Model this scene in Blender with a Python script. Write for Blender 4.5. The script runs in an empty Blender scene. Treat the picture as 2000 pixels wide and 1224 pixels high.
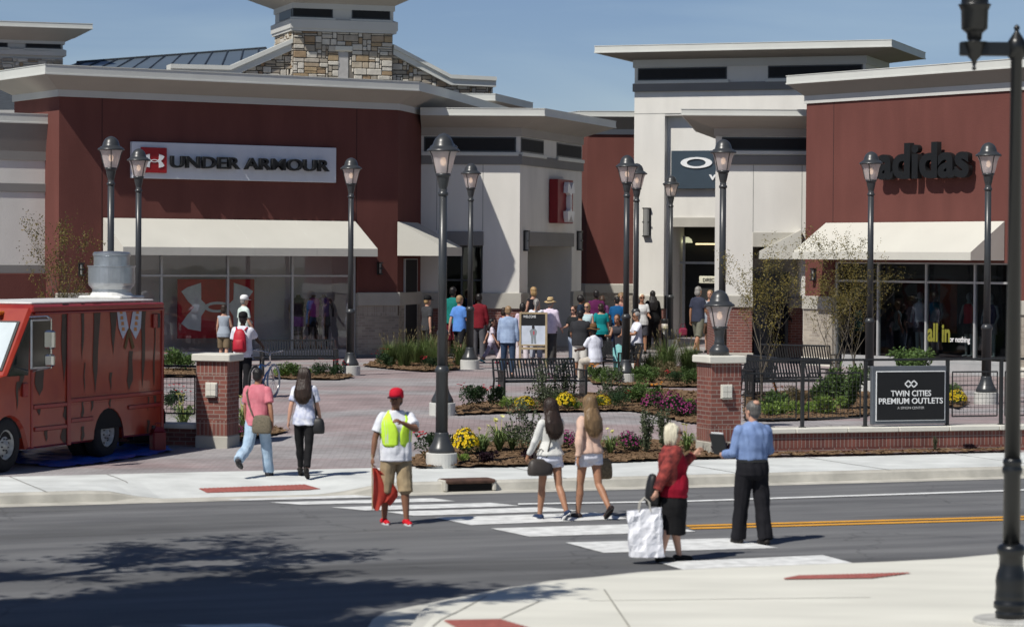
import bpy, bmesh, math, random
from mathutils import Vector, Matrix, noise

# ---------------------------------------------------------------- camera, sky, sun
scene = bpy.context.scene
F = 5200.0; HC = 3.6; PITCH = math.atan(110 / F); ROLL = 0.0063
CM = Matrix.Rotation(math.pi / 2 - PITCH, 3, 'X') @ Matrix.Rotation(ROLL, 3, 'Z')
cam = bpy.data.cameras.new('camera')
co = bpy.data.objects.new('camera', cam)
scene.collection.objects.link(co)
co.matrix_world = Matrix.Translation((0, 0, HC)) @ CM.to_4x4()
cam.sensor_width = 36; cam.lens = 36 * F / 2000
cam.clip_end = 6000; cam.clip_start = 0.5
cam.dof.use_dof = True; cam.dof.focus_distance = 62; cam.dof.aperture_fstop = 2.2
scene.camera = co

L = Vector((0.80, 0.90, -1.48)).normalized()       # direction the sunlight travels
world = bpy.data.worlds.new('World'); scene.world = world; world.use_nodes = True
wn = world.node_tree; wn.nodes.clear()
sky = wn.nodes.new('ShaderNodeTexSky'); sky.sky_type = 'NISHITA'; sky.sun_disc = False
sky.sun_elevation = math.asin(-L.z); sky.sun_rotation = math.atan2(-L.x, -L.y)
sky.altitude = 600; sky.air_density = 0.8; sky.dust_density = 0.25; sky.ozone_density = 4.5
bg = wn.nodes.new('ShaderNodeBackground'); bg.inputs[1].default_value = 0.060
wo = wn.nodes.new('ShaderNodeOutputWorld')
tcw = wn.nodes.new('ShaderNodeTexCoord'); mpw = wn.nodes.new('ShaderNodeMapping'); mpw.inputs['Scale'].default_value = (2.2, 2.2, 14)
cn = wn.nodes.new('ShaderNodeTexNoise'); cn.inputs['Scale'].default_value = 2.4; cn.inputs['Detail'].default_value = 6; cn.inputs['Distortion'].default_value = .7
cr_ = wn.nodes.new('ShaderNodeValToRGB'); cr_.color_ramp.elements[0].position = .42; cr_.color_ramp.elements[0].color = (1.0, .935, .96, 1); cr_.color_ramp.elements[1].position = .72; cr_.color_ramp.elements[1].color = (1.28, 1.12, 1.04, 1)
mw_ = wn.nodes.new('ShaderNodeMix'); mw_.data_type = 'RGBA'; mw_.blend_type = 'MULTIPLY'; mw_.inputs[0].default_value = 1
wn.links.new(tcw.outputs['Generated'], mpw.inputs[0]); wn.links.new(mpw.outputs[0], cn.inputs['Vector']); wn.links.new(cn.outputs[0], cr_.inputs[0])
wn.links.new(sky.outputs[0], mw_.inputs[6]); wn.links.new(cr_.outputs[0], mw_.inputs[7]); wn.links.new(mw_.outputs[2], bg.inputs[0]); wn.links.new(bg.outputs[0], wo.inputs[0])
sl = bpy.data.lights.new('sun', 'SUN'); sl.energy = 4.0; sl.angle = math.radians(0.53); sl.color = (1, 0.955, 0.88)
so = bpy.data.objects.new('sun', sl); scene.collection.objects.link(so)
so.rotation_euler = L.to_track_quat('-Z', 'Y').to_euler()
vs = scene.view_settings
vs.view_transform = 'Standard'; vs.look = 'None'; vs.exposure = 0.3; vs.gamma = 1.0; vs.use_curve_mapping = False
scene.cycles.max_bounces = 6; scene.cycles.transparent_max_bounces = 16

# ---------------------------------------------------------------- where things stand
def ray(px, py): return CM @ Vector(((px - 1000) / F, (612 - py) / F, -1))
def at(px, py, Y):
    r = ray(px, py); t = Y / r.y
    return Vector((r.x * t, Y, HC + r.z * t))
def proj(P):
    q = CM.transposed() @ (Vector(P) - Vector((0, 0, HC)))
    return (1000 - F * q.x / q.z, 612 + F * q.y / q.z)
def ss(x, a, b):
    t = max(0.0, min(1.0, (x - a) / (b - a))); return t * t * (3 - 2 * t)
def prof(b, pts):
    if b <= pts[0][0]: return pts[0][1]
    for (x0, y0), (x1, y1) in zip(pts, pts[1:]):
        if b <= x1: return y0 + (y1 - y0) * (b - x0) / (x1 - x0)
    return pts[-1][1]
KD = Vector((0.932, 0.363)); KN = Vector((-0.363, 0.932)); KY = 40.6
def ab(X, Y): return X * KD.x + (Y - KY) * KD.y, X * KN.x + (Y - KY) * KN.y
def xy(a, b): return Vector((KD.x * a + KN.x * b, KY + KD.y * a + KN.y * b))
WD = Vector((0.951, 0.309)); W0 = Vector((4.05, 46.55))
def kerbz(a): return 0.15 * (1 - ss(a, -6.3, -5.3) * (1 - ss(a, -2.9, -1.6))) + 0.004
def height(X, Y):
    a, b = ab(X, Y)
    if b < 0.5: return 0.0
    if b < 3.4: return kerbz(a) + (0.15 - kerbz(a)) * ss(b, 0.6, 2.4)
    hc = prof(b, [(3.4, .15), (6, .23), (10, .53), (15, .58), (28, .62), (43, .82), (70, 1.0)])
    hl = prof(b, [(3.4, .15), (8, .2), (12, .36), (16, .57), (28, .62), (43, .82), (70, 1.0)])
    w = ss(X, -5.2, -2.6); h = hl + (hc - hl) * w
    n = (X - W0.x) * -WD.y + (Y - W0.y) * WD.x
    if n > 0.5:
        h = max(h, h + (0.6 - h) * ss(X, 3.3, 4.2)) if b < 28 else h
    return h
def ground(px, py):
    r = ray(px, py); Y = 20.0
    while Y < 130:
        t = Y / r.y; z = HC + r.z * t
        if z <= height(r.x * t, Y): break
        Y += 0.05
    t = Y / r.y; X = r.x * t
    return Vector((X, Y, height(X, Y)))

# ---------------------------------------------------------------- objects
COL = scene.collection
def tag(o, label=None, cat=None, group=None, kind=None):
    if label: o['label'] = label
    if cat: o['category'] = cat
    if group: o['group'] = group
    if kind: o['kind'] = kind
    return o
def empty(name, loc, rz=0.0, label=None, cat=None, group=None):
    o = bpy.data.objects.new(name, None); COL.objects.link(o)
    o.empty_display_size = 0.1
    o.location = loc; o.rotation_euler = (0, 0, rz)
    return tag(o, label, cat, group)
def kids(o): return [c for c in bpy.data.objects if c.parent == o]
def copy_tree(o, parent=None):
    c = o.copy(); COL.objects.link(c)
    if parent is not None: c.parent = parent
    for ch in kids(o): copy_tree(ch, c)
    return c

class MB:
    """collects faces, builds one mesh object"""
    def __init__(s): s.v = []; s.f = []; s.m = []; s.t = []; s.mi = 0; s.tint = 0.5; s.chunks = []
    def add(s, vs_, fs):
        n = len(s.v); s.v += [tuple(p) for p in vs_]
        fs = list(fs); s.chunks.append(len(fs))
        for f in fs: s.f.append(tuple(i + n for i in f)); s.m.append(s.mi); s.t.append(s.tint)
    def build_each(s, name, m, parent):
        """every shape that was added becomes a mesh of its own"""
        k = 0
        for n in s.chunks:
            q = MB(); fs = s.f[k:k+n]; k += n; ids = sorted({i for f in fs for i in f}); mp = {i: j for j, i in enumerate(ids)}
            q.add([s.v[i] for i in ids], [tuple(mp[i] for i in f) for f in fs]); q.build(name, m, parent)
    def quad(s, a, b, c, d): s.add([a, b, c, d], [(0, 1, 2, 3)])
    def poly(s, pts): s.add(pts, [tuple(range(len(pts)))])
    def box(s, x0, y0, z0, x1, y1, z1, M=None):
        p = [Vector(q) for q in ((x0,y0,z0),(x1,y0,z0),(x1,y1,z0),(x0,y1,z0),(x0,y0,z1),(x1,y0,z1),(x1,y1,z1),(x0,y1,z1))]
        if M is not None: p = [M @ q for q in p]
        s.add(p, [(0,3,2,1),(4,5,6,7),(0,1,5,4),(1,2,6,5),(2,3,7,6),(3,0,4,7)])
    def bbox(s, x0, y0, z0, x1, y1, z1, b=0.01, M=None):
        """box with chamfered edges on all sides"""
        if x0 > x1: x0, x1 = x1, x0
        if y0 > y1: y0, y1 = y1, y0
        if z0 > z1: z0, z1 = z1, z0
        b = min(b, (x1-x0)*.4, (y1-y0)*.4, (z1-z0)*.4)
        rings = []
        for z, i in ((z0, b), (z0 + b, 0), (z1 - b, 0), (z1, b)):
            xa, xb, ya, yb = x0 + i, x1 - i, y0 + i, y1 - i; c = b
            rings.append([(xa+c,ya,z),(xb-c,ya,z),(xb,ya+c,z),(xb,yb-c,z),(xb-c,yb,z),(xa+c,yb,z),(xa,yb-c,z),(xa,ya+c,z)])
        s.rings(rings, M, True)
    def rings(s, rings, M=None, cap=True):
        n = len(rings[0]); vs_ = [Vector(p) for r in rings for p in r]
        if M is not None: vs_ = [M @ p for p in vs_]
        fs = []
        for k in range(len(rings) - 1):
            for i in range(n):
                j = (i + 1) % n
                fs.append((k*n+i, k*n+j, (k+1)*n+j, (k+1)*n+i))
        if cap:
            fs.append(tuple(reversed(range(n)))); fs.append(tuple(range((len(rings)-1)*n, len(rings)*n)))
        s.add(vs_, fs)
    def lathe(s, prof_, n=20, M=None, cap=True):
        s.rings([[(r*math.cos(2*math.pi*i/n), r*math.sin(2*math.pi*i/n), z) for i in range(n)] for r, z in prof_], M, cap)
    def seg(s, p0, p1, r0, r1, n=10, flat0=False, flat1=False, sx=1.0, side=None):
        """tapered limb with round or flat ends"""
        p0 = Vector(p0); p1 = Vector(p1); d = (p1 - p0); ln = d.length
        if ln < 1e-6: return
        d /= ln
        u = Vector(side) if side is not None else (Vector((1,0,0)) if abs(d.x) < .9 else Vector((0,1,0)))
        u = (u - d * u.dot(d)).normalized(); w = d.cross(u)
        rs = []
        if flat0: rs.append((0, r0))
        else: rs += [(-r0*.97, r0*.25), (-r0*.7, r0*.7), (0, r0)]
        if flat1: rs.append((ln, r1))
        else: rs += [(ln, r1), (ln + r1*.7, r1*.7), (ln + r1*.97, r1*.25)]
        s.rings([[p0 + d*t + u*(r*sx*math.cos(2*math.pi*i/n)) + w*(r*math.sin(2*math.pi*i/n)) for i in range(n)] for t, r in rs])
    def tube(s, path, r, n=8, cap=True):
        path = [Vector(p) for p in path]; rr = r if isinstance(r, (list, tuple)) else [r]*len(path)
        u = None; rings = []
        for i, p in enumerate(path):
            d = (path[min(i+1, len(path)-1)] - path[max(i-1, 0)]).normalized()
            if u is None: u = Vector((1,0,0)) if abs(d.x) < .8 else Vector((0,0,1))
            u = (u - d*u.dot(d)).normalized(); w = d.cross(u)
            rings.append([p + u*(rr[i]*math.cos(2*math.pi*k/n)) + w*(rr[i]*math.sin(2*math.pi*k/n)) for k in range(n)])
        s.rings(rings, None, cap)
    def ell(s, c, rx, ry, rz, n=12, M=None):
        c = Vector(c); k = 7; rings = []
        for j in range(k + 1):
            a = math.pi * (0.04 + 0.92 * j / k); q = math.sin(a)
            rings.append([(rx*q*math.cos(2*math.pi*i/n), ry*q*math.sin(2*math.pi*i/n), -rz*math.cos(a)) for i in range(n)])
        T = Matrix.Translation(c)
        if M is not None: T = T @ M.to_4x4()
        s.rings(rings, T)
    def prism(s, pts, y0, y1):
        """outline in (x,z) given thickness along y"""
        n = len(pts)
        s.add([(x, y0, z) for x, z in pts] + [(x, y1, z) for x, z in pts],
              [tuple(range(n)), tuple(reversed(range(n, 2*n)))] + [(i, i+n, (i+1) % n + n, (i+1) % n) for i in range(n)])
    def slab(s, pts, z0, z1):
        n = len(pts)
        s.add([(x, y, z0) for x, y in pts] + [(x, y, z1) for x, y in pts],
              [tuple(reversed(range(n))), tuple(range(n, 2*n))] + [(i, (i+1) % n, (i+1) % n + n, i+n) for i in range(n)])
    def wall(s, u0, u1, z0, z1, holes=(), depth=0.25, y=0.0):
        us = sorted({u0, u1, *[h[i] for h in holes for i in (0, 1)]}); zs = sorted({z0, z1, *[h[i] for h in holes for i in (2, 3)]})
        for a, b in zip(us, us[1:]):
            for c, d in zip(zs, zs[1:]):
                mu, mz = (a+b)/2, (c+d)/2
                if any(h[0] < mu < h[1] and h[2] < mz < h[3] for h in holes) or not (u0 < mu < u1 and z0 < mz < z1): continue
                s.quad((a,y,c),(b,y,c),(b,y,d),(a,y,d))
        for a, b, c, d in holes:
            s.quad((a,y,c),(a,y,d),(a,y+depth,d),(a,y+depth,c)); s.quad((b,y,c),(b,y+depth,c),(b,y+depth,d),(b,y,d))
            s.quad((a,y,d),(b,y,d),(b,y+depth,d),(a,y+depth,d))
            if c > z0 + 1e-3: s.quad((a,y,c),(a,y+depth,c),(b,y+depth,c),(b,y,c))
    def sweep(s, path, profile, closed=True):
        """profile (outwards, z) carried round a footprint; outwards is the right-hand side of travel"""
        P = [Vector(p) for p in path]; n = len(P); offs = []
        for i in range(n):
            if closed or 0 < i < n-1:
                d0 = (P[i] - P[i-1]).normalized(); d1 = (P[(i+1) % n] - P[i]).normalized()
                n0 = Vector((d0.y, -d0.x)); n1 = Vector((d1.y, -d1.x)); offs.append((n0 + n1) / max(.2, 1 + n0.dot(n1)))
            else:
                d = (P[1] - P[0] if i == 0 else P[-1] - P[-2]).normalized(); offs.append(Vector((d.y, -d.x)))
        m = len(profile); vs_ = []
        for i in range(n):
            for o, z in profile: q = P[i] + offs[i]*o; vs_.append((q.x, q.y, z))
        fs = []
        for i in range(n if closed else n-1):
            j = (i+1) % n
            for k in range(m-1): fs.append((i*m+k, j*m+k, j*m+k+1, i*m+k+1))
        s.add(vs_, fs)
    def build(s, name, mats, parent=None, smooth=False, uv=True, bevel=0.0):
        me = bpy.data.meshes.new(name); me.from_pydata(s.v, [], s.f)
        if not isinstance(mats, (list, tuple)): mats = [mats]
        for m in mats: me.materials.append(m)
        me.polygons.foreach_set('material_index', s.m)
        if smooth: me.polygons.foreach_set('use_smooth', [True]*len(s.f))
        if uv and len(s.f) < 60000:
            ul = me.uv_layers.new(name='UVMap'); d = [0.0]*(2*len(me.loops))
            for p in me.polygons:
                nrm = p.normal
                if abs(nrm.z) > .75: ax, ay = Vector((1,0,0)), Vector((0,1,0))
                else:
                    ax = Vector((-nrm.y, nrm.x, 0)).normalized(); ay = Vector((0,0,1))
                for li in p.loop_indices:
                    c = me.vertices[me.loops[li].vertex_index].co; d[2*li] = c.dot(ax); d[2*li+1] = c.dot(ay)
            ul.data.foreach_set('uv', d)
        if len(set(s.t)) > 1:
            at_ = me.attributes.new('tint', 'FLOAT', 'FACE'); at_.data.foreach_set('value', s.t)
        o = bpy.data.objects.new(name, me); COL.objects.link(o)
        if parent is not None: o.parent = parent
        if bevel:
            b = o.modifiers.new('b', 'BEVEL'); b.width = bevel; b.segments = 2; b.limit_method = 'ANGLE'
        return o

class Fr:
    """a vertical plane standing in the world: local x along it, y into it, z up"""
    def __init__(s, px, Y, dx, dy, X=None):
        p = at(px, 500, Y); s.o = Vector((p.x if X is None else X, Y)); s.d = Vector((dx, dy)).normalized(); s.n = Vector((-s.d.y, s.d.x))
    def loc(s, px, py, off=0.0):
        r = ray(px, py); rn = r.x*s.n.x + r.y*s.n.y; t = (s.o.dot(s.n) + off) / rn
        P = Vector((r.x*t, r.y*t)); return (P - s.o).dot(s.d), HC + r.z*t
    def u(s, px, off=0.0, py=450): return s.loc(px, py, off)[0]
    def z(s, px, py, off=0.0): return s.loc(px, py, off)[1]
    def w(s, u, y=0.0): q = s.o + s.d*u + s.n*y; return q
    def l(s, P): q = Vector((P[0], P[1])) - s.o; return Vector((q.dot(s.d), q.dot(s.n)))
    def root(s, name, label, cat, group=None, z=0.0):
        return empty(name, (s.o.x, s.o.y, z), math.atan2(s.d.y, s.d.x), label, cat, group)

# ---------------------------------------------------------------- materials
MATS = {}
def newmat(name):
    m = bpy.data.materials.new(name); m.use_nodes = True; nt = m.node_tree
    b = nt.nodes['Principled BSDF']; return m, nt, b
def N(nt, t, **kw):
    n = nt.nodes.new(t)
    for k, v in kw.items():
        if k.startswith('i_'): n.inputs[k[2:].replace('_', ' ')].default_value = v
        else: setattr(n, k, v)
    return n
def c4(c): return (c[0], c[1], c[2], 1)
def sc(c, k): return tuple(min(1, x*k) for x in c[:3])
def mat(name, col, rough=0.8, metal=0.0, var=0.12, scale=4.0, bump=0.0, bscale=60.0, spec=0.4, col2=None, detail=4, stretch=None, trans=0.0, coat=0.0):
    key = name
    if key in MATS: return MATS[key]
    m, nt, b = newmat(name); lk = nt.links.new
    tc = N(nt, 'ShaderNodeTexCoord'); src = tc.outputs['Object']
    if stretch:
        mp = N(nt, 'ShaderNodeMapping'); mp.inputs['Scale'].default_value = stretch; lk(src, mp.inputs[0]); src = mp.outputs[0]
    n1 = N(nt, 'ShaderNodeTexNoise'); n1.inputs['Scale'].default_value = scale; n1.inputs['Detail'].default_value = detail; lk(src, n1.inputs['Vector'])
    mr = N(nt, 'ShaderNodeMapRange'); mr.inputs[1].default_value = .3; mr.inputs[2].default_value = .7; lk(n1.outputs[0], mr.inputs[0])
    mx = N(nt, 'ShaderNodeMix', data_type='RGBA'); lk(mr.outputs[0], mx.inputs[0])
    mx.inputs[6].default_value = c4(sc(col, 1-var)); mx.inputs[7].default_value = c4(sc(col2, 1) if col2 else sc(col, 1+var))
    lk(mx.outputs[2], b.inputs['Base Color'])
    b.inputs['Roughness'].default_value = rough; b.inputs['Metallic'].default_value = metal
    b.inputs['Specular IOR Level'].default_value = spec
    if coat: b.inputs['Coat Weight'].default_value = coat; b.inputs['Coat Roughness'].default_value = .08
    if bump:
        n2 = N(nt, 'ShaderNodeTexNoise'); n2.inputs['Scale'].default_value = bscale; n2.inputs['Detail'].default_value = 3; lk(src, n2.inputs['Vector'])
        bp = N(nt, 'ShaderNodeBump'); bp.inputs['Strength'].default_value = bump; bp.inputs['Distance'].default_value = .02; lk(n2.outputs[0], bp.inputs['Height']); lk(bp.outputs[0], b.inputs['Normal'])
    MATS[key] = m; return m
def brickmat(name, c1, c2, mortar, bw=.22, bh=.075, ms=.008, off=.5, var=.25, rough=.85, rot=0.0, bump=.5):
    if name in MATS: return MATS[name]
    m, nt, b = newmat(name); lk = nt.links.new
    tc = N(nt, 'ShaderNodeTexCoord'); mp = N(nt, 'ShaderNodeMapping'); mp.inputs['Rotation'].default_value = (0, 0, rot); lk(tc.outputs['UV'], mp.inputs[0])
    br = N(nt, 'ShaderNodeTexBrick', offset=off); lk(mp.outputs[0], br.inputs['Vector'])
    br.inputs['Scale'].default_value = 1; br.inputs['Brick Width'].default_value = bw; br.inputs['Row Height'].default_value = bh
    br.inputs['Mortar Size'].default_value = ms; br.inputs['Mortar Smooth'].default_value = .1; br.inputs['Bias'].default_value = 0
    br.inputs['Color1'].default_value = c4(c1); br.inputs['Color2'].default_value = c4(c2); br.inputs['Mortar'].default_value = c4(mortar)
    n1 = N(nt, 'ShaderNodeTexNoise'); n1.inputs['Scale'].default_value = .9; n1.inputs['Detail'].default_value = 5; lk(mp.outputs[0], n1.inputs['Vector'])
    mr = N(nt, 'ShaderNodeMapRange'); mr.inputs[1].default_value = .3; mr.inputs[2].default_value = .7; mr.inputs[3].default_value = 1-var; mr.inputs[4].default_value = 1+var*.6; lk(n1.outputs[0], mr.inputs[0])
    mu = N(nt, 'ShaderNodeMix', data_type='RGBA', blend_type='MULTIPLY'); mu.inputs[0].default_value = 1; lk(br.outputs['Color'], mu.inputs[6]); lk(mr.outputs[0], mu.inputs[7])
    lk(mu.outputs[2], b.inputs['Base Color']); b.inputs['Roughness'].default_value = rough; b.inputs['Specular IOR Level'].default_value = .25
    bp = N(nt, 'ShaderNodeBump'); bp.inputs['Strength'].default_value = bump; bp.inputs['Distance'].default_value = .006; bp.invert = True; lk(br.outputs['Fac'], bp.inputs['Height']); lk(bp.outputs[0], b.inputs['Normal'])
    MATS[name] = m; return m
def leafmat(name, dark, light, rough=.55):
    if name in MATS: return MATS[name]
    m, nt, b = newmat(name); lk = nt.links.new
    a = N(nt, 'ShaderNodeAttribute', attribute_name='tint')
    oi = N(nt, 'ShaderNodeObjectInfo')
    mx = N(nt, 'ShaderNodeMix', data_type='RGBA'); lk(a.outputs['Fac'], mx.inputs[0]); mx.inputs[6].default_value = c4(dark); mx.inputs[7].default_value = c4(light)
    hs = N(nt, 'ShaderNodeHueSaturation'); mr = N(nt, 'ShaderNodeMapRange'); mr.inputs[3].default_value = .8; mr.inputs[4].default_value = 1.2; lk(oi.outputs['Random'], mr.inputs[0]); lk(mr.outputs[0], hs.inputs['Value'])
    lk(mx.outputs[2], hs.inputs['Color']); lk(hs.outputs[0], b.inputs['Base Color']); b.inputs['Roughness'].default_value = rough
    b.inputs['Specular IOR Level'].default_value = .3
    tr = N(nt, 'ShaderNodeBsdfTranslucent'); lk(hs.outputs[0], tr.inputs[0]); ms = N(nt, 'ShaderNodeMixShader'); ms.inputs[0].default_value = .3
    lk(b.outputs[0], ms.inputs[1]); lk(tr.outputs[0], ms.inputs[2]); lk(ms.outputs[0], nt.nodes['Material Output'].inputs[0])
    MATS[name] = m; return m
def glassmat(name, tint=(.6, .66, .66), refl=.16, rough=.02, wave=0.0):
    if name in MATS: return MATS[name]
    m, nt, b = newmat(name); lk = nt.links.new; nt.nodes.remove(b)
    t = N(nt, 'ShaderNodeBsdfTransparent'); t.inputs[0].default_value = c4(tint)
    g = N(nt, 'ShaderNodeBsdfGlossy'); g.inputs['Roughness'].default_value = rough; g.inputs[0].default_value = (.9, .95, 1, 1)
    fr = N(nt, 'ShaderNodeLayerWeight'); fr.inputs[0].default_value = .2
    mr = N(nt, 'ShaderNodeMapRange'); mr.inputs[3].default_value = refl; mr.inputs[4].default_value = 1; lk(fr.outputs['Fresnel'], mr.inputs[0])
    ms = N(nt, 'ShaderNodeMixShader'); lk(mr.outputs[0], ms.inputs[0]); lk(t.outputs[0], ms.inputs[1]); lk(g.outputs[0], ms.inputs[2]); lk(ms.outputs[0], nt.nodes['Material Output'].inputs[0])
    if wave:
        tc = N(nt, 'ShaderNodeTexCoord'); n2 = N(nt, 'ShaderNodeTexNoise'); n2.inputs['Scale'].default_value = .8; lk(tc.outputs['Object'], n2.inputs['Vector'])
        bp = N(nt, 'ShaderNodeBump'); bp.inputs['Strength'].default_value = wave; bp.inputs['Distance'].default_value = .02; lk(n2.outputs[0], bp.inputs['Height']); lk(bp.outputs[0], g.inputs['Normal'])
    MATS[name] = m; return m
def emitmat(name, col, st):
    if name in MATS: return MATS[name]
    m, nt, b = newmat(name); b.inputs['Base Color'].default_value = c4(col); b.inputs['Emission Color'].default_value = c4(col); b.inputs['Emission Strength'].default_value = st
    MATS[name] = m; return m

RED = mat('red_stucco', (.132, .049, .041), .9, bump=.35, bscale=70, var=.12, scale=1.4, detail=8, stretch=(1, 1, .3), spec=.2)
WHITE = mat('cream_stucco', (.66, .645, .60), .9, bump=.35, bscale=70, var=.07, scale=1.4, detail=8, stretch=(1, 1, .3), spec=.2)
TRIM = mat('pale_trim', (.50, .50, .475), .8, var=.04, scale=1, spec=.3)
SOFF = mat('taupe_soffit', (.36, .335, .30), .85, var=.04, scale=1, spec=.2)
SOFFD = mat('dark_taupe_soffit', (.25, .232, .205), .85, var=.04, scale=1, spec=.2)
COPING = mat('pale_metal_coping', (.55, .56, .525), .5, var=.04, scale=1.5, spec=.5)
GREY = mat('grey_band', (.215, .21, .20), .85, var=.05, scale=1, spec=.2)
TAN = mat('tan_sill_stone', (.40, .385, .34), .85, bump=.2, var=.06, scale=2, spec=.2)
BRICK = brickmat('red_brick', (.23, .085, .065), (.15, .058, .05), (.27, .21, .18))
BRICKV = brickmat('red_brick_soldier', (.23, .085, .065), (.15, .058, .05), (.27, .21, .18), rot=math.pi/2, off=0.0)
TBRICK = brickmat('tan_brick', (.40, .355, .29), (.27, .235, .20), (.37, .35, .30))
TBRICKV = brickmat('tan_brick_soldier', (.38, .34, .28), (.27, .235, .20), (.37, .35, .30), rot=math.pi/2, off=0.0)
ALU = mat('window_aluminium', (.47, .48, .48), .4, metal=.35, var=.05)
DALU = mat('dark_aluminium', (.06, .065, .07), .4, metal=.3, var=.05)
GLASS = glassmat('shop_glass', (.80, .82, .82), .08, wave=.1)
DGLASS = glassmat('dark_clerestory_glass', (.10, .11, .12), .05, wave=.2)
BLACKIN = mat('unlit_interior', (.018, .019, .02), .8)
AWN = mat('cream_awning_canvas', (.53, .52, .465), .85, var=.04, scale=.8, bump=.15, bscale=8)
BLACK = mat('black_paint', (.016, .017, .018), .38, var=.1, spec=.5)
LAMPB = mat('dark_grey_post_paint', (.038, .041, .044), .34, var=.08, spec=.45)
IRON = mat('cast_iron_black_paint', (.007, .008, .009), .33, var=.1, spec=.5)
CONC = mat('grey_concrete', (.52, .52, .49), .9, bump=.3, bscale=40, var=.08, scale=2, spec=.2)
CAPST = mat('cast_stone', (.60, .585, .52), .85, bump=.2, bscale=50, var=.05, scale=3, spec=.2)
WHITEP = mat('white_panel', (.62, .65, .70), .45, var=.03)
LETTER = mat('black_lettering', (.005, .006, .007), .6, var=.1)
REDP = mat('red_panel', (.30, .010, .014), .5, var=.06)
WPAINT = mat('white_sign_paint', (.75, .76, .76), .5, var=.02)
ROOF = mat('standing_seam_roof', (.16, .20, .23), .35, metal=.5, var=.06, scale=.6)
SEAM = mat('roof_seam', (.03, .035, .04), .5)
SHIN = mat('dark_shingle', (.035, .042, .05), .9, var=.3, scale=6)
GALV = mat('galvanised_steel', (.42, .44, .46), .32, metal=.85, var=.12, scale=6)

FONTS = []          # text converted to meshes at the end
def text(name, body, size, depth, m, parent, loc, sx=1.0, bold=0.0, align='LEFT', shear=0.0, face=(math.pi/2, 0, 0)):
    c = bpy.data.curves.new(name, 'FONT'); c.body = body; c.size = size; c.extrude = depth/2; c.offset = bold; c.align_x = align; c.align_y = 'BOTTOM_BASELINE'; c.shear = shear
    c.resolution_u = 4
    o = bpy.data.objects.new(name, c); COL.objects.link(o); dg = bpy.context.evaluated_depsgraph_get()
    me = bpy.data.meshes.new_from_object(o.evaluated_get(dg)); bpy.data.objects.remove(o)
    me.materials.clear(); me.materials.append(m)
    q = bpy.data.objects.new(name, me); COL.objects.link(q); q.parent = parent; q.location = loc; q.rotation_euler = face; q.scale = (sx, 1, 1)
    return q
def fittext(name, body, w, h, depth, m, parent, loc, bold=0.0, rot=(math.pi/2, 0, 0), shear=0.0):
    """text scaled so its outline is w wide and h high, lower-left corner at loc"""
    q = text(name, body, 1.0, 0.1, m, parent, loc, 1, bold, 'LEFT', shear, rot)
    xs = [v.co.x for v in q.data.vertices]; ys = [v.co.y for v in q.data.vertices]
    kx = w/(max(xs)-min(xs)); ky = h/(max(ys)-min(ys)); x0, y0 = min(xs), min(ys)
    for v in q.data.vertices: v.co = ((v.co.x-x0)*kx, (v.co.y-y0)*ky, v.co.z*depth/0.1)
    return q
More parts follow.
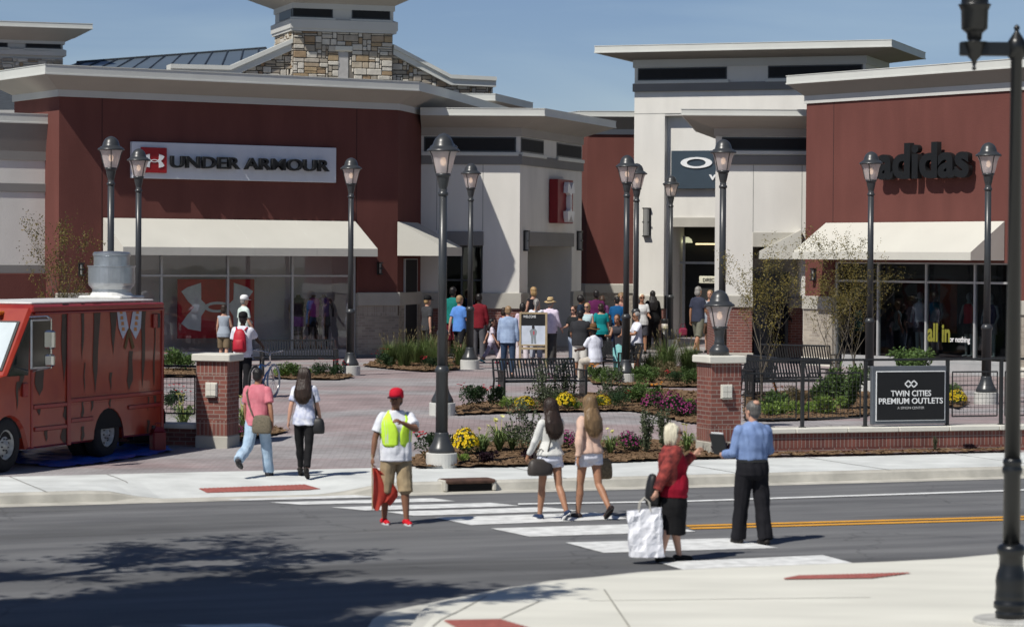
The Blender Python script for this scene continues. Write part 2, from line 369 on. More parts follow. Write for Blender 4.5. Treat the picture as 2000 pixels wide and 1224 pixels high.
# ---------------------------------------------------------------- ground, road, pavements
def asphalt():
    m, nt, b = newmat('asphalt'); lk = nt.links.new
    tc = N(nt, 'ShaderNodeTexCoord'); mp = N(nt, 'ShaderNodeMapping'); mp.inputs['Rotation'].default_value = (0, 0, -math.atan2(KD.y, KD.x)); lk(tc.outputs['Object'], mp.inputs[0])
    st = N(nt, 'ShaderNodeMapping'); st.inputs['Scale'].default_value = (.18, .9, 1); lk(mp.outputs[0], st.inputs[0])
    n1 = N(nt, 'ShaderNodeTexNoise'); n1.inputs['Scale'].default_value = 1.6; n1.inputs['Detail'].default_value = 7; n1.inputs['Roughness'].default_value = .6; lk(st.outputs[0], n1.inputs['Vector'])
    n2 = N(nt, 'ShaderNodeTexNoise'); n2.inputs['Scale'].default_value = 70; n2.inputs['Detail'].default_value = 2; lk(tc.outputs['Object'], n2.inputs['Vector'])
    cr = N(nt, 'ShaderNodeValToRGB'); e = cr.color_ramp.elements; e[0].position = .28; e[0].color = (.098, .10, .106, 1); e[1].position = .72; e[1].color = (.175, .178, .18, 1); lk(n1.outputs[0], cr.inputs[0])
    mr = N(nt, 'ShaderNodeMapRange'); mr.inputs[1].default_value = .3; mr.inputs[2].default_value = .7; mr.inputs[3].default_value = .8; mr.inputs[4].default_value = 1.2; lk(n2.outputs[0], mr.inputs[0])
    mu = N(nt, 'ShaderNodeMix', data_type='RGBA', blend_type='MULTIPLY'); mu.inputs[0].default_value = 1; lk(cr.outputs[0], mu.inputs[6]); lk(mr.outputs[0], mu.inputs[7])
    # worn tyre streaks and old damp stains
    n3 = N(nt, 'ShaderNodeTexNoise'); n3.inputs['Scale'].default_value = .45; n3.inputs['Detail'].default_value = 6; n3.inputs['Distortion'].default_value = .6; lk(st.outputs[0], n3.inputs['Vector'])
    m3 = N(nt, 'ShaderNodeMapRange'); m3.inputs[1].default_value = .52; m3.inputs[2].default_value = .66; m3.inputs[3].default_value = 1; m3.inputs[4].default_value = .62; lk(n3.outputs[0], m3.inputs[0])
    mu2 = N(nt, 'ShaderNodeMix', data_type='RGBA', blend_type='MULTIPLY'); mu2.inputs[0].default_value = 1; lk(mu.outputs[2], mu2.inputs[6]); lk(m3.outputs[0], mu2.inputs[7])
    # tyre polish, patched areas and hairline cracks
    s4 = N(nt, 'ShaderNodeMapping'); s4.inputs['Scale'].default_value = (.05, 1.5, 1); lk(mp.outputs[0], s4.inputs[0]); n4 = N(nt, 'ShaderNodeTexNoise'); n4.inputs['Scale'].default_value = 1.3; n4.inputs['Detail'].default_value = 5; lk(s4.outputs[0], n4.inputs['Vector'])
    m4 = N(nt, 'ShaderNodeMapRange'); m4.inputs[1].default_value = .35; m4.inputs[2].default_value = .65; m4.inputs[3].default_value = .92; m4.inputs[4].default_value = 1.08; lk(n4.outputs[0], m4.inputs[0])
    mu3 = N(nt, 'ShaderNodeMix', data_type='RGBA', blend_type='MULTIPLY'); mu3.inputs[0].default_value = 1; lk(mu2.outputs[2], mu3.inputs[6]); lk(m4.outputs[0], mu3.inputs[7])
    n6 = N(nt, 'ShaderNodeTexNoise'); n6.inputs['Scale'].default_value = 1.5; n6.inputs['Detail'].default_value = 4; lk(tc.outputs['Object'], n6.inputs['Vector']); va = N(nt, 'ShaderNodeVectorMath', operation='ADD'); lk(tc.outputs['Object'], va.inputs[0]); lk(n6.outputs['Color'], va.inputs[1])
    vo = N(nt, 'ShaderNodeTexVoronoi', feature='DISTANCE_TO_EDGE'); vo.inputs['Scale'].default_value = .22; lk(va.outputs[0], vo.inputs['Vector']); m5 = N(nt, 'ShaderNodeMapRange'); m5.inputs[1].default_value = .0; m5.inputs[2].default_value = .006; m5.inputs[3].default_value = .68; m5.inputs[4].default_value = 1; lk(vo.outputs['Distance'], m5.inputs[0])
    mu4 = N(nt, 'ShaderNodeMix', data_type='RGBA', blend_type='MULTIPLY'); mu4.inputs[0].default_value = 1; lk(mu3.outputs[2], mu4.inputs[6]); lk(m5.outputs[0], mu4.inputs[7])
    lk(mu4.outputs[2], b.inputs['Base Color']); b.inputs['Roughness'].default_value = .85; b.inputs['Specular IOR Level'].default_value = .25
    bp = N(nt, 'ShaderNodeBump'); bp.inputs['Strength'].default_value = .5; bp.inputs['Distance'].default_value = .01; lk(n2.outputs[0], bp.inputs['Height']); lk(bp.outputs[0], b.inputs['Normal'])
    return m
ASPH = asphalt()
WALK = mat('pale_pavement_concrete', (.565, .585, .57), .9, bump=.3, bscale=60, var=.15, scale=1.4, spec=.2, detail=8)
WALKN = mat('cream_pavement_concrete', (.62, .615, .55), .9, bump=.3, bscale=60, var=.10, scale=.8, spec=.2, detail=8, stretch=(.5, 1.6, 1))
KERB = mat('kerb_concrete', (.44, .425, .375), .9, bump=.3, bscale=60, var=.22, scale=2.2, spec=.2, detail=8)
PAINT = mat('road_paint_white', (.62, .63, .62), .8, var=.22, scale=5, bump=.3, bscale=80, detail=10)
YPAINT = mat('road_paint_yellow', (.62, .30, .03), .8, var=.12, scale=3)
DOME = mat('tactile_red', (.32, .10, .085), .85, var=.15, scale=12, bump=.8, bscale=60)
MULCH = mat('bark_mulch', (.10, .06, .034), .95, var=.5, scale=14, bump=1.0, bscale=45, col2=(.26, .17, .10), spec=.1, detail=6)
def paver():
    m = brickmat('plaza_paver', (.31, .292, .295), (.25, .232, .234), (.205, .19, .19), .2, .1, .008, var=.25, bump=.5)
    nt = m.node_tree; b = nt.nodes['Principled BSDF']; src = b.inputs['Base Color'].links[0].from_socket
    tc = N(nt, 'ShaderNodeTexCoord'); sp = N(nt, 'ShaderNodeMapping'); sp.inputs['Scale'].default_value = (.06, .32, 1); sp.inputs['Rotation'].default_value = (0, 0, -.37)
    nt.links.new(tc.outputs['Object'], sp.inputs[0]); n = N(nt, 'ShaderNodeTexNoise'); n.inputs['Scale'].default_value = 1.5; n.inputs['Detail'].default_value = 4; nt.links.new(sp.outputs[0], n.inputs['Vector'])
    cr = N(nt, 'ShaderNodeValToRGB'); e = cr.color_ramp.elements; e[0].position = .42; e[0].color = (1.08, .93, .92, 1); e[1].position = .56; e[1].color = (1.12, 1.14, 1.14, 1); nt.links.new(n.outputs[0], cr.inputs[0])
    mu = N(nt, 'ShaderNodeMix', data_type='RGBA', blend_type='MULTIPLY'); mu.inputs[0].default_value = 1; nt.links.new(src, mu.inputs[6]); nt.links.new(cr.outputs[0], mu.inputs[7]); nt.links.new(mu.outputs[2], b.inputs['Base Color'])
    return m
PAVER = paver()

g = MB(); g.quad((-900, -300, -.35), (900, -300, -.35), (900, 3500, -.35), (-900, 3500, -.35))
tag(g.build('ground', mat('dry_grass_ground', (.10, .11, .05), .95, var=.3, scale=.3)), kind='structure')
g = MB()
p = [xy(-60, .05), xy(60, .05)]
g.poly([(p[0].x, p[0].y, 0), (-60, -30, 0), (70, -30, 0), (p[1].x, p[1].y, 0)])
tag(g.build('road', ASPH), kind='structure')

# far kerb, gutter and pavement
def strip(mb, a0, a1, rows, da=.4):
    """rows: list of functions a -> (b, z)"""
    n = int((a1-a0)/da)+1; vs_ = []
    for i in range(n+1):
        a = a0 + (a1-a0)*i/n
        for r in rows:
            b, z = r(a); q = xy(a, b); vs_.append((q.x, q.y, z))
    m = len(rows)
    mb.add(vs_, [(i*m+k, (i+1)*m+k, (i+1)*m+k+1, i*m+k+1) for i in range(n) for k in range(m-1)])
g = MB(); strip(g, -40, 45, [lambda a: (0, .004), lambda a: (.44, .006)])
strip(g, -40, 45, [lambda a: (.44, .006), lambda a: (.47, max(.01, kerbz(a)*.8)), lambda a: (.50, kerbz(a)), lambda a: (.62, kerbz(a)+.001)])
tag(g.build('kerb', KERB, smooth=False), kind='structure')
g = MB(); strip(g, -40, 45, [lambda a, b=b: (b, kerbz(a) + (.15-kerbz(a))*ss(b, .6, 2.4) + .002) for b in (.62, 1.1, 1.6, 2.1, 2.6, 3.4)])
tag(g.build('pavement', WALK), kind='structure')
g = MB()   # joints cut across the pavement
for px, py in ((40, 940), (243, 940), (1010, 915), (1330, 905), (1650, 905), (1900, 892)):
    q = ground(px, py); a, b = ab(q.x, q.y)
    strip(g, a, a+.02, [lambda a, b=b: (b, kerbz(a) + (.15-kerbz(a))*ss(b, .6, 2.4) + .006) for b in (.5, .62, 1.1, 1.6, 2.1, 2.6, 3.4)], .05)
tag(g.build('pavement_joint', mat('joint_dark_line', (.16, .155, .14), .9)), kind='structure')  # joints drawn as darker strips of concrete tone

# the paved square, rising gently from the street
g = MB(); A0, A1, B0, B1, S = -32, 34, 3.4, 80, .5
na, nb = int((A1-A0)/S), int((B1-B0)/S)
vs_ = []
for i in range(na+1):
    for j in range(nb+1):
        q = xy(A0+i*S, B0+j*S); vs_.append((q.x, q.y, height(q.x, q.y)))
g.add(vs_, [(i*(nb+1)+j, (i+1)*(nb+1)+j, (i+1)*(nb+1)+j+1, i*(nb+1)+j+1) for i in range(na) for j in range(nb)])
tag(g.build('plaza_paving', PAVER), kind='structure')

# street corner on this side
outer = [(720,1224),(728,1210),(750,1197),(800,1185),(850,1176),(900,1165),(950,1155),(1000,1147),(1050,1142),(1100,1137),(1200,1127),(1350,1118),(1550,1111),(1690,1106),(1800,1100),(1900,1090),(1950,1084)]
O = [ground(*p).to_2d() for p in outer]
O = [Vector((-1.9, -20)), Vector((-1.75, 18)), Vector((-1.6, 23.5))] + O + [O[-1] + KD*2, O[-1] + KD*30]
def offs(P, d):
    r = []
    for i, p in enumerate(P):
        t = (P[min(i+1, len(P)-1)] - P[max(i-1, 0)]).normalized(); r.append(p + Vector((t.y, -t.x))*d)
    return r
I1, I2, I3 = offs(O, .42), offs(O, .50), offs(O, .64)
g = MB(); n = len(O)
vs_ = [(p.x, p.y, z) for P, z in ((O, .004), (I1, .008), (I2, .11), (I3, .12)) for p in P]
g.add(vs_, [(k*n+i, (k+1)*n+i, (k+1)*n+i+1, k*n+i+1) for k in range(3) for i in range(n-1)])
tag(g.build('kerb', mat('pale_gutter_concrete', (.50, .495, .45), .9, bump=.3, bscale=60, var=.08, scale=3, spec=.2)), kind='structure')
g = MB(); J = [I3[-1], Vector((45, -20))]
g.poly([(p.x, p.y, .121) for p in reversed(I3 + J[1:])])
tag(g.build('pavement', WALKN), kind='structure')
g = MB()
def gline(mb, pts, w, z, hz=None):
    Q = [at_z(px, py, z) for px, py in pts]
    for p0, p1 in zip(Q, Q[1:]):
        d = (p1-p0).to_2d().normalized(); nn = Vector((-d.y, d.x))*w/2
        mb.quad((p0.x-nn.x, p0.y-nn.y, z), (p1.x-nn.x, p1.y-nn.y, z), (p1.x+nn.x, p1.y+nn.y, z), (p0.x+nn.x, p0.y+nn.y, z))
def at_z(px, py, z):
    r = ray(px, py); t = (z-HC)/r.z; return Vector((r.x*t, r.y*t, z))
for pts in (((845,1222),(862,1208),(900,1190),(950,1163)), ((980,1206),(1055,1172)), ((1230,1224),(1180,1150)), ((1150,1172),(1700,1165))):
    gline(g, pts, .018, .126)
tag(g.build('pavement_joint', mat('joint_dark_line2', (.27, .265, .23), .9)), kind='structure')  # scored joints, a tone darker than the slab

# road markings
def pxpoly(mb, pts, z):
    mb.poly([at_z(px, py, z) for px, py in pts])
g = MB()
for q in (((1286,1097),(1346,1115),(1695,1106),(1607,1083)), ((1104,1058.5),(1179,1078.5),(1520,1069),(1422,1050)), ((959,1031),(1034,1047),(1359,1037),(1290,1021)),
          ((849,1010),(920,1024.5),(1229,1012),(1163,1000)), ((753,998.5),(809,1006.5),(1130,996.5),(1065,989.5)), ((647,989.8),(713,996),(1016,987),(959,981)),
          ((527,980.4),(587,984.6),(890,978),(845,972)), ((437,974.5),(473,976.6),(752,970),(690,966)),
          ((340,1220),(460,1232),(600,1230),(520,1217))):
    pxpoly(g, q, .008)
pxpoly(g, ((1012,982),(1012,984.6),(1330,979.5),(1960,959),(2600,935),(2600,932),(1960,956),(1330,976.8)), .010)
tag(g.build('crosswalk_paint', PAINT), kind='structure')
g = MB()
pxpoly(g, ((1338,1024.5),(1343,1027.3),(1965,1010.2),(2600,990),(2600,987),(1965,1007.3)), .010)
pxpoly(g, ((1345,1029.5),(1352,1032.3),(1965,1015.4),(2600,996),(2600,993),(1965,1012.4)), .010)
tag(g.build('centre_line_paint', YPAINT), kind='structure')
def tactile(pts, zz, label):
    P = [Vector(p) for p in pts]
    root = empty('tactile_paving', P[0], 0, label, 'tactile paving')
    g = MB(); top = [p - P[0] for p in P]
    g.poly([(p.x, p.y, p.z + .008) for p in top]); g.build('panel', DOME, root)
    g = MB()
    for i in range(26):
        for j in range(9):
            s, t = (i+.5)/26, (j+.5)/9
            c = (top[0]*(1-s) + top[3]*s)*(1-t) + (top[1]*(1-s) + top[2]*s)*t
            g.rings([[(c.x+r*math.cos(k*1.05), c.y+r*math.sin(k*1.05), c.z+z) for k in range(6)] for r, z in ((.03, .008), (.018, .016))])
    g.build('dome_grid', DOME, root)
tp = [ground(*p) for p in ((388,955),(404,963),(628,956.5),(596,947.5))]
tactile(tp, 0, 'red bumpy tactile panel in the pavement where the striped crossing meets the paved square')
tp = [at_z(*p, .124) for p in ((868,1212),(905,1232),(1050,1232),(975,1210))]
tactile(tp, 0, 'red bumpy tactile panel at the rounded street corner beside the curved kerb')
tp = [at_z(*p, .124) for p in ((1560,1125),(1530,1131),(1700,1129),(1780,1119))]
tactile(tp, 0, 'red bumpy tactile strip in the cream pavement at the end of the striped crossing')

# storm drain let into the kerb
q0 = ground(861, 956); q1 = ground(965, 956); a0 = ab(q0.x, q0.y)[0]; a1 = ab(q1.x, q1.y)[0]
org = xy(a0, .40); root = empty('storm_drain', (org.x, org.y, 0), math.atan2(KD.y, KD.x), 'rusty framed storm drain opening let into the kerb beyond the crossing', 'storm drain')
w = a1-a0; RUST = mat('rusted_cast_iron', (.085, .045, .032), .8, var=.4, scale=8, bump=.4)
g = MB(); g.bbox(0, -.02, .005, .07, .3, .185, .02); g.bbox(w-.07, -.02, .005, w, .3, .185, .02); g.build('side_cheek', KERB, root)
g = MB(); g.bbox(.02, -.03, .125, w-.02, .35, .19, .02); g.build('lip', RUST, root)
g = MB(); g.box(.07, .02, .006, w-.07, .04, .13); g.build('opening', mat('painted_drain_shade', (.004, .004, .004), .9), root)  # solid near-black slab; its colour stands in for the shade inside the drain

# planting beds
def inside(x, y, P):
    c = False; j = len(P)-1
    for i in range(len(P)):
        if (P[i][1] > y) != (P[j][1] > y) and x < (P[j][0]-P[i][0])*(y-P[i][1])/(P[j][1]-P[i][1]) + P[i][0]: c = not c
        j = i
    return c
def bed(pts, step=.09, lift=.05):
    P = [ground(*p).to_2d() for p in pts]
    x0, x1, y0, y1 = min(p.x for p in P), max(p.x for p in P), min(p.y for p in P), max(p.y for p in P)
    g = MB(); idx = {}; vs_ = []; fs = []
    def vid(i, j):
        if (i, j) not in idx:
            x, y = x0+i*step, y0+j*step; e = noise.noise(Vector((x*3, y*3, 1)))
            idx[(i, j)] = len(vs_); vs_.append((x+e*.03, y+noise.noise(Vector((x*3, y*3, 9)))*.03, height(x, y)+lift+.035*noise.noise(Vector((x*5, y*5, 0)))))
        return idx[(i, j)]
    for i in range(int((x1-x0)/step)+1):
        for j in range(int((y1-y0)/step)+1):
            if inside(x0+(i+.5)*step, y0+(j+.5)*step, P): fs.append((vid(i, j), vid(i+1, j), vid(i+1, j+1), vid(i, j+1)))
    g.add(vs_, fs)
    # loose bark chips on top
    rnd = random.Random(5)
    for _ in range(min(2600, int(len(fs)*.8))):
        f = rnd.choice(fs); v = vs_[f[0]]; c = Vector((v[0]+rnd.random()*step, v[1]+rnd.random()*step, v[2]+.012)); d = Vector((rnd.uniform(-1,1), rnd.uniform(-1,1), rnd.uniform(-.4,.5)))*.035; e = Vector((-d.y, d.x, rnd.uniform(-.01,.02)))*.4
        g.quad(c-d-e, c+d-e, c+d+e, c-d+e)
    return tag(g.build('mulch_bed', MULCH, uv=False), kind='structure')
bed([(812,916),(800,908),(812,893),(870,872),(1000,864),(1200,862),(1362,866),(1385,889),(1460,889.5),(1700,885),(1990,879),(1990,883),(1700,890.5),(1500,894),(1362,898),(1200,905),(1000,913)], .07)
bed([(886,800),(893,812),(1020,807),(1170,805),(1225,804),(1265,811),(1320,823),(1372,829),(1372,770),(1290,762),(1190,768),(1100,775),(1000,786),(920,790)], .08)
bed([(1142,742),(1160,752),(1250,756),(1372,758),(1372,722),(1300,716),(1240,722),(1160,732)], .1)
bed([(708,716),(760,722),(830,727),(890,724),(918,712),(900,702),(820,700),(740,703)], .1)
bed([(530,738),(560,742),(660,743),(690,738),(680,730),(560,727)], .1)
bed([(462,866),(500,858),(562,846),(545,838),(500,832),(462,836)], .07)
bed([(300,738),(385,738),(385,722),(300,722)], .12)
bed([(1453,822),(1500,824),(1600,821),(1690,815),(1725,806),(1740,780),(1690,768),(1600,766),(1453,770)], .09)
bed([(1848,796),(1872,800),(1892,790),(1880,775),(1852,772)], .08)
# ---------------------------------------------------------------- buildings
def cornice(root, path, zt, o, trimh, fasch, rise, mats=(TRIM, SOFF, COPING), drip=True):
    """zt = top of coping. trim band on the wall, flared soffit, deep metal coping"""
    zf = zt - fasch; z1 = zf - rise; z0 = z1 - trimh
    g = MB(); g.sweep(path, [(0, z0), (.05, z0), (.05, z1)]); g.build('cornice_trim', mats[0], root)
    g = MB(); g.sweep(path, [(.05, z1), (o-.02, zf-.0)]); g.build('soffit', mats[1], root)
    g = MB(); g.sweep(path, [(o-.06, zf), (o, zf-.01), (o, zf+.03), (o-.015, zf+.035), (o-.015, zt-.02), (o, zt-.02), (o, zt), (-.4, zt+.02)]); g.build('coping', mats[2], root)
    g = MB(); g.poly([(p[0], p[1], zt-.3) for p in path]); g.build('roof', mat('roof_membrane', (.3, .3, .3), .9), root)
def logo(mb, cx, cz, s, y, d, rot=False):
    """interlocking arcs: four horns and a lens-shaped ring; s = half width"""
    k = s/240.0
    q = [(-110,147),(-200,120),(-240,95),(-195,35),(-152,0),(-195,-40),(-240,-97),(-195,-130),(-110,-145),(-108,-55),(-80,-15),(-80,20),(-108,45)]
    T = (lambda x, z: (cx+z*k, cz+x*k)) if rot else (lambda x, z: (cx+x*k, cz+z*k))
    mb.prism([T(x, z) for x, z in reversed(q)], y, y-d); mb.prism([T(-x, z) for x, z in q], y, y-d)
    n = 20; o = [T(88*math.cos(2*math.pi*i/n), 33*math.sin(2*math.pi*i/n)) for i in range(n)]; i_ = [T(62*math.cos(2*math.pi*i/n), 17*math.sin(2*math.pi*i/n)) for i in range(n)]
    for i in range(n):
        j = (i+1) % n
        mb.quad((o[i][0], y-d, o[i][1]), (o[j][0], y-d, o[j][1]), (i_[j][0], y-d, i_[j][1]), (i_[i][0], y-d, i_[i][1]))
        mb.quad((o[i][0], y, o[i][1]), (o[j][0], y, o[j][1]), (o[j][0], y-d, o[j][1]), (o[i][0], y-d, o[i][1]))
        mb.quad((i_[i][0], y, i_[i][1]), (i_[j][0], y, i_[j][1]), (i_[j][0], y-d, i_[j][1]), (i_[i][0], y-d, i_[i][1]))
def shopwindow(root, u0, u1, z0, z1, muls, trans, y=.12, fw=.06, glass=None, frame=None):
    w = MB(); w.bbox(u0, y-.05, z0, u0+fw, y+.07, z1, .008); w.bbox(u1-fw, y-.05, z0, u1, y+.07, z1, .008)
    w.bbox(u0+fw, y-.05, z1-fw, u1-fw, y+.07, z1, .008); w.bbox(u0+fw, y-.05, z0, u1-fw, y+.07, z0+fw*1.6, .008)
    for u in muls: w.bbox(u-fw/2, y-.06, z0+fw*1.6, u+fw/2, y+.06, z1-fw, .008)
    for z in trans: w.bbox(u0+fw, y-.045, z-fw/2, u1-fw, y+.055, z+fw/2, .008)
    f = w.build('window', frame or ALU, root)
    p = MB(); xs = [u0+fw] + list(muls) + [u1-fw]
    zs = [z0+fw*1.6] + list(trans) + [z1-fw]
    for a, b in zip(xs, xs[1:]):
        for c, d in zip(zs, zs[1:]): p.quad((a, y, c), (b, y, c), (b, y, d), (a, y, d))
    p.build('pane', glass or GLASS, f)
    return f
def clere(root, u0, u1, z0, z1, frames=(), y=0.0, sill=True, M=None):
    """a long dark window strip with pale sill"""
    g = MB(); g.box(u0, y-.02, z0, u1, y+.05, z1, M); a = g.build('window', DALU, root)
    g = MB(); g.box(u0+.04, y-.025, z0+.04, u1-.04, y-.021, z1-.04, M); g.build('pane', mat('dark_strip_glass', (.012, .013, .015), .08, spec=.5, var=.3, scale=1), a)
    if sill:
        g = MB(); g.bbox(u0-.08, y-.10, z0-.12, u1+.08, y-.003, z0-.01, .01, M); g.build('sill', COPING, root)
def sconce(fr, u, z, h, label, y=-.0, twin=False, root_name='wall_lamp'):
    P = fr.w(u, y); r = empty(root_name, (P.x, P.y, z), math.atan2(fr.d.y, fr.d.x), label, 'wall lamp')
    w = h*.24
    g = MB(); g.bbox(-w/2-.02, -.03, -h/2, w/2+.02, 0, h/2, .005); g.build('back_plate', BLACK, r)
    g = MB()
    for zc in (-h/2, h/2-.04): g.bbox(-w/2-.015, -.16, zc, w/2+.015, -.03, zc+.04, .004)
    g.bbox(-.012, -.165, -h/2+.04, .012, -.15, h/2-.04, .003); g.bbox(-w/2-.015, -.165, -.02, w/2+.015, -.13, .02, .004)
    g.build('cage', BLACK, r)
    g = MB(); g.lathe([(w*.42, -h/2+.04), (w*.42, h/2-.04)], 12, Matrix.Translation((0, -.09, 0))); g.build('glass_tube', emitmat('warm_opal_glass', (.22, .22, .21), .03), r)

# --- red brick-and-stucco store with the sportswear sign
UA = Fr(693, 76.0, .843, .538)
L_ = lambda px, py, off=0: UA.loc(px, py, off)
ua = UA.root('store_building', 'large dark red store with cream awning and white sportswear sign panel', 'store building')
uA = UA.u(115, 0, 450); uB = UA.u(777, 0, 400)
B = UA.w(uB); CH = Vector((.208, .978)); C = B + CH*2.75
foot = [(uA, 0), (uB, 0), tuple(UA.l(C)), tuple(UA.l(C + CH*9)), (uA, 3.15)]
z_tr0 = L_(115, 187)[1]; z_tr1 = L_(115, 176)[1]; zcf = 8.33; zct = 8.60
cornice(ua, foot, zct, .70, .18, .26, zcf-z_tr1, (TRIM, SOFF, COPING))
zbrick_t = L_(740, 597)[1]; zsill_t = L_(740, 571)[1]; zbrick_b = L_(740, 685)[1]
w0, w1 = L_(212, 600)[0], L_(697, 600)[0]; wz0, wz1 = L_(500, 692)[1], L_(500, 499)[1]
g = MB(); g.wall(uA, uB, zsill_t-.02, z_tr0+.02, [(w0, w1, zsill_t-.02, wz1)], .3); g.wall(w0-.0, w1+.0, wz1, wz1+.01)
def poly_wall(g, pts, z0, z1, off=0.0):
    for a, b in zip(pts, pts[1:]): g.quad((a[0], a[1], z0), (b[0], b[1], z0), (b[0], b[1], z1), (a[0], a[1], z1))
poly_wall(g, [foot[1], foot[2], foot[3], foot[4], foot[0]], 0.3, z_tr0+.02)
wl = g.build('wall', RED, ua)
g = MB(); JT = mat('stucco_joint', (.05, .02, .018), .9)
for px in (199, 696): g.box(L_(px, 400)[0]-.012, -.004, wz1, L_(px, 400)[0]+.012, .002, z_tr0)
g.build('expansion_joint', JT, ua)
g = MB()
for a, b in ((w1, uB), (uA, w0)): g = MB(); g.wall(a, b, zbrick_t-.28, zbrick_t, [], .1, -.03); g.build('brick_soldier_course', TBRICKV, ua)
g = MB(); g.wall(uA-.03, w0, .2, zbrick_t-.28, [], .1, -.03); g.build('brick_base', TBRICK, ua)
g = MB(); g.wall(w1, uB+.03, .2, zbrick_t-.28, [], .1, -.03)
g.quad((uB+.03, -.03, .2), (foot[2][0]+.03, foot[2][1], .2), (foot[2][0]+.03, foot[2][1], zbrick_t), (uB+.03, -.03, zbrick_t))
g.quad((w1, -.03, .2), (w1, .3, .2), (w1, .3, zbrick_t), (w1, -.03, zbrick_t))
g.build('brick_base', TBRICK, ua)
g = MB()
g.bbox(w1, -.08, zbrick_t, uB+.06, .1, zsill_t, .015); g.bbox(uA-.06, -.08, zbrick_t, w0, .1, zsill_t, .015)
M_ch = Matrix.Translation((foot[1][0], foot[1][1], 0)) @ Matrix.Rotation(math.atan2(foot[2][1], foot[2][0]-foot[1][0]), 4, 'Z')
g.bbox(.0, -.06, zbrick_t, 2.7, .05, zsill_t, .015, M_ch)
g.build_each('stone_band', TAN, ua)
g = MB(); g.bbox(w1, -.1, .3, uB+.08, .05, zbrick_b-.1, .02); g.bbox(uA-.1, -.1, .3, w0, .05, zbrick_b-.1, .02); g.build('base_course', mat('base_stone', (.2, .2, .19), .9, bump=.3), ua)
zt_ = L_(500, 538.5)[1]
shopwindow(ua, w0, w1, wz0, wz1+.05, [L_(px, 600)[0] for px in (318, 448, 574)], [zt_])
g = MB(); g.box(w0, .05, .4, w1, .35, wz0); g.build('window_sill', ALU, ua)
# display space behind the glass
g = MB(); yb = 1.5
g.quad((w0, yb, .5), (w1, yb, .5), (w1, yb, wz1+.05), (w0, yb, wz1+.05)); g.quad((w0, .3, wz1+.05), (w0, yb, wz1+.05), (w1, yb, wz1+.05), (w1, .3, wz1+.05))
g.quad((w0, .3, .5), (w0, yb, .5), (w0, yb, wz1), (w0, .3, wz1)); g.quad((w1, .3, .5), (w1, .3, wz1), (w1, yb, wz1), (w1, yb, .5)); g.quad((w0, .3, wz0-.02), (w1, .3, wz0-.02), (w1, yb, wz0-.02), (w0, yb, wz0-.02))
g.build('display_backdrop', mat('display_backdrop', (.72, .66, .66), .9, var=.03), ua)
# red window graphic with pale emblem
g = MB(); pu0, pz0 = L_(347, 661, .5); pu1, pz1 = L_(497, 545, .5); g.bbox(pu0, .5, pz0, pu1, .54, pz1, .005)
pr = g.build('window_poster', mat('bright_red_poster', (.55, .015, .03), .6), ua)
g = MB(); lu0, lz0 = L_(354, 600, .49); lu1, _ = L_(494, 600, .49); logo(g, (lu0+lu1)/2, lz0, (lu1-lu0)/2, .495, .01); g.build('poster_emblem', mat('pale_emblem', (.8, .82, .8), .6), pr)
def mannequin(fr, px, py, y, label, top, bottom, skin=(.06, .05, .05), headless=True, zf=None, h=1.7):
    u, z = fr.loc(px, py, y); P = fr.w(u, y); z = zf if zf is not None else z
    r = empty('mannequin', (P.x, P.y, z), math.atan2(fr.d.y, fr.d.x), label, 'mannequin', None)
    MS = mat('mannequin_skin_%d' % int(skin[0]*1000), skin, .5)
    g = MB(); s = h/1.7
    for sx in (-1, 1):
        g.seg((sx*.09*s, 0, .85*s), (sx*.1*s, .02, .08*s), .075*s, .04*s); g.seg((sx*.2*s, 0, 1.35*s), (sx*.28*s, -.02, 1.1*s), .042*s, .035*s); g.seg((sx*.28*s, -.02, 1.1*s), (sx*.24*s, -.1, .9*s), .035*s, .025*s); g.seg((sx*.1*s, .02, .04*s), (sx*.1*s, -.12, .03*s), .04*s, .03*s)
    g.rings([[(w*s*math.cos(2*math.pi*i/14), d*s*math.sin(2*math.pi*i/14), zz*s) for i in range(14)] for zz, w, d in ((.8, .13, .1), (.92, .165, .11), (1.08, .13, .09), (1.28, .17, .11), (1.38, .18, .09), (1.43, .08, .06), (1.5, .05, .05))])
    if not headless: g.ell((0, 0, 1.6*s), .075*s, .095*s, .11*s)
    g.build('figure', MS, r, smooth=True)
    g = MB(); g.rings([[(w*s*math.cos(2*math.pi*i/14), d*s*math.sin(2*math.pi*i/14), zz*s) for i in range(14)] for zz, w, d in ((.88, .18, .125), (1.08, .15, .105), (1.28, .185, .125), (1.38, .17, .10), (1.42, .1, .07))]); g.build('vest_top', mat('cloth_%d_%d_%d' % tuple(int(c*99) for c in top), top, .8), r, smooth=True)
    g = MB(); g.rings([[(w*s*math.cos(2*math.pi*i/14), d*s*math.sin(2*math.pi*i/14), zz*s) for i in range(14)] for zz, w, d in ((.62, .21, .13), (.85, .19, .13), (.98, .16, .11))]); g.build('shorts', mat('cloth_%d_%d_%d' % tuple(int(c*99) for c in bottom), bottom, .8), r, smooth=True)
mannequin(UA, 582, 690, 1.0, 'dark headless mannequin in purple shorts behind the store glass', (.06, .04, .06), (.25, .03, .3), (.07, .05, .045), zf=wz0+.1, h=1.75)
mannequin(UA, 612, 690, .75, 'headless mannequin in magenta vest and black shorts behind the store glass', (.35, .04, .25), (.02, .02, .03), (.07, .05, .045), zf=wz0+.1, h=1.75)
mannequin(UA, 632, 690, 1.15, 'headless mannequin in violet top deepest in the store window', (.14, .05, .25), (.05, .05, .06), (.07, .05, .045), zf=wz0+.1, h=1.75)
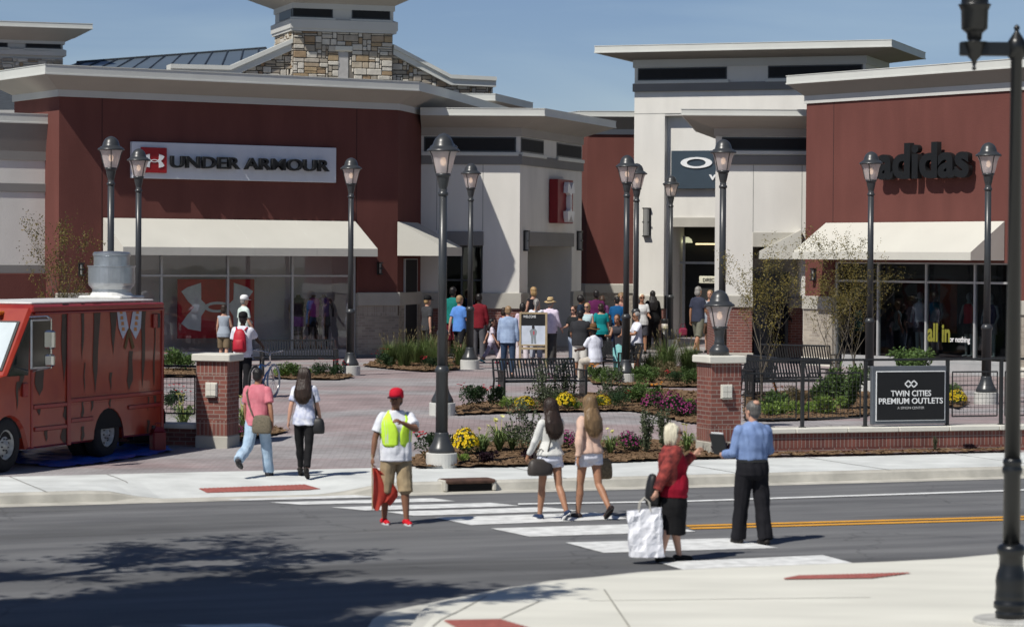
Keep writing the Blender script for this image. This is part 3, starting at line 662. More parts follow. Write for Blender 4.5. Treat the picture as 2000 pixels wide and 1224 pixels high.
# awning on the long side
def awning(root, u0, u1, zt, zb, zv, d, ends=True, name='awning', y=-.02, M=None):
    g = MB()
    P = [Vector(p) for p in ((u0, y, zt), (u1, y, zt), (u1, y-d, zb), (u0, y-d, zb), (u0, y-d, zv), (u1, y-d, zv), (u0, y, zv), (u1, y, zv))]
    if M is not None: P = [M @ p for p in P]
    g.add(P, [(0, 3, 2, 1), (3, 4, 5, 2), (0, 6, 4, 3), (1, 2, 5, 7), (6, 7, 5, 4)])
    a = g.build(name, AWN, root)
    g = MB(); n = max(2, int((u1-u0)/1.6))
    for i in range(1, n):
        u = u0 + (u1-u0)*i/n; q = [Vector(p) for p in ((u-.01, y-.002, zt+.003), (u+.01, y-.002, zt+.003), (u+.01, y-d-.004, zb+.003), (u-.01, y-d-.004, zb+.003), (u-.01, y-d-.004, zv), (u+.01, y-d-.004, zv))]
        if M is not None: q = [M @ p for p in q]
        g.add(q, [(0, 3, 2, 1), (3, 4, 5, 2)])
    g.build('awning_seam', mat('awning_seam', (.55, .55, .50), .85), a)
    return a
ad = 1.3
aL, azt = L_(201, 425.5); aR, azt2 = L_(696, 432.5)
_, azb = L_(500, 484, -ad); _, azv = L_(500, 499.5, -ad)
awning(ua, aL, UA.u(737, -ad, 490), (azt+azt2)/2, azb, azv, ad)
# sign panel and lettering
su0, sz1 = L_(254, 276); su1, sz0 = L_(652, 355)
sz1 = L_(254, 277)[1]; sz0 = L_(254, 348)[1]
g = MB(); g.bbox(su0, -.14, sz0, su1, -.004, sz1, .01); sg = g.build('sign_panel', WHITEP, ua)
tu0, tz0 = L_(335, 327, -.3); tu1, _ = L_(644, 327, -.3); th = L_(335, 303, -.3)[1]-tz0
fittext('lettering', 'UNDER ARMOUR', tu1-tu0, th*.98, .14, LETTER, sg, (tu0, -.25, L_(335, 327.5, -.3)[1]), bold=.012)
g = MB(); q0 = L_(275, 337, -.2); q1 = L_(325, 289, -.2); g.bbox(q0[0], -.24, q0[1], q1[0], -.17, q1[1], .008); sq = g.build('emblem_square', REDP, sg)
g = MB(); logo(g, (q0[0]+q1[0])/2, (q0[1]+q1[1])/2-.02, (q1[0]-q0[0])*.40, -.242, .01); g.build('emblem', WPAINT, sq)
sconce(UA, *L_(740, 524), .36, 'small box wall lamp on the red wall beside the long cream awning')
sconce(UA, *L_(157, 526), .36, 'small box wall lamp on the red wall behind the sparse tree and truck')
# side awning and tall window on the chamfered corner
Mc = Matrix.Translation((foot[1][0], foot[1][1], 0)) @ Matrix.Rotation(math.atan2(foot[2][1], foot[2][0]-foot[1][0]), 4, 'Z')
FC = Fr(0, B.y, CH.x, CH.y, X=B.x)
awning(ua, -.1, 2.3, FC.z(795, 434, -.0), FC.z(895, 483, -1.35), FC.z(895, 500, -1.35), 1.35, M=Mc)
g = MB(); g.bbox(.7, -.05, .6, 2.2, .05, FC.z(800, 505), .01, Mc); wf = g.build('window', ALU, ua)
g = MB(); g.box(.78, -.056, .8, 2.12, -.052, FC.z(800, 507), Mc); g.build('pane', mat('dark_strip_glass', (.012, .013, .015)), wf)

# --- white entrance pavilion
PV = Fr(0, C.y, 1, 0, X=C.x); pv = PV.root('entrance_pavilion', 'white entrance block with grey belt and dark window strip between the red walls', 'store building')
p_ = lambda px, py, off=0: PV.loc(px, py, off)
uD = p_(1015, 450)[0]; D = PV.w(uD); RD = Vector((.317, .948)); E = D + RD*6.3
pf = [(-.0, 0), (uD, 0), tuple(PV.l(E)), tuple(PV.l(E + Vector((-4, 6)))), (0, 11)]
pz = lambda y, x=1000: p_(x, y)[1]
zt_p = 7.98
# cornice only along the free sides
def opencornice(root, path, zt, o, trimh, fasch, rise, mats):
    zf = zt-fasch; z1 = zf-rise
    g = MB(); g.sweep(path, [(0, z1-trimh), (.05, z1-trimh), (.05, z1)], False); g.build('cornice_trim', mats[0], root)
    g = MB(); g.sweep(path, [(.05, z1), (o-.02, zf)], False); g.build('soffit', mats[1], root)
    g = MB(); g.sweep(path, [(o-.06, zf), (o, zf-.01), (o, zf+.03), (o-.015, zf+.035), (o-.015, zt-.02), (o, zt-.02), (o, zt), (-.4, zt+.02)], False); g.build('coping', mats[2], root)
opencornice(pv, pf[:4], zt_p, 1.0, pz(250)-pz(266), .22, zt_p-.22-pz(250), (SOFF, SOFF, COPING))
g = MB(); g.poly([(x, y, zt_p-.25) for x, y in pf]); g.build('roof', mat('roof_membrane', (.3, .3, .3)), pv)
dz1 = pz(480); du0, du1 = p_(860, 480)[0], p_(943, 480)[0]
g = MB(); g.wall(0, uD, pz(572), pz(266), [(du0, du1, pz(572), dz1)], .9)
rl = 6.3; Mr = Matrix.Translation((uD, 0, 0)) @ Matrix.Rotation(math.atan2(RD.y, RD.x), 4, 'Z')
FR = Fr(0, D.y, RD.x, RD.y, X=D.x)
g2 = MB(); ru0, ru1 = FR.u(1031), FR.u(1117); rz1 = FR.z(1070, 481)
g2.wall(0, rl, .3, pz(266), [(ru0, ru1, .3, rz1)], 1.6)
g.add([Mr @ Vector(v) for v in g2.v], g2.f)
poly_wall(g, pf[2:] + [pf[0]], .3, pz(266))
g.build('wall', WHITE, pv)
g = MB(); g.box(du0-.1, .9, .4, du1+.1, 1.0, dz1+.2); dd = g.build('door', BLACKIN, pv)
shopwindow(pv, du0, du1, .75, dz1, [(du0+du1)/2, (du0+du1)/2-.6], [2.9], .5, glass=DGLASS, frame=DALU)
g = MB()
g.wall(0, du0, .3, pz(603), [], .1, -.01); g.wall(du1, uD-.0, .3, pz(603), [], .1, -.01)
q = MB(); q.wall(0, ru0, .3, pz(603), [], .1, -.01); q.wall(ru1, rl, .3, pz(603), [], .1, -.01); g.add([Mr @ Vector(v) for v in q.v], q.f)
g.build('brick_base', BRICK, pv)
g = MB(); g.bbox(0, -.07, pz(603), du0, .05, pz(572), .012); g.bbox(du1-.03, -.07, pz(603), uD+.06, .05, pz(572), .012)
g.bbox(-.0, -.07, pz(603), ru0, .05, pz(572), .012, Mr); g.bbox(ru1, -.07, pz(603), rl, .05, pz(572), .012, Mr)
g.bbox(du1-.03, -.09, .4, uD+.06, .05, pz(682), .012); g.bbox(0, -.09, .4, ru0, .05, pz(682), .012, Mr)
g.build_each('stone_band', TAN, pv)
g = MB(); g.bbox(0, -.06, pz(322), uD+.06, .0, pz(302), .012); g.bbox(0, -.06, pz(322), rl, 0, pz(302), .012, Mr)
g.bbox(du0-.02, -.05, dz1, du1+.02, 0, dz1+.42, .01); g.bbox(ru0-.1, -.05, rz1, ru1+.1, 0, rz1+.42, .01, Mr)
g.build('belt_course', GREY, pv)
clere(pv, p_(828, 285)[0], p_(1008, 285)[0], pz(297), pz(268)); clere(pv, .05, FR.u(1060), pz(297), pz(268), M=Mr); clere(pv, FR.u(1086), rl-.1, pz(297), pz(268), M=Mr)
g = MB()
for px in (853, 943): g.box(p_(px, 400)[0]-.01, -.004, dz1+.45, p_(px, 400)[0]+.01, .002, pz(322))
g.build('expansion_joint', mat('pale_joint', (.3, .3, .28), .9), pv)
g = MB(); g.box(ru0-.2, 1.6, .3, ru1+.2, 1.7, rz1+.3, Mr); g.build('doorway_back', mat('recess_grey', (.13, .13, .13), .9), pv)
g = MB(); g.box(ru0+.05, 1.5, .6, ru0+1.6, 1.55, rz1, Mr); g.build('door', DALU, pv)
Q = FR.w(FR.u(1024)); sconce(FR, FR.u(1024), FR.z(1024, 470), .62, 'dark wall lamp on the near side of the shaded doorway under the red emblem box')
sconce(FR, FR.u(1128), FR.z(1128, 470), .62, 'dark wall lamp on the far side of the shaded doorway under the red emblem box')
# projecting red emblem box
eb0, eb1 = FR.u(1071), FR.u(1101); ez0, ez1 = FR.z(1085, 436), FR.z(1085, 351)
rr = empty('emblem_sign', (FR.w(eb0).x, FR.w(eb0).y, 0), math.atan2(RD.y, RD.x), 'red box sign with a white emblem on the shaded side of the white block', 'sign')
g = MB(); g.bbox(0, -.30, ez0, eb1-eb0, -.02, ez1, .01); g.build('box', mat('shaded_red_box', (.2, .008, .012), .5), rr)  # red darkened so the colour carries the shade on this face
g = MB(); logo(g, .5*(eb1-eb0)+.12, (ez0+ez1)/2-.02, .62, -.31, .14, rot=True); g.build('emblem', WPAINT, rr)

# --- low grey-and-white building at the edge
LB = Fr(88, 71.95, .843, .538); lb = LB.root('store_building', 'low pale block with grey bands and taupe soffit, mostly cut off beside the truck', 'store building')
l_ = lambda px, py, off=0: LB.loc(px, py, off)
zc = l_(96, 223, -.2)[1]; f = [(-12, 0), (l_(88, 400)[0], 0), (l_(88, 400)[0], 8), (-12, 8)]
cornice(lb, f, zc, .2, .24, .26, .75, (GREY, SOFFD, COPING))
g = MB(); uu = l_(88, 400)[0]; g.wall(-12, uu, .3, zc-1.1, []); poly_wall(g, f[1:]+[f[0]], .3, zc-1.1); g.build('wall', WHITE, lb)
g = MB(); g.bbox(-12, -.04, l_(50, 375)[1], uu+.02, .0, l_(50, 358)[1], .01); g.bbox(-12, -.04, l_(50, 534)[1], uu+.02, .0, l_(50, 517)[1], .01); g.build('belt_course', GREY, lb)
g = MB(); g.bbox(-12, -.08, .3, uu+.03, .0, l_(50, 534)[1], .01); g.build('red_base', RED, lb)

# --- stone clad tower with gable behind the red store
ST = Fr(571, 98.0, .955, -.02 + .33); st = ST.root('stone_tower', 'rubble stone tower with dark window strips above a stone gable', 'tower')
s_ = lambda px, py, off=0: ST.loc(px, py, off)
sw = s_(768, 100)[0]
def ashlar(mb, pts_inside, u0, u1, z0, z1, seed, y=0.0):
    rnd = random.Random(seed); z = z0; row = 0
    occ = {}
    cell = .082; nu = int((u1-u0)/cell); nz = int((z1-z0)/cell)
    used = [[False]*nz for _ in range(nu)]
    for j in range(nz):
        for i in range(nu):
            if used[i][j]: continue
            w = rnd.choice((2, 3, 4, 5, 5, 6, 7)); h = rnd.choice((1, 2, 2, 2, 3, 3))
            w2 = 0
            while w2 < w and i+w2 < nu and not used[i+w2][j]: w2 += 1
            h = min(h, nz-j)
            for a in range(w2):
                for b in range(h): used[i+a][j+b] = True
            a0, a1, b0, b1 = u0+i*cell, u0+(i+w2)*cell, z0+j*cell, z0+(j+h)*cell
            if not pts_inside((a0+a1)/2, (b0+b1)/2): continue
            mb.tint = rnd.random(); d = rnd.uniform(.02, .06)
            mb.bbox(a0+.012, y-d, b0+.012, a1-.012, y+.02, b1-.012, .018)
def stonemat():
    m, nt, b = newmat('rubble_stone'); lk = nt.links.new
    a = N(nt, 'ShaderNodeAttribute', attribute_name='tint'); cr = N(nt, 'ShaderNodeValToRGB'); lk(a.outputs['Fac'], cr.inputs[0])
    e = cr.color_ramp.elements; e[0].position = 0; e[0].color = (.48, .45, .39, 1); e[1].position = 1; e[1].color = (.33, .25, .15, 1)
    for p, c in ((.35, (.52, .49, .43)), (.5, (.34, .30, .245)), (.65, (.28, .25, .205)), (.78, (.42, .36, .27)), (.9, (.26, .18, .11))): x = e.new(p); x.color = c4(c)
    n = N(nt, 'ShaderNodeTexNoise'); n.inputs['Scale'].default_value = 6; n.inputs['Detail'].default_value = 6; tc = N(nt, 'ShaderNodeTexCoord'); lk(tc.outputs['Object'], n.inputs['Vector'])
    mr = N(nt, 'ShaderNodeMapRange'); mr.inputs[3].default_value = .7; mr.inputs[4].default_value = 1.3; lk(n.outputs[0], mr.inputs[0])
    mu = N(nt, 'ShaderNodeMix', data_type='RGBA', blend_type='MULTIPLY'); mu.inputs[0].default_value = 1; lk(cr.outputs[0], mu.inputs[6]); lk(mr.outputs[0], mu.inputs[7]); lk(mu.outputs[2], b.inputs['Base Color'])
    b.inputs['Roughness'].default_value = .9; bp = N(nt, 'ShaderNodeBump'); bp.inputs['Strength'].default_value = .6; bp.inputs['Distance'].default_value = .04; lk(n.outputs[0], bp.inputs['Height']); lk(bp.outputs[0], b.inputs['Normal'])
    return m
STONE = stonemat(); MORT = mat('stone_mortar', (.16, .145, .125), .95)
zs0 = s_(571, 58)[1]; zlow = s_(571, 165)[1]
slot = (s_(660, 120)[0], s_(680, 120)[0], s_(670, 175)[1], s_(670, 100)[1])
g = MB(); notslot = lambda u, z: not (slot[0]-.05 < u < slot[1]+.05 and z < slot[3])
ashlar(g, notslot, 0, sw, zlow, zs0, 3)
# short lit return of the tower
q = MB(); ashlar(q, lambda u, z: True, 0, 3.0, zlow, zs0, 8); Ml = Matrix.Rotation(-math.pi/2, 4, 'Z') @ Matrix.Translation((-3.0, 0, 0))
t0 = len(g.f); g.add([Ml @ Vector(v) for v in q.v], q.f); g.t[t0:] = q.t
# gable either side
ga, gb = s_(345, 150, .3)[0], s_(960, 150, .3)[0]; gz = s_(571, 90, .3)[1]; gzr = s_(770, 100, .3)[1]; zb_l = s_(440, 140, .3)[1]
GL = [s_(474, 141, .3), s_(571, 97, .3)]; GR = [s_(768, 106, .3), s_(875, 164, .3), s_(968, 169, .3)]
def lin(P, u):
    for (a, b), (c, d) in zip(P, P[1:]):
        if a <= u <= c: return b + (d-b)*(u-a)/(c-a)
    return -99
def gin(u, z):
    if u < .1: return z < lin(GL, min(u, GL[1][0]-.001)) + .08
    if u > sw-.1: return z < lin(GR, max(u, GR[0][0]+.001)) + .08
    return False
ashlar(g, gin, s_(470, 150, .3)[0], s_(962, 150, .3)[0], s_(571, 187)[1], s_(571, 92)[1], 5, .3)
g.build('rubble_stone_wall', STONE, st)
g = MB(); g.box(0.02, .02, 3, sw-.02, 3.0, zs0); g.box(s_(474, 150, .3)[0], .34, 3, s_(960, 150, .3)[0], .5, s_(900, 180, .3)[1])
zl_ = s_(571, 190)[1]; g.poly([(GL[0][0], .335, zl_), (.1, .335, zl_), (.1, .335, GL[1][1]), (GL[0][0], .335, GL[0][1])]); g.poly([(sw-.1, .335, zl_), (GR[2][0]-.1, .335, zl_), (GR[2][0]-.1, .335, GR[2][1]), (GR[1][0], .335, GR[1][1]), (sw-.1, .335, GR[0][1])])
g.build('mortar_backing', MORT, st)
g = MB(); g.box(slot[0], -.01, slot[2]-.5, slot[1], .02, slot[3]); g.build('slot_panel', mat('pale_slot', (.38, .37, .36), .9), st)
g = MB(); g.bbox(slot[0]-.12, -.09, slot[3], slot[1]+.15, .0, slot[3]+.18, .02); g.build('slot_lintel', CAPST, st)
zb1, zb2, zw0, zw1, zk = s_(571, 55)[1], s_(571, 38)[1], s_(571, 33)[1], s_(571, 11)[1], s_(571, 8)[1]
tf = [(0, 0), (sw, 0), (sw, 3), (0, 3)]
g = MB(); g.sweep(tf, [(.02, zb1-.1), (.10, zb1-.1), (.10, zb1), (.14, zb1), (.14, zb2), (.02, zb2+.06)]); g.build('belt_course', TRIM, st)
g = MB(); g.box(0.0, 0.0, zb2, sw, 3, zk+.1); g.build('upper_wall', TRIM, st)
clere(st, s_(558, 20)[0]+.25, s_(650, 20)[0], zw0, zw1); clere(st, s_(687, 20)[0], s_(762, 20)[0], zw0, zw1)
g = MB(); g.box(-.03, .25, zw0, .0, 2.2, zw1); g.build('window', DALU, st)
cornice(st, tf, zk+.75, 1.0, .2, .25, .45, (TRIM, SOFF, COPING))
# raking copings and the flat shoulders of the gable
def rake(pts, y0, y1, h, name='gable_coping'):
    g = MB()
    for (ua_, za), (ub_, zb) in zip(pts, pts[1:]):
        for dz, o, hh in ((0, 0, h*.62), (h*.62, .08, h*.38)):
            P = [(ua_, y0-o, za+dz), (ub_, y0-o, zb+dz), (ub_, y0-o, zb+dz+hh), (ua_, y0-o, za+dz+hh)]
            g.add([Vector(p) for p in P] + [Vector((p[0], y1, p[2])) for p in P], [(0,1,2,3),(7,6,5,4),(3,2,6,7),(0,4,5,1),(1,5,6,2),(0,3,7,4)])
    return g.build(name, COPING, st)
k = lambda px, py: s_(px, py, .1)
rake([k(333, 148), k(450, 151), k(571, 98)], .1, .9, .42)
rake([k(768, 107), k(880, 166), k(969, 170)], .1, .9, .38)
# standing-seam roof running off beside the gable
rf = []
g = MB(); R0 = at(150, 123, 106); R1 = at(520, 95, 110); R2 = at(520, 150, 100); R3 = at(60, 155, 100)
g.quad(R3, R2, R1, R0); rr = tag(g.build('metal_roof', ROOF), 'blue grey standing seam metal roof rising behind the red store', 'metal roof')
g = MB()
for i in range(12):
    t = (i+.5)/12; a = R3.lerp(R2, t); b = R0.lerp(R1, t); dd = (b-a).normalized(); sdn = Vector((.03, 0, 0))
    g.tube([a+Vector((0,0,.03)), b+Vector((0,0,.03))], .035, 4)
g.tube([R0, R1], .07, 5)
g.build('seam', SEAM, rr)

# --- second tower far off
T2 = Fr(0, 104.0, .955, .31); t2 = T2.root('stone_tower', 'small stone tower with dark window strips, cut off above the pale block', 'tower')
q_ = lambda px, py, off=0: T2.loc(px, py, off)
tw = q_(124, 100)[0]; tf = [(-8, 0), (tw, 0), (tw, 3), (-8, 3)]
g = MB(); ashlar(g, lambda u, z: True, -1, tw, q_(100, 160)[1], q_(100, 112)[1], 9); g.build('rubble_stone_wall', STONE, t2)
g = MB(); g.box(-8, .02, 3, tw-.02, 3, q_(124, 72)[1]); g.build('upper_wall', TRIM, t2)
g = MB(); g.sweep(tf, [(.02, q_(124, 110)[1]), (.1, q_(124, 110)[1]), (.1, q_(124, 99)[1]), (0, q_(124, 97)[1])]); g.build('belt_course', TRIM, t2)
clere(t2, q_(50, 85)[0], q_(119, 85)[0], q_(119, 96)[1], q_(119, 77)[1]); clere(t2, -3, q_(15, 85)[0], q_(119, 96)[1], q_(119, 77)[1])
cornice(t2, tf, q_(124, 54)[1]+.1, 1.0, .12, .2, .45, (TRIM, SOFF, COPING))
# dark shingle roof glimpsed between the blocks
g = MB(); g.quad(at(-60, 215, 88), at(45, 215, 88), at(35, 150, 95), at(-60, 140, 95)); tag(g.build('shingle_roof', SHIN), 'dark shingled roof glimpsed below the flared cornice corner', 'roof')

# --- flat canopies and walls in the gap
XC = Fr(870, 92.0, 1, .02); xc = XC.root('rear_building', 'pale flat cornice peeping over the white block behind the stone gable', 'store building')
x_ = lambda px, py, off=0: XC.loc(px, py, off)
xf = [(-4, 0), (x_(935, 200)[0], 0), (x_(935, 200)[0]+1.1, 4), (-4, 6)]
cornice(xc, xf, x_(950, 182, -.9)[1], .75, .15, .24, .42, (TRIM, SOFF, COPING))
g = MB(); g.slab([(a, b) for a, b in xf], 3, x_(950, 204)[1]); g.build('wall', TRIM, xc)
RB = Fr(1146, 98.0, 1, .0); rb = RB.root('rear_building', 'dark red wall with stone band at the back between the two white blocks', 'store building')
r_ = lambda px, py, off=0: RB.loc(px, py, off)
re = r_(1262, 400)[0]; rf_ = [(-1.6, 4.5), (0, 0), (re, 0), (re, 7), (-1.6, 7)]
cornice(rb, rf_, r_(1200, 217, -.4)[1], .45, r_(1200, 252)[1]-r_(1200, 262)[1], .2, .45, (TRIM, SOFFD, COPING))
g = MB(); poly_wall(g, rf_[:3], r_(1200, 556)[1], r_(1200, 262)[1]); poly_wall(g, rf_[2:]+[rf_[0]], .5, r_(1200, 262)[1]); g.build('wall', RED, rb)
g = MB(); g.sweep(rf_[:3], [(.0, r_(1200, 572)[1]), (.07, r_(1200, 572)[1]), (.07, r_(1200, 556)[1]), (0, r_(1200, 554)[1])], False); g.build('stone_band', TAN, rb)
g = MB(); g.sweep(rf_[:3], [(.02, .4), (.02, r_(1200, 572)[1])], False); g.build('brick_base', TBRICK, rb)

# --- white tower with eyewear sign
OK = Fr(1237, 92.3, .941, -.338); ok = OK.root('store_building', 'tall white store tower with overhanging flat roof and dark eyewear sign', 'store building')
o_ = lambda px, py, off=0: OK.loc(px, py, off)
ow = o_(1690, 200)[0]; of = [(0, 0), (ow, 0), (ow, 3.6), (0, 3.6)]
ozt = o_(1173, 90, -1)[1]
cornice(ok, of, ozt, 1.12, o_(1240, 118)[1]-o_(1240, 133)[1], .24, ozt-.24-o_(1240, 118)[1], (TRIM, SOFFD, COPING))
rz1, rz0 = o_(1300, 226)[1], o_(1300, 442)[1]; ru0, ru1 = o_(1298, 300)[0], ow-.6
cz = lambda y: o_(1237, y)[1]
g = MB(); g.wall(0, ow, cz(577), cz(133), [(ru0, ru1, cz(577), rz1)], .32); poly_wall(g, of[1:]+[of[0]], .5, cz(133)); g.build('wall', WHITE, ok)
ez = o_(1330, 443, .3)[1]; eu0, eu1 = o_(1304, 500, .3)[0]+.15, o_(1400, 500, .3)[0]
g = MB(); g.wall(ru0, ru1, .5, rz1, [(eu0, eu1+.9, .5, ez)], 1.5, .32); g.build('recessed_wall', WHITE, ok)
g = MB(); g.bbox(0, -.06, cz(602), ru0+.03, .02, cz(577), .012); g.box(eu0-.02, .24, o_(1330, 443, .3)[1], ru1, .31, o_(1330, 425, .3)[1]); g.bbox(ru0, .26, cz(602), eu0, .32, cz(577), .01); g.build_each('stone_band', TAN, ok)
g = MB(); g.wall(0, ru0, .5, cz(602), [], .1, -.01); g.quad((ru0, 0, .5), (ru0, 1.6, .5), (ru0, 1.6, cz(602)), (ru0, 0, cz(602))); g.build('brick_base', BRICK, ok)
g = MB(); g.bbox(-.05, -.09, cz(180), ow, .0, cz(164), .012); g.build('belt_course', GREY, ok)
clere(ok, o_(1246, 145)[0], o_(1420, 145)[0], cz(158), cz(134)); clere(ok, o_(1500, 145)[0], o_(1685, 145)[0], cz(158), cz(134))
g = MB(); g.box(0, -.004, cz(223.5), ru0, .002, cz(222)); g.box(o_(1298, 300)[0]-.0, -.02, cz(223.5), ow, -.001, cz(222)); g.build('expansion_joint', mat('pale_joint', (.3, .3, .28)), ok)
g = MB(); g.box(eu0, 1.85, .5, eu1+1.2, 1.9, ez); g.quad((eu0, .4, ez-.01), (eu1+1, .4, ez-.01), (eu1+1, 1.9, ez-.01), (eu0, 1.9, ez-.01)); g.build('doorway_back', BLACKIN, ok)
g = MB(); g.box(eu0+.1, 1.3, .8, eu0+.18, 1.38, ez-.3); g.box(eu0+.0, 1.3, 3.4, eu1+.9, 1.38, 3.48); g.box(eu0+1.3, 1.3, .8, eu0+1.38, 1.38, ez-.3)
g.build('door_frame', ALU, ok)
g = MB(); g.box(o_(1360, 472, 1.7)[0], 1.6, o_(1360, 478, 1.7)[1], o_(1398, 472, 1.7)[0], 1.7, o_(1360, 475, 1.7)[1]); g.build('ceiling_light', emitmat('shop_tube', (1, .8, .45), 1.2), ok)
g = MB(); g.lathe([(.2, 0), (.16, .12), (.05, .2)], 12, Matrix.Translation((o_(1342, 470, 1.6)[0], 1.6, o_(1342, 474, 1.6)[1]))); g.build('pendant_light', emitmat('shop_pendant', (.9, .9, .6), .5), ok)
# sign
g = MB(); a, b = o_(1312, 369, .2); c, d = o_(1420, 294, .2); g.bbox(a, .1, b, c+.8, .3, d, .01); NAVY = mat('dark_navy_panel', (.035, .055, .075), .5, var=.05); sp = g.build('sign_panel', NAVY, ok)
g = MB(); cx, czz = o_(1360.5, 318, .1); n = 28; ew = (o_(1391, 318, .1)[0]-o_(1329.5, 318, .1)[0])/2; eh = .19
for i in range(n):
    t0, t1 = 2*math.pi*i/n, 2*math.pi*(i+1)/n
    for yy in (.06,):
        g.quad((cx+ew*math.cos(t0), yy, czz+eh*1.0*math.sin(t0)), (cx+ew*.6*math.cos(t0), yy, czz+eh*.68*math.sin(t0)), (cx+ew*.6*math.cos(t1), yy, czz+eh*.68*math.sin(t1)), (cx+ew*math.cos(t1), yy, czz+eh*math.sin(t1)))
    g.quad((cx+ew*math.cos(t0), .06, czz+eh*math.sin(t0)), (cx+ew*math.cos(t1), .06, czz+eh*math.sin(t1)), (cx+ew*math.cos(t1), .1, czz+eh*math.sin(t1)), (cx+ew*math.cos(t0), .1, czz+eh*math.sin(t0)))
g.build('emblem_ring', WPAINT, sp)
vu, vz = o_(1385, 352, .1); fittext('lettering', 'V', .26, .19, .03, WPAINT, sp, (vu, .08, vz), bold=.05)
sconce(OK, *o_(1264, 434), 1.0, 'tall two-part black wall lamp in the shallow recess of the white tower')
du, dz_ = o_(1367, 553, 1.0); g = MB(); g.bbox(du, .9, dz_, du+.95, 1.0, dz_+.25, .01); ds = g.build('directory_sign', mat('cream_sign', (.62, .60, .48), .6), ok)
fittext('lettering', 'DIRECTORY', .8, .12, .01, LETTER, ds, (du+.14, .89, dz_+.06), bold=.01)

# --- white front block between tower and big red store
MI = Fr(1396, 76.4, 1, -.012); mi = MI.root('store_building', 'white front block with dark window strip and small side awning beside the red store', 'store building')
m_ = lambda px, py, off=0: MI.loc(px, py, off)
AD = Fr(1573, 74.9, -.59*-1, -.807); 
mw = MI.l(AD.w(0))[0]+.3
mf = [(0, 0), (mw, 0), (mw, 9), (.9, 9)]
mzt = m_(1400, 213, -.9)[1]
opencornice(mi, [(.9, 9), (0, 0), (mw, 0)], mzt, .95, m_(1400, 251)[1]-m_(1400, 266)[1], .18, mzt-.18-m_(1400, 251)[1], (SOFF, SOFF, COPING))
g = MB(); g.poly([(x, y, mzt-.25) for x, y in mf]); g.build('roof', mat('roof_membrane', (.3, .3, .3)), mi)
mzz = lambda y: m_(1450, y)[1]
hu0, hu1, hz = m_(1470, 500)[0], m_(1566, 500)[0], mzz(482)
g = MB(); g.wall(0, mw, mzz(577), mzz(266), [(hu0, hu1, mzz(577), hz)], 2.2)
g.quad((.9, 9, .4), (0, 0, .4), (0, 0, mzz(266)), (.9, 9, mzz(266))); g.build('wall', WHITE, mi)
g = MB(); g.bbox(-.06, -.07, mzz(600), hu0+.02, .05, mzz(577), .012); g.bbox(-.06, -.1, .35, hu0+.04, .1, mzz(689), .02); g.bbox(hu0, -.05, hz, hu1, .0, hz+.42, .01); g.build_each('stone_band', TAN, mi)
g = MB(); g.wall(-.02, hu0, .4, mzz(600), [], .1, -.02); g.quad((hu0, -.02, .4), (hu0, 2.2, .4), (hu0, 2.2, mzz(577)), (hu0, -.02, mzz(577))); g.quad((-.02, 3, .4), (-.02, -.02, .4), (-.02, -.02, mzz(600)), (-.02, 3, mzz(600))); g.wall(hu0+.1, mw, .4, 2.3, [], .1, 2.15); g.build('brick_base', BRICK, mi)
g = MB(); g.wall(hu0-.5, mw, 2.3, hz+.2, [], .1, 2.2); g.build('recessed_wall', WHITE, mi)
g = MB(); g.bbox(hu0+.3, 2.05, 2.15, mw, 2.19, 2.45, .01); g.build('inner_stone_band', TAN, mi)
g = MB(); g.bbox(-.06, -.07, mzz(322), mw, .0, mzz(304), .012); g.build('belt_course', GREY, mi)
clere(mi, m_(1410, 280)[0], mw-.1, mzz(294), mzz(268))
g = MB()
for px in (1471, 1566): g.box(m_(px, 400)[0]-.01, -.004, hz+.43, m_(px, 400)[0]+.01, .002, mzz(322))
g.build('expansion_joint', mat('pale_joint', (.3, .3, .28)), mi)
g = MB(); g.box(hu1-1.2, 1.9, .7, hu1-.2, 2.0, 3.2); g.build('door', DALU, mi)

# --- big red store with black lettering
ad_ = AD.root('store_building', 'sunlit red store with black lowercase lettering and wide cream awning', 'store building')
a_ = lambda px, py, off=0: AD.loc(px, py, off)
aw = a_(2480, 400)[0]; af = [(0, 0), (aw, 0), (aw, 12), (0, 12)]
z1 = a_(1573, 188)[1]; z0 = a_(1573, 203)[1]; azt_ = a_(1545, 148, -.3)[1]
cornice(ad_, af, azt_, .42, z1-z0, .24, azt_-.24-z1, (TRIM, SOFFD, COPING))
zb = lambda y: a_(1592, y)[1]
wu0 = a_(1627, 600)[0]; wu1 = a_(1982, 600)[0]; wz0 = zb(696); wz1 = a_(1700, 512)[1]
g = MB(); g.wall(0, aw, zb(578), z0+.02, [(wu0, wu1, zb(578), wz1)], .3); poly_wall(g, af[1:]+[af[0]], .3, z0+.02); g.build('wall', RED, ad_)
g = MB(); g.box(a_(1628, 300)[0]-.012, -.004, wz1, a_(1628, 300)[0]+.012, .002, z0); g.build('expansion_joint', JT, ad_)
g = MB()
for p, q in ((0, wu0), (wu1, aw)): g = MB(); g.bbox(p-.05, -.08, zb(604), q, .1, zb(578), .015); g.build('stone_band', TAN, ad_)
g = MB()
for p, q in ((-.03, wu0), (wu1, aw)): g = MB(); g.wall(p, q, zb(604)-.28, zb(604), [], .1, -.03); g.build('brick_soldier_course', TBRICKV, ad_)
for p, q in ((-.03, wu0), (wu1, aw)): g = MB(); g.wall(p, q, .3, zb(604)-.28, [], .1, -.03); g.quad((q, -.03, .3), (q, .3, .3), (q, .3, zb(604)), (q, -.03, zb(604))); g.build('brick_base', TBRICK, ad_)
for p, q in ((-.1, wu0), (wu1, aw)): g = MB(); g.bbox(p, -.1, .3, q, .05, zb(697), .02); g.build('base_course', CAPST, ad_)
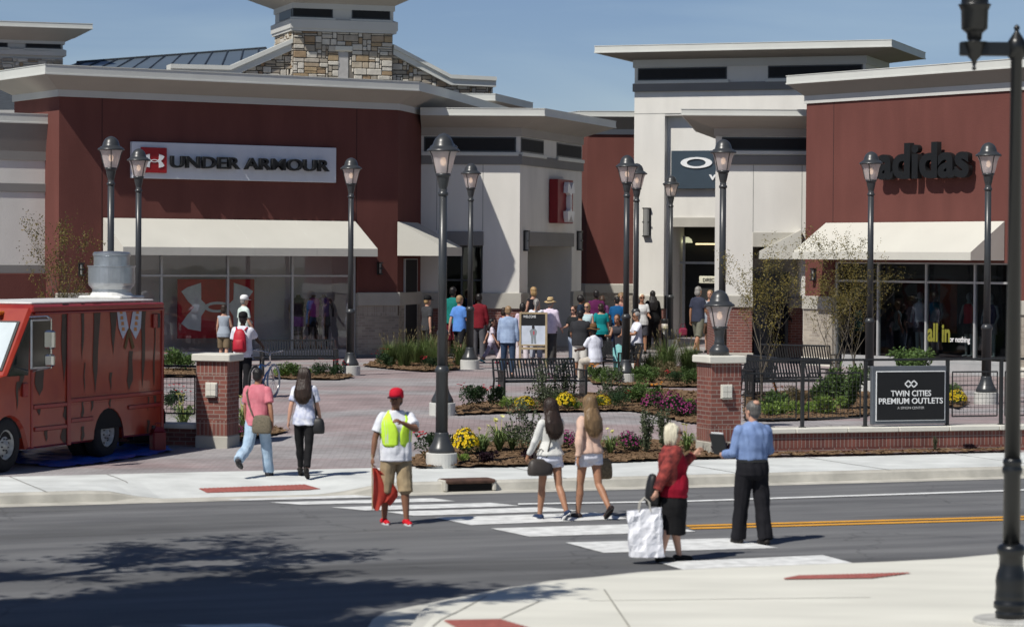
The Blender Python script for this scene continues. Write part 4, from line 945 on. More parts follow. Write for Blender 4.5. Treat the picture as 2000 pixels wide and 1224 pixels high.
shopwindow(ad_, wu0, wu1, wz0, wz1+.02, [a_(px, 600)[0] for px in (1710, 1804, 1899)], [a_(1700, 549)[1]], glass=glassmat('shop_glass_dark', (.5, .56, .58), .05, wave=.15))
g = MB(); g.box(wu0, .05, .4, wu1, .35, wz0); g.build('window_sill', ALU, ad_)
g = MB(); yb = 3.0; g.quad((wu0-1, yb, .5), (wu1, yb, .5), (wu1, yb, wz1), (wu0-1, yb, wz1)); g.quad((wu0-1, .3, wz1), (wu0-1, yb, wz1), (wu1, yb, wz1), (wu1, .3, wz1)); g.quad((wu0, .3, .5), (wu0-1, yb, .5), (wu0-1, yb, wz1), (wu0, .3, wz1)); g.quad((wu1, .3, .5), (wu1, .3, wz1), (wu1, yb, wz1), (wu1, yb, .5)); g.quad((wu0-1, .3, wz0-.02), (wu1, .3, wz0-.02), (wu1, yb, wz0-.02), (wu0-1, yb, wz0-.02)); g.build('display_backdrop', mat('dark_display', (.035, .04, .045), .9, var=.4, scale=1.2), ad_)
g = MB(); x0, zz0 = a_(1835, 650, 1.6); x1, zz1 = a_(1868, 553, 1.6); g.bbox(x0, 1.6, zz0, x1, 1.65, zz1, .01); g.build('display_panel', mat('rust_poster', (.22, .05, .02), .7, var=.3, scale=3), ad_)
mannequin(AD, 1796, 690, .7, 'pale mannequin with outstretched arm in white top inside the red store window', (.5, .52, .56), (.05, .05, .06), (.3, .33, .32), False, zf=wz0+.15)
mannequin(AD, 1892, 690, .7, 'mannequin in bright red top behind the yellow window lettering', (.4, .01, .02), (.03, .03, .03), (.22, .25, .24), False, zf=wz0+.15)
mannequin(AD, 1935, 690, .7, 'mannequin in navy top with hand on hip by the window post', (.03, .03, .10), (.3, .3, .32), (.3, .33, .32), False, zf=wz0+.15)
mannequin(AD, 1826, 690, 1.3, 'mannequin in turquoise top behind the pale one in the store window', (.02, .2, .25), (.03, .03, .03), (.2, .2, .2), False, zf=wz0+.15)
u, z = a_(1811, 667, .05); fittext('window_lettering', 'all in', a_(1855, 667, .05)[0]-u, .50, .01, mat('yellow_vinyl', (.19, .185, .025), .6), ad_, (u, .06, z), bold=.03)
u, z = a_(1854, 671, .05); fittext('window_lettering', 'or nothing', a_(1894, 671, .05)[0]-u, .2, .01, WPAINT, ad_, (u, .06, z), bold=.01)
_, aazt = a_(1625, 435.3); u0 = AD.u(1548, -1.25, 495); u0t = a_(1625, 435.3)[0]; u1 = a_(1963, 432)[0]
# hipped ends: the canvas narrows towards the wall
g = MB(); d = 1.25; zbb = a_(1700, 492, -d)[1]; zvv = a_(1700, 507, -d)[1]
P = [(u0t-.1, -.02, aazt), (u1, -.02, aazt), (u1, -d, zbb), (u0, -d, zbb), (u0, -d, zvv), (u1, -d, zvv), (u0, -.02, zvv), (u1, -.02, zvv)]
P[0] = (u0+.0, -.02, aazt)
g.add(P, [(0, 3, 2, 1), (3, 4, 5, 2), (0, 6, 4, 3), (1, 2, 5, 7), (6, 7, 5, 4)]); g.build('awning', AWN, ad_)
u, z = a_(1712, 352, -.3); u2, _ = a_(1893, 345, -.3); fittext('lettering', 'adidas', u2-u, a_(1712, 280, -.3)[1]-a_(1712, 350, -.3)[1], .16, LETTER, ad_, (u, -.24, z), bold=.035)
sconce(AD, *a_(1592, 536), .36, 'small box wall lamp on the sunlit red wall at the end of the wide awning')
# side awning of the white block against the red corner
G2 = Fr(0, AD.w(0).y, -.15, -.99, X=AD.w(0).x-.02)
g = MB(); zt2, zl2 = m_(1568, 448, -1)[1], m_(1490, 490, -1)[1]; xa, xb = m_(1570, 470, -1)[0], m_(1489, 470, -1)[0]; zlo = m_(1540, 506, -1)[1]
P = [(xa, -.3, zt2), (xb, -.3, zl2), (xb, -.3, zlo), (xa, -.3, zlo), (xa, 2.0, zt2), (xb, 2.0, zl2), (xb, 2.0, zlo), (xa, 2.0, zlo)]
g.add(P, [(0,1,2,3), (7,6,5,4), (0,4,5,1), (1,5,6,2), (3,2,6,7)]); g.build('side_awning', AWN, mi)
# ---------------------------------------------------------------- lamps, fences, benches, street furniture
GLOBE = glassmat('frosted_lantern_glass', (.80, .76, .72), .08, rough=.35)
_nt = GLOBE.node_tree; _o = _nt.nodes['Material Output']; _s = _o.inputs[0].links[0].from_socket
_d = _nt.nodes.new('ShaderNodeBsdfTranslucent'); _d.inputs[0].default_value = (.85, .80, .80, 1); _e = _nt.nodes.new('ShaderNodeBsdfDiffuse'); _e.inputs[0].default_value = (.75, .70, .71, 1)
_a = _nt.nodes.new('ShaderNodeMixShader'); _a.inputs[0].default_value = .5; _nt.links.new(_d.outputs[0], _a.inputs[1]); _nt.links.new(_e.outputs[0], _a.inputs[2])
_m = _nt.nodes.new('ShaderNodeMixShader'); _m.inputs[0].default_value = .72; _nt.links.new(_s, _m.inputs[1]); _nt.links.new(_a.outputs[0], _m.inputs[2]); _nt.links.new(_m.outputs[0], _o.inputs[0])
BULB = emitmat('warm_bulb', (1, .72, .5), 1.3)
def lamp_parts(root, z):
    """lantern from its cup upwards; z = height of the collar"""
    T = Matrix.Translation((0, 0, z))
    g = MB(); g.lathe([(.07, -.32), (.085, -.30), (.085, -.27), (.062, -.25), (.062, -.2), (.075, -.16), (.10, -.04), (.105, 0), (.125, .01), (.125, .04), (.10, .05)], 18, T)
    g.build('collar', LAMPB, root, smooth=True)
    gp = [(.125, .05), (.14, .10), (.165, .2), (.185, .29), (.21, .36), (.24, .41)]
    g = MB(); g.lathe(gp, 20, T, cap=False); g.build('glass', GLOBE, root, smooth=True)
    g = MB()
    for k in range(4):
        a = k*math.pi/2 + .5; g.tube([((r+.008)*math.cos(a), (r+.008)*math.sin(a), z+h) for r, h in gp], .011, 5)
    g.build('cage_rib', LAMPB, root)
    g = MB(); g.lathe([(.03, .04), (.03, .16), (.02, .17)], 10, T); g.build('bulb_holder', LAMPB, root)
    g = MB(); g.ell((0, 0, z+.24), .05, .05, .075, 10); g.build('bulb', BULB, root, smooth=True)
    g = MB(); g.lathe([(.2, .405), (.27, .40), (.272, .425), (.245, .45), (.225, .455), (.21, .48), (.185, .485), (.175, .50), (.16, .56), (.13, .62), (.08, .665), (.03, .685), (.005, .69)], 24, T)
    g.build('dome_cap', LAMPB, root, smooth=True)
def make_lamp():
    r = empty('street_lamp', (0, 0, 0))
    g = MB(); g.lathe([(.255, -.3), (.255, .235), (.245, .245)], 28); g.build('concrete_base', CONC, r)
    g = MB(); g.lathe([(.21, .245), (.215, .25), (.215, .30), (.20, .33), (.185, .36), (.15, .42), (.125, .50), (.115, .53), (.118, .56), (.105, .58)], 24); g.build('foot_casting', LAMPB, r, smooth=True)
    g = MB(); g.lathe([(.10, .58), (.10, 1.55), (.118, 1.56), (.118, 1.60), (.10, 1.64), (.07, 1.67)], 20); g.build('lower_shaft', LAMPB, r, smooth=True)
    g = MB(); g.lathe([(.072, 1.66), (.066, 4.55)], 18); g.build('pole', LAMPB, r, smooth=True)
    lamp_parts(r, 4.76)
    return r
def place_by_top(px, ytop, H=5.45, lo=40.0, hi=100.0):
    best = None
    Y = lo
    while Y < hi:
        X = at(px, ytop, Y).x; z = height(X, Y); e = abs(proj((X, Y, z+H))[1] - ytop)
        if best is None or e < best[0]: best = (e, X, Y, z)
        Y += .05
    return best[1:]
LAMPS = [
 (866, 262, None, 'largest looking lamp post, beside the man in the yellow vest'),
 (864, 0, (863, 812), 'lamp post almost hidden directly behind the largest looking one'),
 (686, 308, None, 'lamp post at the end of the empty bench by the sportswear store window'),
 (920, 319, None, 'lamp post beside the man in the bright blue T-shirt, by the grass bed'),
 (217, 266, (48.3, 60), 'taller of the two lamp posts behind the food truck, above its steel fan'),
 (271, 290, (54, 80), 'shorter of the two lamp posts rising behind the food truck'),
 (1225, 303, None, 'taller of two overlapping lamp posts behind the seated man in white'),
 (1244, 319, None, 'slimmer lamp post overlapping behind another, in front of the dark red rear wall edge'),
 (1311, 343, None, 'smallest looking lamp post, outside the entrance of the white tower store'),
 (1413, 272, (48, 60), 'tall lamp post rising behind the short lantern on the brick pillar'),
 (1702, 296, (54, 80), 'lamp post among the young trees, its lantern overlapping the black lowercase lettering'),
 (1934, 276, (1930, 790), 'lamp post behind the mesh railing beside the framed black sign'),
]
lamp0 = make_lamp()
for i, (px, yt, gp, lab) in enumerate(LAMPS):
    if isinstance(gp, tuple) and gp[1] > 300: p = ground(*gp); X, Y, z = p.x, p.y + .25, p.z
    else: X, Y, z = place_by_top(px, yt, 5.45, *(gp or (40, 100)))
    o = lamp0 if i == 0 else copy_tree(lamp0)
    o.location = (X, Y, z); o.rotation_euler = (0, 0, i*.7)
    tag(o, lab, 'lamp post', 'lamp posts around the paved square')

# brick pillars with cast caps
def pillar(px, py, rz, label, h):
    p = ground(px, py); r = empty('brick_pillar', (p.x, p.y, p.z), rz, label, 'brick pillar', 'brick pillars at the entrance of the square')
    w = .58
    g = MB(); g.bbox(0, -.0, -.2, w+.03, w+.03, .21, .01, Matrix.Translation((-.015, -.015, 0))); g.build('stone_foot', TAN, r)
    sw = MB()
    def shell(mb, z0, z1):
        for a, b, c, d in (((0,0),(w,0),0,0), ((w,0),(w,w),0,0), ((w,w),(0,w),0,0), ((0,w),(0,0),0,0)):
            mb.quad((a[0],a[1],z0),(b[0],b[1],z0),(b[0],b[1],z1),(a[0],a[1],z1))
    shell(sw, .21, .49); shell(sw, h-.37, h-.13); sw.build('brick_soldier_course', BRICKV, r)
    g = MB(); shell(g, .49, h-.37); g.build('brickwork', BRICK, r)
    g = MB(); g.bbox(-.07, -.07, h-.13, w+.07, w+.07, h, .015); g.build('cap_stone', CAPST, r)
    g = MB(); bx = .18; g.bbox(bx, -.03, h-.75, bx+.22, 0, h-.5, .006); g.bbox(bx+.015, -.055, h-.735, bx+.205, -.03, h-.515, .008); g.build('light_box', CAPST, r)
    g = MB(); g.box(bx+.02, -.057, h-.628, bx+.2, -.0551, h-.624); g.box(bx+.108, -.0575, h-.73, bx+.112, -.0552, h-.52); g.box(bx+.02, -.08, h-.76, bx+.2, -.03, h-.745); g.build('light_grille', mat('box_grille_grey', (.28, .27, .24), .8), r)  # grille lines and lower ledge in plain grey
    return r, p
p2r, P2 = pillar(1388, 887, math.atan2(KD.y, KD.x), 'sunlit brick pillar with a pale cap carrying a short lantern', 1.72)
c = Vector((P2.x, P2.y)) + KD*.29 + KN*.29
r = empty('pillar_lantern', (c.x, c.y, P2.z+1.72), .3, 'short dark lantern standing on the cap of the sunlit brick pillar', 'lantern')
g = MB(); g.lathe([(.175, 0), (.175, .09), (.16, .12), (.12, .17), (.085, .2), (.10, .215), (.085, .24), (.085, .42), (.1, .44)], 20); g.build('foot_casting', LAMPB, r, smooth=True)
lamp_parts(r, .46)
d1 = Vector((.955, -.297)); p1r, P1 = pillar(383, 874, math.atan2(-.26, .965), 'brick pillar with pale cap and square light box beside the food truck', 1.66)

# low walls with railings
def mesh_panel(root, p0, p1, z0, z1):
    d = Vector(p1) - Vector(p0); ln = d.length; d /= ln
    g = MB()
    q = lambda t, z: Vector((p0[0]+d[0]*t, p0[1]+d[1]*t, z))
    n = int(ln/.075)
    for i in range(1, n): g.tube([q(ln*i/n, z0), q(ln*i/n, z1)], .0035, 4, False)
    m = int((z1-z0)/.075)
    for j in range(1, m): g.tube([q(0, z0+(z1-z0)*j/m), q(ln, z0+(z1-z0)*j/m)], .0035, 4, False)
    f = g.build('wire_mesh', BLACK, root, uv=False)
    g = MB(); g.tube([q(0, z0), q(ln, z0)], .014, 6); g.tube([q(0, z1), q(ln, z1)], .014, 6); g.tube([q(0, z0), q(0, z1)], .014, 6); g.tube([q(ln, z0), q(ln, z1)], .014, 6); g.build('mesh_frame', BLACK, root)
ang = math.atan2(WD.y, WD.x)
FW = Fr(0, W0.y, WD.x, WD.y, X=W0.x)
lw = FW.root('brick_garden_wall', 'long low brick wall with pale coping running from the sunlit pillar past the sign', 'low wall')
g = MB(); g.box(0, 0, .05, 9, .36, .27); g.build('brickwork', BRICK, lw)
g = MB(); g.box(-.0, -.003, .27, 9, .363, .53); g.build('brick_soldier_course', BRICKV, lw)
g = MB()
for i in range(9): g.bbox(i*1.0+.004, -.06, .53, i*1.0+.996, .42, .62, .012)
g.build('coping_stone', CAPST, lw)
rl_ = FW.root('railing', 'black railing with wire mesh panels standing on the low brick wall', 'railing')
posts = [FW.u(px, .18, 800) for px in (1567, 1690, 1850, 1955, 2080)]
g = MB()
for u in posts: 
    g = MB(); g.bbox(u-.03, .15, .62, u+.03, .21, 1.80, .006); g.bbox(u-.05, .13, .62, u+.05, .23, .635, .003); g.build('post', BLACK, rl_)
g = MB(); g.bbox(.05, .145, 1.79, 9, .215, 1.83, .01); g.build('top_rail', BLACK, rl_)
mesh_panel(rl_, (.12, .18), (posts[0]-.12, .18), .78, 1.58); mesh_panel(rl_, (posts[0]+.12, .18), (posts[1]-.1, .18), .78, 1.58)
mesh_panel(rl_, (posts[2]+.1, .18), (posts[3]-.08, .18), .78, 1.58); mesh_panel(rl_, (posts[3]+.08, .18), (posts[4]-.08, .18), .78, 1.58)
s0, s1 = FW.u(1701, .1, 760), FW.u(1846, .1, 760)
P = FW.w(s0, .1); sgn = empty('framed_sign', (P.x, P.y, 0), ang, 'black sign with white lettering and a grey frame hung on the railing', 'sign')
W = s1-s0; za, zb_ = .66, 1.70
g = MB(); g.bbox(0, -.05, za, W, .04, zb_, .01); g.build('frame', mat('grey_sign_frame', (.09, .10, .115), .5), sgn)
g = MB(); g.bbox(.07, -.065, za+.06, W-.03, -.051, zb_-.09, .003); g.build('border', WPAINT, sgn)
g = MB(); g.bbox(.085, -.07, za+.075, W-.045, -.0655, zb_-.105, .002); fb = g.build('face_panel', mat('black_sign_face', (.008, .008, .009), .35), sgn)
cx = .5*(W+.04)
fittext('lettering', 'TWIN CITIES', W*.54, .105, .006, WPAINT, fb, (cx-W*.27, -.074, za+.50), bold=.012)
fittext('lettering', 'PREMIUM OUTLETS', W*.86, .105, .006, WPAINT, fb, (cx-W*.43, -.074, za+.365), bold=.012)
fittext('lettering', 'A SIMON CENTER', W*.36, .045, .006, mat('grey_letter', (.4, .4, .4), .6), fb, (cx-W*.18, -.074, za+.27), bold=.0)
g = MB()
for sx in (-1, 1):
    for (a, b) in (((0, .06), (.06, 0)), ((.06, 0), (0, -.06)), ((0, -.06), (-.06, 0)), ((-.06, 0), (0, .06))):
        c0 = Vector((cx+sx*.055+a[0]*1.1, 0, za+.72+a[1])); c1 = Vector((cx+sx*.055+b[0]*1.1, 0, za+.72+b[1])); dd = (c1-c0).normalized(); nn = Vector((-dd.z, 0, dd.x))*.011
        g.quad(*[(q.x, -.0745, q.z) for q in (c0-nn, c1-nn, c1+nn, c0+nn)])
g.build('emblem', WPAINT, fb)
# low wall behind the truck
LWd = Vector((-.965, .26)); FL = Fr(0, P1.y+.15, .965, -.26, X=P1.x-.0)
l2 = FL.root('brick_garden_wall', 'short shaded brick wall with pale coping between the food truck and the pillar', 'low wall')
g = MB(); g.box(-3.5, 0, -.1, 0, .36, .52); g.build('brickwork', BRICK, l2)
g = MB(); g.bbox(-3.5, -.05, .52, -.005, .41, .61, .012); g.build('coping_stone', CAPST, l2)
l3 = FL.root('railing', 'black railing with wire mesh beside the food truck generator', 'railing')
g = MB(); g.bbox(-3.5, .145, 1.60, 0, .215, 1.64, .01); g.build('top_rail', BLACK, l3)
for u in (-.06, -1.5): g = MB(); g.bbox(u-.03, .15, .61, u+.03, .21, 1.6, .006); g.build('post', BLACK, l3)
mesh_panel(l3, (-1.42, .18), (-.12, .18), .78, 1.46)

# benches
def slat_rect(g, p, u, v, n, r=.011):
    """n bars along v spaced along u inside a frame"""
    p, u, v = Vector(p), Vector(u), Vector(v)
    for i in range(n):
        a = p + u*((i+.5)/n); w = u.normalized()*r*1.15; t = u.cross(v).normalized()*.005
        g.rings([[q + w + t, q - w + t, q - w - t, q + w - t] for q in (a, a+v)])
def make_bench(Wd=1.85):
    r = empty('bench', (0, 0, 0)); h = Wd/2
    g = MB(); slat_rect(g, (-h+.05, .12, .43), (Wd-.1, 0, 0), (0, -.46, .0), 26, .016); g.build('seat_slats', BLACK, r)
    g = MB(); g.tube([(-h, .12, .43), (h, .12, .43)], .02, 6); g.tube([(-h, -.35, .43), (h, -.35, .43)], .02, 6); g.build('seat_rail', BLACK, r)
    g = MB(); slat_rect(g, (-h+.05, .14, .48), (Wd-.1, 0, 0), (0, .16, .38), 26, .016); g.tube([(-h, .14, .48), (h, .14, .48)], .02, 6); g.tube([(-h, .31, .87), (h, .31, .87)], .022, 6); g.build('backrest', BLACK, r)
    for sx in (-1, 1):
        x = sx*h
        g = MB(); g.bbox(x-.025, -.40, 0, x+.025, -.36, .66, .006); g.bbox(x-.025, -.40, .64, x+.025, .22, .67, .006)
        g.tube([(x, .34, 0), (x, .22, .43), (x, .32, .88)], .024, 6); g.bbox(x-.02, -.38, .10, x+.02, .30, .13, .005); g.build('side_frame', BLACK, r)
        g = MB(); slat_rect(g, (x, -.34, .13), (0, .34, 0), (0, 0, .51), 6); g.build('side_slats', BLACK, r)
    return r
bench0 = make_bench()
def place_bench(px, py, ang_, label, first=False):
    p = ground(px, py); o = bench0 if first else copy_tree(bench0); o.location = p; o.rotation_euler = (0, 0, ang_); tag(o, label, 'bench', 'black slatted metal benches')
    return o, p
a_ = math.atan2(KD.y, KD.x)
b1, _ = place_bench(1052, 783, math.pi + math.pi + a_ , 'black slatted bench seen from behind among yellow flowers in the middle of the square', True)
b1.rotation_euler = (0, 0, a_ + math.pi + math.pi)
place_bench(1197, 738, -math.radians(62), 'black slatted bench end-on with the man in white polo seated on it')
b3, _ = place_bench(583, 733, math.radians(12), 'empty black slatted bench in front of the sportswear store window')
place_bench(1535, 782, math.radians(20), 'black bench behind the railing seen through the young tree')
place_bench(1562, 742, math.radians(150), 'second black bench behind the railing, further back and turned the other way')
place_bench(1462, 775, math.radians(-75), 'black slatted bench end tight beside the sunlit brick pillar')

# bollards
def make_bollard():
    r = empty('bollard_light', (0, 0, 0))
    g = MB(); g.lathe([(.10, -.05), (.10, .72)], 16); g.build('post', BLACK, r, smooth=True)
    g = MB(); g.lathe([(.095, .72), (.095, .88)], 16); g.build('glass', GLOBE, r, smooth=True)
    g = MB(); g.lathe([(.03, .72), (.05, .80), (.02, .86)], 10); g.build('reflector', emitmat('bollard_glow', (.9, .9, .45), .5), r)
    g = MB(); g.lathe([(.10, .88), (.10, 1.0), (.09, 1.02)], 16); g.build('cap', BLACK, r, smooth=True)
    return r
bo = make_bollard()
for i, (px, py, lab) in enumerate(((1080, 707, 'bollard light behind the man in the straw hat and the poster stand'), (1188, 692, 'bollard light beside the woman in the teal shirt'), (1298, 688, 'bollard light beside the grass clumps and the black-clad woman'))):
    o = bo if i == 0 else copy_tree(bo); o.location = ground(px, py); tag(o, lab, 'bollard', 'bollard lights near the shop entrances')

# poster stand
p = ground(1041, 719); ps = empty('poster_stand', p, .0, 'wooden framed welcome poster stand showing a standing figure', 'sign stand')
WD_ = mat('pale_oak', (.36, .28, .17), .7, var=.15, scale=6)
H = 1.50; w = .70
for sx in (-1, 1): g = MB(); g.bbox(sx*w/2-.03, -.03, 0, sx*w/2+.03, .03, H, .006); g.build('leg', WD_, ps)
g = MB(); g.bbox(-w/2+.03, -.025, H-.05, w/2-.03, .025, H, .005); g.bbox(-w/2+.03, -.025, .50, w/2-.03, .025, .56, .005); g.bbox(-w/2+.03, -.025, .60, w/2-.03, .025, .64, .005); g.build('frame', WD_, ps)
g = MB(); g.box(-w/2+.03, -.012, H-.36, w/2-.03, .01, H-.05); bh = g.build('header_board', mat('black_poster', (.015, .015, .016), .5), ps)
fittext('lettering', 'WELCOME', .34, .07, .004, WPAINT, bh, (-w/2+.08, -.016, H-.15), bold=.01)
g = MB(); g.box(-w/2+.03, -.012, .64, w/2-.03, .01, H-.36); pb = g.build('picture_board', mat('pale_poster', (.55, .60, .68), .5), ps)
g = MB(); y = -.014
g.mi = 0; g.poly([(-.05, y, .66), (.0, y, .66), (.01, y, .86), (.03, y, .66), (.08, y, .66), (.07, y, .93), (-.06, y, .93)]); g.poly([(-.07, y-.001, .88), (.08, y-.001, .88), (.10, y-.001, 1.0), (.04, y-.001, 1.07), (-.03, y-.001, 1.07), (-.10, y-.001, 1.0)])
g.build('printed_figure', mat('print_grey', (.22, .25, .27), .7), pb)
g = MB(); g.poly([(-.0, y-.003, .90), (.03, y-.003, .90), (.03, y-.003, 1.0), (-.0, y-.003, 1.0)]); g.build('printed_scarf', mat('print_red', (.5, .05, .08), .7), pb)
g = MB(); g.poly([(.0+.04*math.cos(k*.5), y-.002, 1.10+.055*math.sin(k*.5)) for k in range(13)]); g.build('printed_hair', mat('print_dark', (.03, .025, .03), .7), pb)

# big black double-arm lamp at the street corner
q = at_z(1974, 1212, .13); nl = empty('street_lamp', (q.x, q.y, .12), 0, 'tall black ornate twin-arm street lamp at the pale street corner', 'lamp post')
Yn = q.y; zz = lambda py: at(1974, py, Yn).z - .12
g = MB(); g.lathe([(.36, -.05), (.36, .0+.02), (.35, .04)], 32, Matrix.Translation((0, 0, 0))); g.build('concrete_base', mat('weathered_concrete', (.4, .4, .38), .9, bump=.5, bscale=20, var=.25, scale=5), nl)
zs = [(.145, .04), (.15, .10), (.135, .12), (.165, .14), (.165, .19), (.15, .21), (.155, .23), (.15, .27), (.145, .33), (.15, .40), (.14, .46), (.115, .54), (.115, .64), (.135, .66), (.135, .72), (.12, .74), (.085, .76)]
g = MB(); g.lathe(zs, 28); g.build('foot_casting', IRON, nl, smooth=True)
g = MB(); g.lathe([(.084, .75), (.082, 1.42), (.096, 1.44), (.098, 1.48), (.082, 1.51), (.092, 1.53), (.09, 1.56), (.075, 1.58)], 24)
n = 12
g.build('lower_shaft', IRON, nl, smooth=True)
ztop = zz(108)
g = MB(); g.lathe([(.077, 1.57), (.055, ztop-.05), (.075, ztop-.02), (.08, ztop+.0)], 22); g.build('pole', IRON, nl, smooth=True)
zar0, zar1 = zz(110), zz(83); xo = at(1903, 90, Yn).x - q.x; 
px_ = at(1984, 90, Yn).x - q.x - .0
g = MB(); g.bbox(xo-.14, -.045, zar0, -xo+.14+.0, .045, zar1, .01); g.build('cross_arm', IRON, nl)
g = MB(); g.lathe([(.085, zar0-.01), (.09, zar1), (.07, zar1+.03), (.03, zar1+.09), (.018, zar1+.11), (.03, zar1+.13), (.027, zar1+.15), (.005, zar1+.17)], 18); g.build('finial', IRON, nl, smooth=True)
for sx, xx in ((0, xo), (1, -xo)):
    T = Matrix.Translation((xx, 0, 0))
    g = MB(); g.lathe([(.005, zz(139)), (.02, zz(136)), (.02, zz(133)), (.012, zz(131)), (.03, zz(118)), (.07, zz(110)), (.09, zz(100)), (.115, zz(84)), (.13, zz(83)), (.05, zz(82)), (.07, zz(78)), (.075, zz(66)), (.11, zz(60)), (.125, zz(57)), (.13, zz(22)), (.15, zz(13)), (.16, zz(10)), (.13, zz(8)), (.13, zz(-2))], 22, T)
    g.build('lantern_holder', IRON, nl, smooth=True)
    g = MB(); g.lathe([(.12, zz(-2)), (.2, zz(-2)+.2), (.21, zz(-2)+.35), (.16, zz(-2)+.55), (.06, zz(-2)+.66)], 22, T); g.build('globe', mat('opal_globe', (.7, .7, .66), .3), nl, smooth=True)
    g = MB(); g.lathe([(.07, zz(-2)+.64), (.08, zz(-2)+.67), (.03, zz(-2)+.72), (.005, zz(-2)+.82)], 16, T); g.build('globe_cap', IRON, nl, smooth=True)
# ---------------------------------------------------------------- food truck and what stands round it
TZ = .17
TR = Fr(215, 44.9, .36, .933)
tr = TR.root('food_truck', 'red step van food truck with black tiger stripes, crossed cleavers and steel roof fan', 'food truck', z=TZ)
t_ = lambda px, py, off=0: (lambda q: (q[0], q[1]-TZ))(TR.loc(px, py, off))
TRED = mat('orange_red_truck_paint', (.29, .022, .012), .3, var=.12, scale=2.5, spec=.5, coat=.4, col2=(.33, .042, .016))
TREDD = mat('red_trim_paint', (.27, .018, .016), .35, var=.1, coat=.4)
STRIPE = mat('dark_stripe_paint', (.05, .032, .022), .45, var=.2, scale=6)
TYRE = mat('tyre_rubber', (.018, .018, .019), .85, var=.2, scale=8); CHROME = mat('mirror_chrome', (.6, .6, .6), .12, metal=1.0); RIM = mat('white_wheel_paint', (.42, .42, .40), .5, var=.25, scale=10)
DARKG = mat('dark_cab_glass', (.015, .02, .02), .06, spec=.6)
WID = 2.15; u1 = 1.84; zr = 2.62; ux = -2.5
rw, fw, rad = 0.0, -3.22, .43
def arch(cx, r, z0, n=10): return [(cx + r*math.cos(math.pi - math.pi*i/n) , z0 + r*math.sin(math.pi*i/n)) for i in range(n+1)]
zf = .31
side = [(-4.15, .45), (-4.2, 1.22), (-4.0, 1.42), (-3.28, 1.52), (-2.52, zr-.06), (-2.4, zr), (u1, zr-.02), (u1, zf), (u1-.05, zf-.02)]
bottom = [(rw+.52+.0, zf)] + list(reversed(arch(rw, .52, zf+.0)))[1:-1] + [(rw-.52, zf)] + [(-2.62, zf)] + list(reversed(arch(fw, .56, zf)))[1:-1] + [(fw-.56, .36)]
outl = side + bottom
g = MB(); n = len(outl)
# body shell: two sides plus the skin between them, corners rounded by an inset ring
ins = .05
cxm, czm = -1.0, 1.5
def sh(p, k): return (p[0] + (cxm-p[0])*k*.03, p[1] + (czm-p[1])*k*.045)
R0 = [(x, 0.0+ins, z) for x, z in outl]; Rm = [(sh((x, z), .7)[0], 0.0, sh((x, z), .7)[1]) for x, z in outl]
R1 = [(x, WID-ins, z) for x, z in outl]; R2 = [(sh((x, z), .7)[0], WID, sh((x, z), .7)[1]) for x, z in outl]
vs_ = Rm + R0 + R1 + R2
fs = [tuple(range(n))] + [tuple(reversed(range(3*n, 4*n)))]
for k in range(3):
    for i in range(n): fs.append((k*n+i, (k+1)*n+i, (k+1)*n+(i+1) % n, k*n+(i+1) % n))
g.add(vs_, fs); body = g.build('body', TRED, tr)
g = MB(); g.bbox(-2.3, .12, zr-.0, u1-.1, WID-.12, zr+.035, .02); g.build('roof_panel', mat('white_roof_paint', (.6, .6, .58), .5), tr)
g = MB(); g.bbox(ux, -.03, zr-.13, u1+.01, .05, zr-.02, .02); g.bbox(ux+.05, -.045, zr-.16, u1, -.0, zr-.13, .006); g.build('drip_rail', TREDD, tr)
g = MB()
for z, a, b in ((1.03, -1.32, u1-.02), (.70, -1.28, -.56), (.82, .62, u1-.05), (.98, -2.45, -1.42), (.62, -2.42, -1.42)):
    g.bbox(a, -.025, z-.035, b, .0, z+.035, .012)
g.build('rub_rail', TREDD, tr)
g = MB(); g.bbox(-1.42, -.03, .30, -1.30, .0, zr-.14, .012); g.bbox(u1-.05, -.03, .33, u1+.02, .03, zr-.1, .015); g.bbox(-2.52, -.012, .33, -2.46, 0, zr-.3, .005); g.build('corner_post', TREDD, tr)
# rivets along the rails
g = MB()
for z, a, b in ((1.10, -1.3, u1), (.96, -1.3, u1), (.77, -1.28, -.56)):
    k = int((b-a)/.09)
    for i in range(k): g.lathe([(.008, 0), (.005, .006)], 6, Matrix.Translation((a+.05+i*.09, -.001, z)) @ Matrix.Rotation(math.pi/2, 4, 'X'))
g.build('rivet_row', TREDD, tr)
# cab windows, mirror
q0 = t_(58, 722); q1 = t_(99, 621)
g = MB(); g.bbox(q0[0], -.03, q0[1], q1[0], .01, q1[1], .03); wf = g.build('window', mat('polished_window_frame', (.55, .56, .57), .3, metal=.7), tr)
g = MB(); g.bbox(q0[0]+.04, -.034, q0[1]+.04, q1[0]-.04, -.031, q1[1]-.04, .002); g.build('pane', DARKG, wf)
g = MB(); g.prism([(-3.22, 1.50), (-2.62, 1.50), (-2.55, 2.42)], -.015, -.0); g.build('quarter_window', DARKG, tr)
